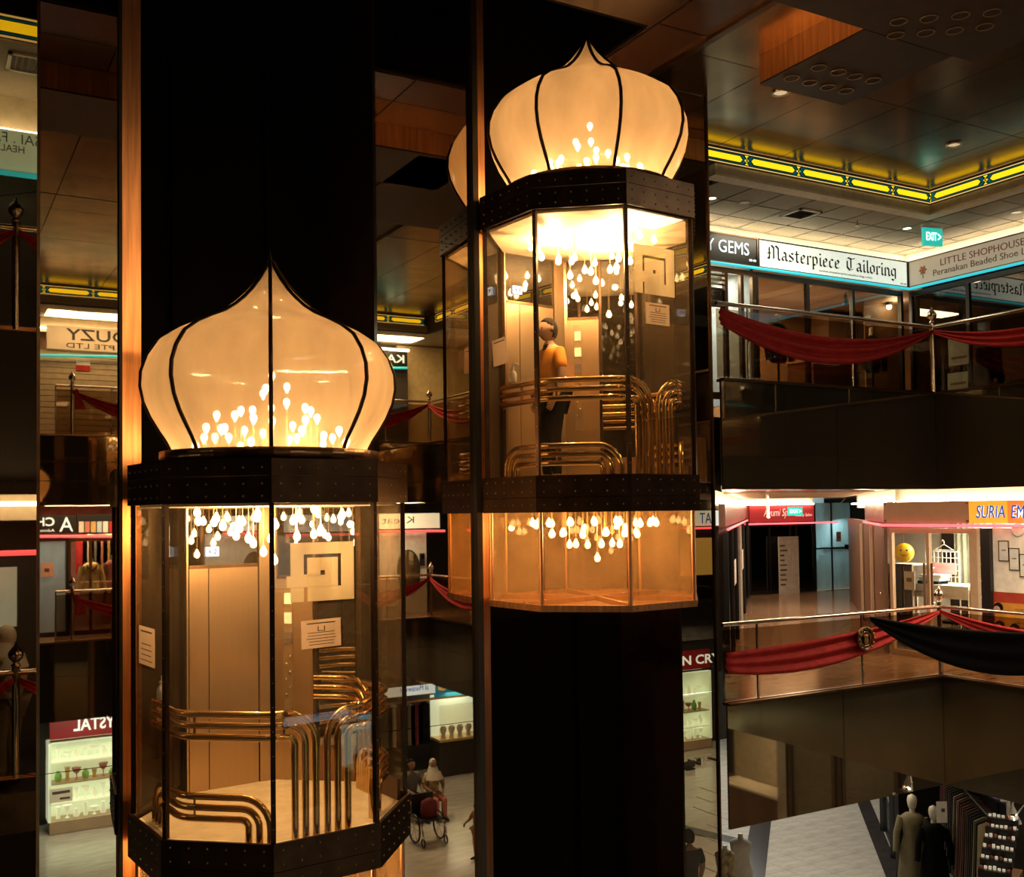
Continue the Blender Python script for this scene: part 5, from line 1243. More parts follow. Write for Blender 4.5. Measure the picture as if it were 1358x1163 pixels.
# posts, white wall with frames, orange poster
def bstrip(px0, px1, z0, z1, o, m, nm, th=.08):
    a, b = BX(px0, 750, o).y, BX(px1, 750, o).y; return MB().box((SX+o, b, z0), (SX+o+th, a, z1)), (a+b)/2
mb, yc = bstrip(1286, 1296, L2, T0-.08, -.02, None, ''); o = mb.build('door_post', M['fascia']); tag(o, 'beige door post beside the wooden shelves', 'post')
mb, yc = bstrip(1296, 1301, L2, T0-.08, .12, None, '', .05); t = thing('shelf_unit', 'narrow wooden shelf unit beside the black post', 'shelf', (SX+.12, yc, L2)); mb.build('back_board', M['wood'], t)
for i in range(7): MB().box((SX+.02, BX(1301, 750, .1).y, L2+.3+i*.26), (SX+.12, BX(1296, 750, .1).y, L2+.32+i*.26)).build('shelf', M['beige'], t)
mb, yc = bstrip(1301, 1313, L2, T0-.08, -.03, None, ''); o = mb.build('black_post', M['black']); tag(o, 'thick black post between the shelves and the white wall', 'post')
struct('wall_white_panel', MB().box((SX+.05, 6.5, L2), (SX+.12, BX(1313, 750, .05).y, T0-.08)), M['white'])
for i, (x0_, x1_, y0_, y1_) in enumerate(((1325, 1338, 717, 744), (1339, 1352, 727, 756), (1353, 1366, 735, 765))):
    a, b = BX(x0_, y1_, .04), BX(x1_, y0_, .04); t = thing('picture_frame', ['thin gold frame with grey picture, nearest the black post', 'thin gold frame with a certificate, middle of the white wall', 'thin gold frame cut off by the picture edge'][i], 'frame', (SX+.03, (a.y+b.y)/2, a.z))
    MB().box((SX+.034, b.y+.012, a.z+.012), (SX+.045, a.y-.012, b.z-.012)).build('picture', pm('pale_print_%d' % i, (.6, .62, .58), .6, 0, .15), t)
    mb = MB()
    for q_ in ((a.y-.012, a.y, a.z, b.z), (b.y, b.y+.012, a.z, b.z), (b.y+.012, a.y-.012, a.z, a.z+.012), (b.y+.012, a.y-.012, b.z-.012, b.z)): mb.box((SX+.028, q_[0], q_[2]), (SX+.05, q_[1], q_[3]))
    mb.build('frame', M['brass'], t)
    MB().box((SX+.0325, b.y+.05, (a.z+b.z)/2), (SX+.0338, a.y-.05, (a.z+b.z)/2+.02)).build('print', M['txt_grey'], t)
a = BX(1313, 784, .04); yl = a.y; ztp = a.z
t = thing('salon_poster', 'red and orange poster with haircut faces behind the balustrade', 'poster', (SX+.03, yl-.8, L2)); 
MB().box((SX+.034, yl-1.7, L2+.25), (SX+.045, yl, ztp)).build('sheet', pm('orange_poster', (.62, .27, .03), .6, 0, .1), t)
MB().box((SX+.031, yl-1.7, ztp-.16), (SX+.0335, yl, ztp)).build('red_band', pm('red_print', (.4, .04, .02), .6), t)
MB().box((SX+.031, yl-.08, L2+.25), (SX+.0335, yl, ztp-.165)).build('red_band', bpy.data.materials['red_print'], t)
for i, (px, py) in enumerate(((1324, 806), (1326, 830), (1346, 834))):
    q = BX(px, py, .028)
    h_ = MB().lathe((0, 0, 0), [(.085, 0), (.08, .003)], 16); h_ = h_.build('printed_hair', M['hair'], t); h_.matrix_parent_inverse = Matrix.Translation(-t.location) @ Matrix.Translation(q) @ Matrix.Rotation(-PI/2, 4, 'Y')
    f_ = MB().lathe((0, 0, 0), [(.06, 0), (.058, .003)], 16).build('printed_face', M['skin'], t); f_.matrix_parent_inverse = Matrix.Translation(-t.location) @ Matrix.Translation(q+Vector((-.005, .025, -.03))) @ Matrix.Rotation(-PI/2, 4, 'Y')
for i in range(6): MB().box((SX+.0325, yl-.95, ztp-.26-i*.07), (SX+.0335, yl-.42, ztp-.245-i*.07)).build('printed_line', M['txt_grey'], t)
p = BX(1350, 707, .03); o = MB().lathe((0, 0, 0), [(.1, 0), (.1, .03), (.09, .035), (.01, .03)], 20).build('wall_clock', M['white']); o.rotation_euler = (0, -PI/2, 0); o.location = p+Vector((.015, 0, .05)); tag(o, 'white round wall clock at the top of the white wall', 'clock')
# ================================================================== GROUND FLOOR
XG = 14.75
M['case_white'] = glow('lit_case', (.72, .9, .78), .75)
M['shutter'] = pm('steel_shutter', (.23, .19, .13), .5, .3, .1)
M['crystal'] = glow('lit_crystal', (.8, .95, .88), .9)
M['marsign'] = glow('maroon_sign', (.2, .012, .016), .35)
M['greeny'] = pm('green_glass', (.2, .5, .1), .3); M['gold'] = pm('gold_glaze', (.7, .5, .2), .3, .4)
# roller shutters and the counter shop along the side wall (seen in the smoked mirrors)
def shutter(label, y0, y1, x=XG, z1=2.5):
    t = thing('roller_shutter', label, 'shutter', (x, (y0+y1)/2, 0)); n = 30
    for i in range(n):
        MB().obox((x+.03, (y0+y1)/2, z1*(i+.5)/n), (.014, 0, .004), (0, (y1-y0)/2-.04, 0), (-.003, 0, z1/n/2-.002)).build('slat', M['shutter'], t)
    for yy in (y0, y1): MB().box((x-.04, yy-.04, 0), (x+.06, yy+.04, z1)).build('guide_post', M['bronze_trim'], t)
shutter('closed roller shutter next to the counter shop, seen in the mirrored parapet', 5.65, 6.75); shutter('closed roller shutter next to the dark pillar, seen in the mirrored parapet', 6.9, 8.2)
o = MB().box((XG-.05, 5.3, 0), (XG+.2, 5.55, 2.6)).build('shop_pillar', M['chrome']); tag(o, 'bright metal pillar between counter shop and shutters', 'pillar')
struct('wall_ground_side', MB().box((XG+.1, 8.3, 0), (XG+.2, 10.6, 2.6)).box((XG+.1, 5.5, 2.5), (XG+.2, 10.6, 3.9)), M['dark_interior'])
struct('wall_counter_shop', MB().box((XG+2.2, 1.5, 0), (XG+2.3, 5.4, 3)).box((XG+.2, 5.45, 0), (XG+2.2, 5.5, 3)), M['cream'])
t = thing('service_counter', 'dark wooden service counter with a glass top, in the mirrored parapet', 'counter', (XG+.4, 4.5, 0))
MB().box((XG+.1, 3.4, 0), (XG+.6, 5.2, .95)).build('body', M['wood'], t); MB().box((XG+.06, 3.38, .95), (XG+.64, 5.22, .99)).build('worktop', M['paper'], t); MB().box((XG+.12, 3.42, .995), (XG+.14, 5.18, 1.2)).build('glass_guard', M['shopglass'], t)
t = thing('office_chair', 'dark office chair behind the service counter', 'chair', (XG+1.1, 4.4, 0))
MB().lathe((XG+1.1, 4.4, .45), [(.22, 0), (.24, .04), (.2, .08)], 14).build('seat', M['maroon'], t); MB().lathe((XG+1.25, 4.4, .6), [(.2, 0), (.24, .2), (.2, .45), (.05, .55)], 14, .25, 1).build('backrest', M['maroon'], t); MB().tube([(XG+1.1, 4.4, .05), (XG+1.1, 4.4, .46)], .03, 8).build('stem', M['black'], t)
for k in range(5): MB().tube([(XG+1.1, 4.4, .08), (XG+1.1+.25*math.cos(k*1.257), 4.4+.25*math.sin(k*1.257), .03)], .018, 6).build('foot', M['black'], t)
area_light('counter_shop_lamp', (XG+1.1, 4.0, 2.9), 1.2, 60, (1, .84, .6), (XG+1.1, 4.0, 0))
# --- dressed mannequins and racks
def mannequin(label, p, h, dress, head=True, sleeves=True, long=True, accent=None, face=None):
    p = Vector((p[0], p[1], 0)); s = h/1.75; fa = face if face is not None else math.atan2(CAM.y-p.y, CAM.x-p.x); t = thing('mannequin', label, 'mannequin', tuple(p))
    lx = Vector((-math.sin(fa), math.cos(fa), 0)); fx = Vector((math.cos(fa), math.sin(fa), 0))
    n = 20; prof = [(.27 if long else .17, .1 if long else .75), (.24, .5 if long else .8), (.19, .95), (.145, 1.12), (.175, 1.32), (.19, 1.42), (.12, 1.48), (.06, 1.5)]
    vs = []
    for r, z in prof:
        for k in range(n):
            a = 2*PI*k/n; w_ = 1+(.09*math.sin(5*a) if z < 1 else 0); vs.append(p+lx*(r*w_*s*math.cos(a))+fx*(r*w_*.68*s*math.sin(a))+NZ*(z*s))
    fs = [(i*n+k, i*n+(k+1) % n, (i+1)*n+(k+1) % n, (i+1)*n+k) for i in range(len(prof)-1) for k in range(n)]
    MB().add(vs, fs, True).build('dress', dress, t)
    MB().lathe(p, [(.15*s, 0), (.15*s, .015), (.02, .03), (.02, .6*s)], 14).build('stand', M['chrome'], t)
    if sleeves:
        for q in (-1, 1): MB().tube([p+lx*(.17*q*s)+NZ*1.41*s, p+lx*(.25*q*s)+fx*.02+NZ*1.15*s, p+lx*(.27*q*s)+fx*.08+NZ*.85*s], .05, 8, radii=[.07*s, .055*s, .05*s]).build('sleeve', dress, t)
    MB().tube([p+NZ*1.47*s, p+NZ*1.58*s], .045*s, 10).build('neck', M['mannequin'], t)
    if head: MB().lathe(p+NZ*1.55*s, [(.02*s, 0), (.06*s, .02*s), (.078*s, .09*s), (.085*s, .15*s), (.07*s, .21*s), (.01, .245*s)], 16, .9, 1).build('head', M['mannequin'], t)
    if accent: MB().tube([p+lx*(.1*math.cos(k*.5))*s+fx*(.11+.02*math.sin(k*.5))*s+NZ*(1.42-.10*math.sin(k*.5)**2)*s for k in range(0, 7)], .018, 6).build('necklace', accent, t)
    return t
q = at(1212, 1163, 18.0); mannequin('mannequin in a long khaki robe at the edge of the dark clothes shop', q, 1.80, M['khaki'])
q = at(1240, 1163, 17.6); mannequin('mannequin in a long black robe beside the khaki one', q, 1.72, M['blackmat'])
q = at(962, 1163, 16.9); mannequin('headless mannequin in a patterned gold dress below the balustrade', q, 1.52, M['print'], head=False, sleeves=False)
q = at(983, 1163, 17.2); mannequin('headless mannequin in a pale striped dress below the balustrade', q, 1.62, M['offwhite'], head=False, sleeves=False)
# notice hung before the black robe
q = at(1249, 1077, 17.0); t = thing('notice_sheet', 'white notice with a square code-like panel hung in front of the black robe', 'notice', tuple(q)); r_ = _r
MB().obox(q, r_*.085, _v*.003, (0, 0, .17)).build('sheet', M['paper'], t); MB().obox(q+r_*.02+NZ*.03-_v*.005, r_*.028, _v*.001, (0, 0, .028)).build('print', M['ink'], t)
t['label'] = 'white paper notice hung in front of the black robe'
MB().tube([q+NZ*.17, q+NZ*.55], .004, 4).build('string', M['ink'], t)
# hanging garments on a rail
ra, rb = at(1262, 1035, 18.6), at(1318, 1040, 15.8); ra.z = rb.z = 2.0
t = thing('clothes_rail', 'dark rail packed with long hanging garments', 'clothes rail', ((ra.x+rb.x)/2, (ra.y+rb.y)/2, 0))
MB().tube([ra, rb], .018, 8).build('rail', M['black'], t)
for p in (ra, rb): MB().tube([(p.x, p.y, 0), p], .02, 8).build('leg', M['black'], t)
cols = [pm('garment_%d' % i, c, .85) for i, c in enumerate([(.06, .012, .012), (.012, .011, .011), (.05, .03, .015), (.1, .02, .015), (.25, .2, .1), (.02, .02, .022), (.12, .05, .025)])]
names = ['deep red', 'black', 'brown', 'crimson', 'cream-edged', 'charcoal', 'rust']
rd = (rb-ra).normalized(); rp = Vector((-rd.y, rd.x, 0)); rn = random.Random(4)
cnt_ = [0]*7; ORD = ['first', 'second', 'third', 'fourth', 'fifth', 'sixth', 'seventh', 'eighth']
for i in range(22):
    p = ra.lerp(rb, (i+.6)/23); ln = rn.uniform(1.2, 1.45); k = (i*3+i//5) % 7; vs = []
    for (hw, th, z) in ((.05, .012, -.03), (.2, .022, -.10), (.21, .03, -.3), (.24, .035, -ln*.7), (.27, .04, -ln)):
        for sx_, sy_ in ((-1, -1), (1, -1), (1, 1), (-1, 1)): vs.append(p+rp*(hw*sx_)+rd*(th*sy_*.6)+NZ*z)
    mb = MB().add(vs, [(j*4+m_, j*4+(m_+1) % 4, j*4+4+(m_+1) % 4, j*4+4+m_) for j in range(4) for m_ in range(4)]+[(3, 2, 1, 0), (16, 17, 18, 19)])
    g_ = thing('hanging_garment', '%s %s garment from the robes on the packed clothes rail' % (ORD[cnt_[k]], names[k]), 'garment', (p.x, p.y, p.z-ln), 'garments on the rail')
    cnt_[k] += 1; mb.build('garment', cols[k], g_); MB().tube([p+rp*.16-NZ*.09, p-NZ*.03, p-rp*.16-NZ*.09], .008, 5).build('hanger', M['wood'], g_)
# dark clothes shop wall, black glass posts, paper sign post
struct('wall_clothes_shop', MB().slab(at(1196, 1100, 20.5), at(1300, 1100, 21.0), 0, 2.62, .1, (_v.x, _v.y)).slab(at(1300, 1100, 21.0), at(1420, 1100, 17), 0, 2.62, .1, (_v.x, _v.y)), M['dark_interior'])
for i, (px, d) in enumerate(((1172, 22.0), (1185, 20.3), (1192, 19.2))):
    p = at(px, 1100, d); t = thing('black_post', 'black steel door post beside the pale floor, %s' % ['furthest', 'middle', 'nearest the robes'][i], 'post', (p.x, p.y, 0), 'posts of the clothes shop')
    MB().box((p.x-.05, p.y-.05, 0), (p.x+.05, p.y+.05, 2.62)).build('post', M['black'], t)
    if i: MB().slab(at((1172, 1185, 1192)[i-1], 1100, (22.0, 20.3, 19.2)[i-1]), p, .05, 2.6, .012, (1, 0)).build('pane', glass('pane_pale_%d' % i, (.7, .75, .78), .22), t)
q = at(1337, 1055, 16.5); t = thing('price_stand', 'white price card on a tall post beside the garments', 'sign', (q.x, q.y, 0))
MB().tube([(q.x, q.y, 0), (q.x, q.y, q.z)], .03, 8).build('post', M['offwhite'], t); MB().obox(q, r_*.12, _v*.01, (0, 0, .09)).build('card', M['paper'], t); MB().obox(q-_v*.012, r_*.03, _v*.001, (0, 0, .03)).build('print', M['ink'], t)
# jewellery stand with desk lamps and a shopper
q = at(1325, 1120, 14.6)
t = thing('jewellery_stand', 'stepped stand of small white boxes under two desk lamps', 'display stand', (q.x, q.y, 0)); zb = q.z-.45
dirs = (_r*.55+_v*.83).normalized(); side_ = Vector((-dirs.y, dirs.x, 0))
for i in range(6): MB().obox(q+dirs*(.16*i-.4)+NZ*(-.28+.1*i), dirs*.08, side_*.2, (0, 0, .05)).build('step', M['black'], t)
MB().obox((q.x, q.y, (zb)/2), dirs*.5, side_*.22, (0, 0, zb/2)).build('base', M['wood'], t)
rn = random.Random(8)
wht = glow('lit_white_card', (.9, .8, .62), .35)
for i in range(6):
    for j in range(7):
        p = q+dirs*(.16*i-.4)+side_*(-.17+.057*j)+NZ*(-.23+.1*i); hh_ = rn.uniform(.018, .035)
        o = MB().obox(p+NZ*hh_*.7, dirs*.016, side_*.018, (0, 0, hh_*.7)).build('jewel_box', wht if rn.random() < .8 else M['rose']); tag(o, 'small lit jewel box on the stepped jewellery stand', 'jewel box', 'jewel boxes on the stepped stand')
for i, (px, py) in enumerate(((1343, 1078), (1349, 1092))):
    p = at(px, py, 14.9); t = thing('desk_lamp', ['white cone desk lamp over the stepped stand, upper', 'white cone desk lamp over the stepped stand, lower'][i], 'lamp', tuple(p-NZ*.1))
    MB().lathe(p, [(.06, 0), (.05, .04), (.02, .1), (.012, .14)], 12).build('shade', M['white'], t); MB().tube([p+NZ*.13, p+_r*.12+NZ*.28, p+_r*.3+NZ*.1, p+_r*.35-NZ*1.0], .012, 6).build('arm', M['white'], t)
    MB().ball(p+NZ*.02, .03, 8).build('bulb', glow('desk_bulb_%d' % i, (1, .9, .7), 10), t); point_light('desk_lamp_light', p-NZ*.08, 8, (1, .85, .62), .04)
q = at(1336, 1163, 14.0); q.z = 0; person('shopper in dark grey leaning over the stepped jewellery stand', tuple(q), AZ+.3, 1.68, M['grey'], M['navy'], M['skin2'], pose='reach', lean=.1)
# hats on a shelf above the gold dresses
hs0, hs1 = at(1285, 1047, 17.9), at(1365, 1052, 16.0); hs0.z = hs1.z = 1.80; hd_ = (hs1-hs0).normalized(); hn_ = Vector((-hd_.y, hd_.x, 0))
t = thing('hat_shelf', 'dark shelf of hats above the packed clothes rail', 'shelf', ((hs0.x+hs1.x)/2, (hs0.y+hs1.y)/2, 0))
MB().obox((hs0+hs1)/2+hn_*.5, (hs1-hs0)/2, hn_*.18, (0, 0, .015)).build('board', M['black'], t)
for p in (hs0, hs1): MB().tube([(p.x+hn_.x*.5, p.y+hn_.y*.5, 0), (p.x+hn_.x*.5, p.y+hn_.y*.5, 1.79)], .02, 6).build('leg', M['black'], t)
hm = [pm('hat_%d' % i, c, .8) for i, c in enumerate([(.35, .25, .4), (.1, .12, .2), (.6, .55, .5), (.06, .06, .07), (.2, .4, .3), (.5, .12, .08), (.55, .5, .2)])]
for i in range(7):
    p = hs0.lerp(hs1, (i+.5)/7)+hn_*.5+NZ*.016
    o = MB().lathe(p, [(.14, 0), (.145, .01), (.09, .02), (.088, .08), (.06, .12), (.01, .125)], 14).build('hat', hm[i]); tag(o, '%s hat on the dark hat shelf above the garments' % ['mauve', 'navy', 'white', 'black', 'green', 'red', 'straw'][i], 'hat', 'hats on the shelf')
# cone and recycling bins (reflected in the parapets)
t = thing('traffic_cone', 'red traffic cone with a white band standing in the atrium', 'cone', (11.9, 5.6, 0))
MB().box((11.72, 5.42, 0), (12.08, 5.78, .03)).build('base', M['black'], t); MB().lathe((11.9, 5.6, .03), [(.14, 0), (.11, .22)], 14).build('lower_cone', pm('cone_red', (.6, .05, .02), .5), t)
MB().lathe((11.9, 5.6, .25), [(.11, 0), (.08, .17)], 14).build('white_band', M['white'], t); MB().lathe((11.9, 5.6, .42), [(.08, 0), (.025, .28)], 14).build('upper_cone', bpy.data.materials['cone_red'], t)
for i, (nm, c) in enumerate((('PLASTIC', (.01, .012, .015)), ('CANS', (.5, .25, .02)))):
    y = 8.3+.5*i; t = thing('recycling_bin', '%s recycling bin lettered %s in the atrium' % (['black', 'amber'][i], nm), 'bin', (11.2, y, 0))
    MB().prism([(11.0, y-.2), (11.4, y-.2), (11.4, y+.2), (11.0, y+.2)], 0, .95).build('body', pm('bin_%d' % i, c, .5), t); MB().prism([(10.98, y-.22), (11.42, y-.22), (11.42, y+.22), (10.98, y+.22)], .95, 1.02).build('lid', M['black'], t)
    letters(nm, Vector((11.402, y-.08, .15)), (0, 0, 1), (0, -1, 0), .7, .16, M['paper'], t, .02)
area_light('ground_lamp', (13.5, 15.0, 3.85), 1.5, 90, (1, .92, .78), (13.5, 15.0, 0)); area_light('ground_lamp', (16.5, 18.0, 3.85), 1.5, 70, (1, .92, .78), (16.5, 18.0, 0))
area_light('ground_lamp', (14.2, 12.6, 2.6), .8, 7, (1, .85, .6), (14.2, 12.6, 0)); area_light('ground_lamp_side', (14.0, 6.5, 3.85), .6, 40, (1, .88, .66), (14.0, 6.5, 0), 2.5)

# ================================================================== FAR SIDE seen through the tinted glass
YF = 23.3
fx_ = lambda px, py, o=0: on_y(px, py, YF+o)
def crystal_shop(tagtxt, xa, xb, Y, n, right, zs0, zs1, text_a, text_b, rack=True):
    """n: +1 faces +y, -1 faces -y; right: reading direction sign along x"""
    xl = min(xa, xb); xr = max(xa, xb); r = (right, 0)
    start = xl if right > 0 else xr
    sign('shop_sign', 'maroon sign with white letters ending CRYSTAL, %s' % tagtxt, (start, Y), r, xr-xl, zs0, zs1, M['marsign'], .12, [('ON CRYSTAL', text_a, text_b, .25, .75, M['sign_txt'], .02)])
    o = MB().box((xl, Y+.02*n-.01, zs0-.05), (xr, Y+.02*n+.01, zs0-.005)).build('sign_edge', M['brass']); tag(o, 'thin gold edge under the maroon crystal sign, %s' % tagtxt, 'trim')
    t = thing('crystal_cabinet', 'brightly lit glass cabinet of crystal ware, %s' % tagtxt, 'cabinet', ((xl+xr)/2, Y-.3*n, 0))
    MB().box((xl, min(Y-.55*n, Y-.5*n), .25), (xr, max(Y-.55*n, Y-.5*n), zs0-.08)).build('back_panel', M['case_white'], t)
    MB().box((xl, min(Y, Y-.5*n), 0), (xr, max(Y, Y-.5*n), .25)).build('plinth', M['beige'], t)
    lv = [.25, .62, 1.05, 1.5, 1.9]
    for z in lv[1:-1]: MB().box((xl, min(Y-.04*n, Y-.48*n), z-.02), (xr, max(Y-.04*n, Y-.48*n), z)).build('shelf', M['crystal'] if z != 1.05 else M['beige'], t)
    for xx in (xl, xr): MB().box((xx-.03, min(Y, Y-.5*n), .25), (xx+.03, max(Y, Y-.5*n), zs0-.08)).build('side_post', M['case_white'], t)
    MB().box((xl, Y-.006, .27), (xr, Y+.006, zs0-.1)).build('front_pane', M['glass'], t)
    rn = random.Random(int(xl*10)); k = 0; wd = xr-xl; cnt = max(4, min(8, int(wd/.2)))
    for li, z in enumerate(lv[:-1]):
        for i in range(cnt):
            x = xl+.1+(wd-.2)*(i+.5)/cnt; sc_h = rn.uniform(.14, .3); kind = (i+li) % 3
            prof = [[(.04, 0), (.05, .02), (.035, .1), (.05, .25), (.06, .3)], [(.05, 0), (.012, .03), (.012, .14), (.07, .2), (.1, .3)], [(.05, 0), (.075, .1), (.07, .2), (.03, .26), (.045, .3)]][kind]
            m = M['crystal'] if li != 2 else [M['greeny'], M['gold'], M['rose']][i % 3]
            o = MB().lathe((x, Y-.25*n, z), [(r_q, h_q*sc_h/.3) for r_q, h_q in prof], 10).build('glass_vase', m)
            tag(o, '%s, %s shelf, %s place, crystal cabinet %s' % (['clear vase', 'clear footed bowl', 'clear urn'][kind] if li != 2 else ['green vase', 'gold vase', 'rose vase'][i % 3], ['bottom', 'second', 'third', 'top'][li], ORD[min(i, 7)], tagtxt), 'vase', 'crystal ware, %s' % tagtxt)
    return t
crystal_shop('seen through the tinted glass', fx_(893, 900).x-.5, fx_(942, 900).x, YF, -1, 1, fx_(925, 887).z, fx_(925, 862).z, .24, 1.75)
# posters and a display frame below
a, b = fx_(904, 1062, -1.6), fx_(921, 1008, -1.6)
t = thing('standing_poster', 'dark poster of a woman in gold jewellery standing by the far shop', 'poster', ((a.x+b.x)/2, YF-1.6, 0))
MB().box((a.x, YF-1.62, max(.02, a.z)), (b.x, YF-1.6, b.z)).build('board', M['ink'], t)
cq = Vector(((a.x+b.x)/2, YF-1.63, (a.z+b.z)/2+.12))
for (rr_, dz, m, nm) in ((.14, .06, M['hair'], 'printed_hair'), (.1, .02, M['skin'], 'printed_face')):
    w_ = MB().lathe((0, 0, 0), [(rr_, 0), (rr_*.98, .004)], 16, 1, 1.3).build(nm, m, t); w_.matrix_parent_inverse = Matrix.Translation(-t.location) @ Matrix.Translation(cq+NZ*dz-Vector((0, .006 if nm == 'printed_face' else 0, 0))) @ Matrix.Rotation(PI/2, 4, 'X')
MB().obox(cq-NZ*.3, (.13, 0, 0), (0, .003, 0), (0, 0, .16)).build('printed_dress', M['gold'], t)
MB().box((a.x+.1, YF-1.75, 0), (b.x-.1, YF-1.45, .03)).build('foot', M['black'], t)
a, b = fx_(922, 1075, -1.2), fx_(945, 1000, -1.2)
t = thing('wire_display', 'white wire grid display with small cards beyond the tinted glass', 'display rack', ((a.x+b.x)/2, YF-1.2, 0))
for i in range(7): MB().tube([(a.x+(b.x-a.x)*i/6, YF-1.2, .05), (a.x+(b.x-a.x)*i/6, YF-1.2, b.z)], .012, 5).build('wire', M['white'], t)
for i in range(9): MB().tube([(a.x, YF-1.2, .1+(b.z-.1)*i/8), (b.x, YF-1.2, .1+(b.z-.1)*i/8)], .01, 5).build('wire', M['white'], t)
for i in range(6): MB().box((a.x+.05+.22*(i % 2), YF-1.24, b.z-.25-.28*(i//2)), (a.x+.2+.22*(i % 2), YF-1.22, b.z-.05-.28*(i//2))).build('card', M['paper'] if i % 3 else M['ink'], t)
for xx in (a.x, b.x): MB().box((xx-.03, YF-1.45, 0), (xx+.03, YF-.95, .05)).build('foot', M['black'], t)
struct('wall_far_ground', MB().box((14, YF+.6, 0), (26, YF+.7, 3.9)).box((14, YF+.6, 3.9), (20.2, YF+.7, 13)), M['dark_interior'])
sign('shop_sign', 'white sign with blue letters TA beyond the tinted glass', (fx_(905, 690).x, YF), (1, 0), 1.35, fx_(944, 697).z, fx_(944, 677).z, M['sign_white'], .1, [('TA', .46, .78, .15, .85, M['blue_txt'], .0)])
neon('red neon tube beyond the tinted glass', [(fx_(890, 701).x, YF-.06, fx_(944, 700).z), (fx_(960, 701).x, YF-.06, fx_(944, 700).z)], M['neon_r'], .03)
o = MB().box((fx_(890, 720).x, YF+.06, fx_(944, 762).z), (fx_(952, 720).x, YF+.10, fx_(944, 713).z)).build('shop_window', glow('yellow_window', (.8, .5, .12), .5)); tag(o, 'yellow lit shop window beyond the tinted glass', 'window')
struct('wall_far_gallery', MB().box((14, YF+.1, L2), (20.3, YF+.2, 9)), M['dark_interior'])
struct('floor_far_gallery', MB().box((16.8, YF-.9, 3.2), (20.2, YF+.6, L2)), M['darkstone'])
area_light('far_ground_lamp', (18.0, YF-2.2, 3.6), 1.5, 80, (1, .95, .82), (18.0, YF-2.2, 0))
q = at(916, 1163, 16.6); q.z = 0; person('person in dark top with short black hair beyond the tinted glass, seen from behind', tuple(q), AZ+.35, 1.70, M['navy'], M['grey'], M['skin'], pose='stand')

# ================================================================== OPPOSITE GALLERY, seen in the bronze mirrors
YS = YR-1.45
bh = lambda px, py, o=0.0: behind(px, py, YS+o)
def bsign(label, pxa, pxb, py0, py1, mat, texts, o=0.0, frame=None):
    """pxa..pxb as seen in the mirror (left..right); real reading direction runs to -x"""
    a, b = bh(pxa, py0, o), bh(pxb, py0, o); z1, z0 = bh((pxa+pxb)/2, py0, o).z, bh((pxa+pxb)/2, py1, o).z
    return sign('shop_sign', label, (b.x, YS+o), (-1, 0), b.x-a.x, z0, z1, mat, .1, texts, frame=frame)
M['m_beige'] = glow('mirror_beige_sign', (.5, .38, .24), .45)
bsign('beige sign ending OUZY in the left mirror', 62, 235, 437, 467, M['m_beige'], [('OUZY', .38, .86, .42, .92, M['txt_dark'], .01), ('RS PTE LTD', .36, .86, .08, .3, M['txt_dark'])])
neon('cyan neon tube in the left mirror', [bh(30, 471, .05), bh(240, 474, .05)], M['neon_c'], .03)
bsign('black sign with outlined letter A and CHI in the left mirror', 20, 101, 684, 708, M['sign_black'], [('CHI', .36, .72, .42, .9, M['sign_txt'], .02), ('Advocates & S', .36, .9, .1, .26, M['sign_txt']), ('A', .05, .28, .1, .9, M['sign_txt'])])
pic = bsign('black picture sign above the gold dress in the left mirror', 102, 190, 682, 708, M['sign_black'], [])
for i in range(6):
    a = bh(108+i*8, 700, .012); MB().obox((a.x, YS+.008, a.z+.02), (.05, 0, 0), (0, .006, 0), (0, 0, .12)).build('picture', [M['offwhite'], M['rose'], M['gold'], M['skyblue'], M['paper'], M['redcloth']][i], pic)
neon('red neon tube in the left mirror', [bh(30, 711.5, .05), bh(240, 711.5, .05)], M['neon_r'], .03)
xl0, xl1 = bh(40, 600).x, bh(240, 600).x
struct('wall_opposite_left_upper', MB().box((xl0-1, YS-.6, L3), (xl1+.6, YS-.5, 11.1)), M['interior'])
z437 = bh(100, 437).z
struct('wall_cove_f', MB().box((xl0-1, YS-.26, z437-.05), (xl1+.6, YS-.24, 11.12)), M['cream'])
o = MB().tube([(xl0, YS-.17, z437+.02), (xl1, YS-.17, z437+.02)], .02, 8).build('tube_lamp', M['lamp']); tag(o, 'warm tube lamp above the beige mirrored sign', 'tube lamp')
# upper left: roller grille with a small plate
t = thing('roller_grille', 'pale slatted roller grille behind the upper mirrored balustrade', 'shutter', ((xl0+xl1)/2, YS-.1, L3))
for i in range(16): MB().obox((bh(115, 500).x, YS-.08, L3+.05+i*.125), ((bh(200, 500).x-bh(62, 500).x)/2, 0, 0), (0, .015, .004), (0, 0, .056)).build('slat', pm('grille', (.42, .32, .2), .5) if i == 0 else bpy.data.materials['grille'], t)
a, b = bh(102, 490, .1), bh(121, 477, .1);
t = thing('door_plate', 'small white and red plate on the roller grille', 'plate', ((a.x+b.x)/2, YS-.04, a.z)); MB().box((a.x, YS-.06, (a.z+b.z)/2), (b.x, YS-.045, b.z)).build('upper_half', M['paper'], t); MB().box((a.x, YS-.06, a.z), (b.x, YS-.045, (a.z+b.z)/2)).build('lower_half', M['redcloth'], t)
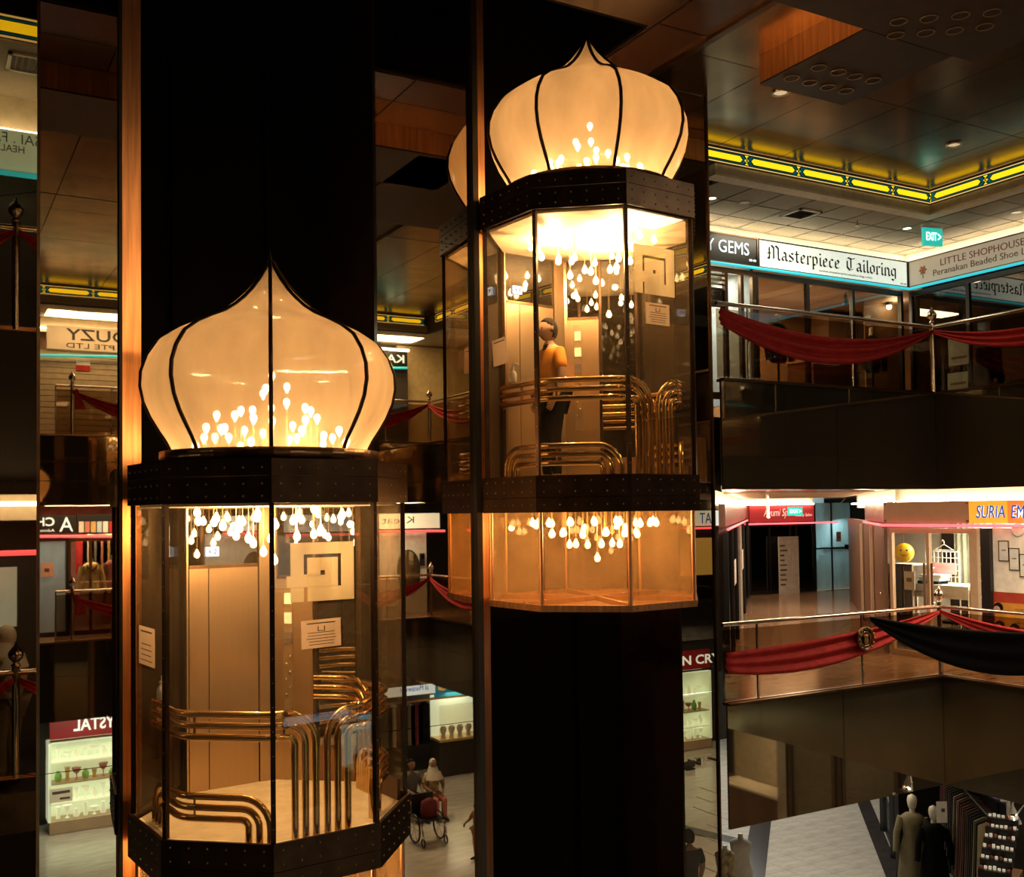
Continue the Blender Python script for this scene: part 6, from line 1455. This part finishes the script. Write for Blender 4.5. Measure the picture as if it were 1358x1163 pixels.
# lower left: glass door, mannequin shop
struct('wall_opposite_left_lower', MB().box((xl0-1, YS-2.2, L2), (xl1+.6, YS-2.1, 7.05)), pm('pink_wall', (.5, .2, .18), .7, 0, .3, 5))
shopfront('pale glass door of the lawyers office in the left mirror', (bh(89, 750).x, YS), (-1, 0), bh(89, 750).x-bh(40, 750).x, L2, bh(70, 713).z, [.9], glass('pale_door_glass', (.5, .58, .6), .12, haze=.5, hazec=(.55, .65, .68)), M['black'])
shopfront('dark-framed window of the dress shop in the left mirror', (bh(190, 750).x, YS), (-1, 0), bh(190, 750).x-bh(92, 750).x, L2, bh(130, 713).z, [.32, .72], M['shopglass'], M['bronze_trim'])
a = bh(60, 765, .03); t = thing('notice_sheet', 'pink notice on the pale office door in the left mirror', 'notice', tuple(a)); MB().box((a.x-.08, YS+.01, a.z), (a.x+.16, YS+.016, a.z+.3)).build('sheet', pm('pink_notice', (.7, .35, .25), .7), t); MB().box((a.x-.02, YS+.017, a.z+.1), (a.x+.08, YS+.019, a.z+.18)).build('print', M['ink'], t)
# gallery people and mannequins
p = bh(122, 750, -.35)
def place_mann(label, px, py, Y, zf, h, dress, **kw):
    p = behind(px, py, Y); t = mannequin(label, (p.x, p.y), h, dress, face=PI/2, **kw)
    t.location.z += zf; return t
place_mann('mannequin in a gold tunic with a beaded necklace in the left mirror', 121, 760, YS-.45, L2+.05, 1.75, M['gold'], head=False, long=False, accent=M['maroon'])
place_mann('mannequin in a rose dress at the edge of the left mirror', 151, 760, YS-.5, L2+.05, 1.8, M['rose'], head=False)
area_light('dress_shop_lamp', (bh(130, 700).x, YS-.9, 6.4), 1.0, 38, (1, .82, .6), (bh(130, 700).x, YS-.9, 0)); area_light('office_lamp', (bh(65, 700).x, YS-.9, 6.4), .8, 30, (.85, .95, 1), (bh(65, 700).x, YS-.9, 0))
for i in range(6):
    p = bh(108+9*i, 735, -1.2); o = MB().obox(p, (.12, 0, 0), (0, .05, 0), (0, 0, .45)).lathe(p+NZ*.45, [(.12, 0), (.03, .06), (.01, .09)], 8, 1, .4).build('hanging_dress', [M['redcloth'], M['offwhite'], M['grey'], M['rose'], M['gold'], M['maroon']][i]); tag(o, '%s dress hanging in the mirrored dress shop' % ['red', 'off-white', 'grey', 'rose', 'gold', 'maroon'][i], 'dress', 'hanging dresses')
# ground: crystal shop
crystal_shop('seen in the left mirror', bh(66, 1000).x, bh(175, 1000).x, YS+.0, 1, -1, bh(100, 978).z, bh(100, 945).z, -.35, .72)
a = bh(66, 1066, .05); t = thing('notice_sheet', 'printed notice on the crystal cabinet in the left mirror', 'notice', tuple(a)); MB().box((a.x, YS+.02, a.z), (a.x+.45, YS+.026, a.z+.3)).build('sheet', M['paper'], t); MB().box((a.x+.05, YS+.0265, a.z+.18), (a.x+.4, YS+.028, a.z+.24)).build('print', M['ink'], t); MB().box((a.x+.2, YS+.0265, a.z+.05), (a.x+.4, YS+.028, a.z+.1)).build('print', M['ink'], t)
area_light('crystal_lamp', (bh(110, 1000).x, YS+1.2, 2.55), 1.6, 60, (.85, 1, .92), (bh(110, 1000).x, YS+.6, 0), .5)
struct('wall_opposite_ground', MB().box((-4, YS-1.0, 0), (14, YS-.9, 3.9)), M['dark_interior'])
# ---- centre mirror
bsign('black sign with white KA letters in the mirror between the lifts', 505, 540, 465, 486, M['sign_black'], [('KA', .12, .8, .25, .75, M['sign_txt'], .01)])
neon('cyan neon tube under the black mirrored sign', [bh(500, 488, .05), bh(540, 488, .05)], M['neon_c'], .03)
struct('wall_opposite_cream', MB().box((bh(536, 500).x, YS-.5, L3), (13.5, YS-.4, 11.1)), pm('yellow_cream', (.62, .48, .24), .7))
struct('wall_opposite_dark', MB().box((bh(470, 500).x, YS-.3, L3), (bh(545, 500).x, YS-.2, bh(530, 486).z)), M['dark_interior'])
XRS = XR+1.3
p0 = Vector((XRS, YS+.6, 0))
z465, z487 = bh(600, 468).z, bh(600, 490).z
sign('shop_sign', 'beige sign ending in the letters eld in the mirror between the lifts', (XRS, YR+4.0), (0, -1), 4.4, z487, z465, M['m_beige'], .1, [('eld', .55, .8, .3, .8, M['txt_dark'])])
sign('shop_sign', 'short plain beige end panel in the mirror between the lifts', (XRS+.9, YR-.42), (-1, 0), .9, z487, z465, M['m_beige'], .1, [])
neon('cyan neon tube under the beige mirrored return sign', [(XRS-.05, YR+3.8, z487-.05), (XRS-.05, YR-.42, z487-.05), (XRS+.8, YR-.42, z487-.05)], M['neon_c'], .03)
struct('wall_return_upper', MB().box((XRS+.1, YR-.3, L3), (XRS+.2, -.3, z487)), M['dark_interior'])
o = MB().tube([(bh(500, 462).x, YS-.15, bh(520, 462).z), (bh(545, 462).x, YS-.15, bh(520, 462).z)], .03, 8).build('tube_lamp', M['lamp']); tag(o, 'warm tube lamp above the black mirrored sign', 'tube lamp')
o = MB().tube([(XRS+.25, YR-.3, z465+.05), (XRS+.25, -.4, z465+.05)], .02, 8).build('tube_lamp', M['lamp']); tag(o, 'warm tube lamp above the beige mirrored return sign', 'tube lamp')
area_light('opposite_upper_fill', (9.5, YR-.7, 11.05), 2.5, 150, (1, .8, .48), (9.5, YR-.7, 0), .8); area_light('opposite_upper_fill', (3.5, YR-.7, 11.05), 2.5, 80, (1, .8, .48), (3.5, YR-.7, 0), .8)  # added ceiling fill, brightens the mirrored upper gallery beyond its cove tubes
area_light('opposite_lower_fill', (9.5, YR-.7, 7.0), 2.5, 130, (1, .84, .62), (9.5, YR-.7, 0), .8); area_light('opposite_lower_fill', (3.5, YR-.7, 7.0), 2.5, 80, (1, .82, .58), (3.5, YR-.7, 0), .8)  # added ceiling fill for the lower mirrored gallery, not a real fitting
# lower level
bsign('white sign with Kreat lettering in the mirror between the lifts', 500, 583, 681, 701, M['sign_white'], [('Kreat', .42, .92, .35, .8, M['txt_dark'], -.01)])
neon('red neon tube under the white mirrored sign', [bh(500, 705, .05), bh(590, 704, .05)], M['neon_r'], .03)
z681, z703 = bh(600, 678).z, bh(600, 700).z
ts = sign('shop_sign', 'beige sign with blue mountain logo in the mirror between the lifts', (XRS, YR+4.0), (0, -1), 4.4, z703, z681, M['fascia'], .1, [])
c_ = Vector((XRS-.004, YR+.9, z703+.08))
for k in range(3):
    b0 = c_+Vector((0, .3-.25*k, 0)); vs = [b0+Vector((0, .22, 0)), b0+Vector((0, -.22, 0)), b0+Vector((0, 0, .22-.05*(k != 1)))]; MB().add(vs+[p-Vector((.006, 0, 0)) for p in vs], [(0, 1, 2), (5, 4, 3), (0, 3, 4, 1), (1, 4, 5, 2), (2, 5, 3, 0)]).build('logo_peak', M['blue_txt'], ts)
neon('red neon tube under the mountain logo sign', [(XRS-.05, YR+3.8, z703-.05), (XRS-.05, YR-.42, z703-.05)], M['neon_r'], .03)
struct('wall_opposite_white', MB().box((bh(480, 750).x, YS-.2, L2), (bh(568, 750).x, YS-.1, bh(540, 704).z)), pm('pale_grey_wall', (.6, .62, .58), .6))
p = bh(542, 757, -.08); t = thing('round_mirror', 'dark oval mirror on the pale mirrored wall', 'mirror', (p.x, YS-.1, p.z-.4))
w_ = MB().lathe((0, 0, 0), [(.30, 0), (.28, .02)], 24, 1, 1.75).build('glass', M['spandrel'], t); w_.matrix_parent_inverse = Matrix.Translation(-t.location) @ Matrix.Translation((p.x, YS-.07, p.z)) @ Matrix.Rotation(PI/2, 4, 'X')
MB().tube([(p.x+.3*math.cos(2*PI*k/24), YS-.08, p.z+.525*math.sin(2*PI*k/24)) for k in range(25)], .02, 6, False).build('frame', M['black'], t)
p = bh(560, 742, -.08); t = thing('door_phone', 'black door phone beside the oval mirror', 'phone', (p.x, YS-.1, p.z)); MB().box((p.x-.07, YS-.1, p.z-.16), (p.x+.07, YS-.06, p.z+.16)).build('body', M['black'], t); MB().box((p.x-.05, YS-.058, p.z+.02), (p.x+.05, YS-.055, p.z+.12)).build('screen', M['shaft_pane'], t)
shopfront('glass front on the lower mirrored return', (XRS+.05, YR+3.8), (0, -1), 4.3, L2, z703-.09, [.3, .55, .78], M['shopglass'], M['fascia'])
struct('wall_return_lower', MB().box((XRS+1.6, YR-.6, L2), (XRS+1.7, -.3, 7)), M['lit_wall']); area_light('return_shop_lamp', (XRS+.8, YR+1.2, 6.9), 1, 60, (.95, .97, .9), (XRS+.8, YR+1.2, 0))
for i in range(5):
    t = thing('shelf_stack', 'white shelf stack inside the lower mirrored return, %s from the corner' % ['first', 'second', 'third', 'fourth', 'fifth'][i], 'shelf', (XRS+1.3, YR+.3+.5*i, L2), 'shelves in the return shop')
    for k in range(5): MB().box((XRS+1.2, YR+.1+.5*i, L2+.3+.38*k), (XRS+1.58, YR+.54+.5*i, L2+.33+.38*k)).build('shelf', M['white'], t)
    for yy in (YR+.1+.5*i, YR+.54+.5*i): MB().box((XRS+1.55, yy-.01, L2), (XRS+1.58, yy+.01, L2+1.9)).build('upright', M['chrome'], t)
# ground level of the centre mirror
bsign('white sign with square lettering Munawwar in the mirror between the lifts', 500, 577, 893, 923, glow('cool_sign', (.7, .85, .95), 1.0), [('al Munawwar', .12, .62, .18, .42, M['blue_txt']), ], o=.0)
bsg = bsign('blue sign with gold script in the mirror between the lifts', 577.5, 680, 890, 922, glow('blue_sign', (.02, .22, .36), .7), [])
for i in range(5):
    c = bh(588+17*i, 908, .02); mb = MB(); rn = random.Random(i)
    mb.tube([c+Vector((.13*math.cos(a), 0, .1*math.sin(a)+.03*math.sin(3*a+i))) for a in [k*.5+i for k in range(10)]], .022, 6); mb.tube([c+Vector((-.14, 0, -.1)), c+Vector((0, 0, -.13)), c+Vector((.15, 0, -.06))], .02, 6)
    mb.build('gold_script', M['yel'], bsg)['kind'] = 'stuff'
kufic = bpy.data.objects[[o.name for o in bpy.data.objects if o.get('label', '').startswith('white sign with square lettering')][0]]
for i in range(3):
    c = bh(566-10*i, 902, .02)
    for k, (dx, dz, w1_, h1_) in enumerate(((-.07, 0, .012, .09), (.07, 0, .012, .09), (0, .08, .08, .012), (0, -.08, .08, .012), (.01, .0, .03, .012))):
        MB().obox(c+Vector((dx, 0, dz)), (w1_, 0, 0), (0, .004, 0), (0, 0, h1_)).build('square_letter', M['blue_txt'], kufic)
o = MB().box((bh(500, 926).x, YS, bh(580, 927).z), (bh(680, 926).x, YS+.06, bh(580, 924.5).z)).build('sign_edge', M['brass']); tag(o, 'thin gold edge under the white and blue mirrored signs', 'trim')
# jewellery window with necklace busts
a, b = bh(583, 985, .1), bh(640, 945, .1)
t = thing('jewellery_window', 'lit jewellery counter with necklace stands in the mirror', 'display case', ((a.x+b.x)/2, YS-.2, 0))
MB().box((a.x, YS-.45, 0), (b.x, YS+.1, a.z)).build('counter', M['dark_interior'], t); MB().box((a.x, YS-.45, a.z), (b.x, YS+.12, a.z+.06)).build('worktop', M['gold'], t)
MB().box((a.x, YS-.46, a.z), (b.x, YS-.44, b.z+.5)).build('back_panel', M['case_white'], t); MB().box((a.x, YS+.1, a.z+.06), (b.x, YS+.108, b.z+.3)).build('front_pane', M['glass'], t)
for i in range(4):
    c = bh(588+11*i, 968, -.05); o = MB().lathe((c.x, c.y, a.z+.06), [(.1, 0), (.07, .02), (.05, .1), (.09, .2), (.1, .26), (.05, .32)], 12, 1, .4).build('necklace_stand', M['white']); tag(o, 'white necklace stand in the mirrored jewellery window, %s from the lower lift' % ['first', 'second', 'third', 'fourth'][i], 'necklace stand', 'necklace stands')
area_light('jewel_lamp', ((a.x+b.x)/2, YS-.1, b.z+.6), .8, 22, (1, .9, .7), ((a.x+b.x)/2, YS-.1, 0))
for i in range(6):
    p = bh(512+10*i, 960, -.2); o = MB().obox((p.x, p.y, 1.35), (.16, 0, 0), (0, .05, 0), (0, 0, .5)).lathe((p.x, p.y, 1.85), [(.16, 0), (.04, .07), (.01, .1)], 8, 1, .35).build('hanging_jacket', [M['grey'], M['offwhite'], M['navy'], M['khaki'], M['maroon'], M['blackmat']][i]); tag(o, '%s jacket hanging by the mirrored ground shop' % ['grey', 'off-white', 'navy', 'khaki', 'maroon', 'black'][i], 'jacket', 'hanging jackets')
struct('trim_jacket_rail', MB().tube([(bh(500, 900).x, YS-.2, 1.93), (bh(575, 900).x, YS-.2, 1.93)], .02, 8), M['chrome'])
# two seated people, a wheelchair and a child
def bz(px, py): p = on_z(px, py, 0); return Vector((p.x, 2*YM-p.y, 0))
q = bz(545, 1085); person('seated man in a dark shirt in the mirror between the lifts', (q.x, q.y, 0), PI*.45, 1.70, M['grey'], M['navy'], M['skin2'], pose='lap', seated=True)
q2 = bz(574, 1082); person('seated person in a pale patterned top and scarf in the mirror', (q2.x, q2.y, 0), PI*.5, 1.66, M['print'], M['rose'], M['skin2'], pose='lap', seated=True, scarf=M['offwhite'])
for i, q_ in enumerate((q, q2)):
    t = thing('bench_stool', 'dark stool under the seated %s in the mirror' % ['man', 'person in pale top'][i], 'stool', (q_.x, q_.y, 0)); MB().box((q_.x-.22, q_.y-.2, .36), (q_.x+.22, q_.y+.15, .41)).build('seat', M['black'], t)
    for sx_ in (-.18, .18):
        for sy_ in (-.16, .11): MB().tube([(q_.x+sx_, q_.y+sy_, 0), (q_.x+sx_, q_.y+sy_, .36)], .016, 6).build('leg', M['black'], t)
w0 = bz(566, 1115); t = thing('wheelchair', 'dark folding wheelchair with bags in the mirror between the lifts', 'wheelchair', (w0.x, w0.y, 0))
for s in (-.28, .28):
    MB().tube([(w0.x+s, w0.y+.28*math.cos(2*PI*k/20), .3+.28*math.sin(2*PI*k/20)) for k in range(21)], .02, 6, False).build('wheel', M['black'], t)
    for k in range(6): MB().tube([(w0.x+s, w0.y, .3), (w0.x+s, w0.y+.27*math.cos(k*PI/3), .3+.27*math.sin(k*PI/3))], .005, 4).build('spoke', M['chrome'], t)
    MB().tube([(w0.x+s*.9, w0.y-.25, 0.95), (w0.x+s*.9, w0.y-.22, .5), (w0.x+s*.9, w0.y+.3, .48), (w0.x+s*.9, w0.y+.42, .12)], .014, 6).build('frame_tube', M['chrome'], t)
    MB().tube([(w0.x+s*.9, w0.y+.38+.08*math.cos(2*PI*k/12), .09+.08*math.sin(2*PI*k/12)) for k in range(13)], .016, 6, False).build('caster', M['black'], t)
MB().box((w0.x-.25, w0.y-.2, .46), (w0.x+.25, w0.y+.25, .5)).build('seat', M['black'], t); MB().box((w0.x-.25, w0.y-.26, .5), (w0.x+.25, w0.y-.22, .92)).build('backrest', M['black'], t)
MB().lathe((w0.x+.05, w0.y, .5), [(.16, 0), (.2, .12), (.17, .3), (.05, .36)], 10, 1, .7).build('bag', M['maroon'], t)
q = bz(634, 1140); person('child in a rose dress reaching out in the mirror between the lifts', (q.x, q.y, 0), PI*.95, 1.12, M['rose'], M['rose'], M['skin2'], pose='reach')
area_light('opposite_ground_lamp', (9.3, YR+1.2, 3.8), 1.6, 70, (1, .88, .66), (9.3, YR+1.2, 0)) 
struct('ceiling_opposite_ground', MB().box((-4, -12, 2.66), (15, YR-.05, 2.72)).box((XR+.05, YR, 2.66), (15, -.2, 2.72)), M['cgrid'])

# ================================================================== LEFT GALLERY, seen in the corner mirror
CC = (XL-.02)+YM
def cm(px, py, d): p = at(px, py, d); return Vector((CC-p.y, CC-p.x, p.z))
p = cm(26, 200, 11.6); XC = p.x
z0_, z1_ = cm(26, 224, 11.6).z, cm(26, 174, 11.6).z; ya_, yb_ = cm(52, 200, 11.6).y-.4, cm(0, 200, 11.6).y+.6
sign('shop_sign', 'green-white sign reading SAI FACIAL in the corner mirror', (XC, ya_+.35), (0, 1), yb_-ya_, z0_, z1_, glow('greenish_sign', (.6, .75, .5), .6), .1, [('SAI . FACIAL', .02, .62, .66, .92, M['txt_dark'], -.01), ('HEALTH SUPP', .14, .6, .42, .6, M['txt_grey'])])
neon('cyan neon tube in the corner mirror', [Vector((XC+.05, ya_-.5, z0_-.08)), Vector((XC+.05, yb_+.6, z0_-.08))], M['neon_c'], .03)
struct('wall_corner_gallery', MB().box((XC-.8, ya_-1.5, 0), (XC-.7, yb_+1.5, 13)), M['dark_interior'])
struct('ceiling_corner_gallery', MB().box((XC-.7, ya_-1.5, z1_+.5), (XC+1.2, yb_+1.5, z1_+.6)), M['ctile'])
o = MB().tube([Vector((XC-.2, ya_, z1_+.06)), Vector((XC-.2, yb_, z1_+.06))], .02, 8).build('tube_lamp', M['lamp']); tag(o, 'warm tube lamp above the facial sign', 'tube lamp')
struct('wall_cove_g', MB().box((XC-.35, ya_-.5, z1_-.1), (XC-.33, yb_+.5, z1_+.5)), M['cream'])
pv = cm(42, 118, 11.0); vent('white air vent in the corner mirror ceiling', Vector((pv.x, pv.y, 0)), z1_+.5, .22)
frieze('stained-glass frieze piece in the corner mirror', (XC+1.25, ya_-.6), (0, 1), 3, .94, cm(26, 45, 10.3).z, cm(26, 12, 10.3).z, (1, 0))
# rails
for lab, zy, zc_ in (('upper balustrade with finial post in the corner mirror', 300, L3), ('lower balustrade with finial post in the corner mirror', 890, L2)):
    pp = cm(21, zy, 10.4)
    balustrade(lab, [(pp.x, ya_-.8), (pp.x, yb_+.8)], cm(21, zy+2, 10.4).z-1.05, [], [(pp.x, pp.y)], gl=False)
    swag('red cloth swag on the %s' % lab, (pp.x+.03, pp.y-.02, pp.z-.05), (pp.x+.03, pp.y-2.2, pp.z-.05), .25, .5, (1, 0)); swag('second red cloth swag on the %s' % lab, (pp.x+.03, pp.y+2.2, pp.z-.05), (pp.x+.03, pp.y+.02, pp.z-.05), .25, .5, (1, 0))
neon('red neon tube in the corner mirror', [Vector((XC+.05, ya_-.5, cm(26, 733, 11.6).z)), Vector((XC+.05, yb_+.6, cm(26, 733, 11.6).z))], M['neon_r'], .03)
o = MB().tube([Vector((XC-.1, ya_, cm(26, 668, 11.6).z)), Vector((XC-.1, yb_, cm(26, 668, 11.6).z))], .025, 8).build('tube_lamp', M['lamp']); tag(o, 'warm tube lamp above the red neon in the corner mirror', 'tube lamp')
struct('wall_cove_h', MB().box((XC-.3, ya_-.5, cm(26, 690, 11.6).z), (XC-.28, yb_+.5, cm(26, 655, 11.6).z)), M['cream'])
a, b = cm(22, 830, 11.9), cm(0, 752, 11.9); o = MB().box((XC-.35, a.y, a.z), (XC-.3, b.y+.6, b.z)).build('shop_window', glow('pale_window', (.6, .75, .7), .35)); tag(o, 'pale lit shop window in the corner mirror', 'window')
struct('floor_corner_gallery', MB().box((XC-.7, ya_-1.5, 3.6), (XC+1.15, yb_+1.5, 4.0)), M['darkstone'])
q = cm(12, 790, 10.9); person('veiled figure in a pale headscarf in the corner mirror', (q.x, q.y, 4.0), PI*.75, 1.62, M['print'], M['khaki'], M['skin'], scarf=M['offwhite'])
area_light('corner_gallery_lamp', (XC+.8, (ya_+yb_)/2, 6.6), .4, 5, (1, .85, .6), (XC+.6, (ya_+yb_)/2, 0))
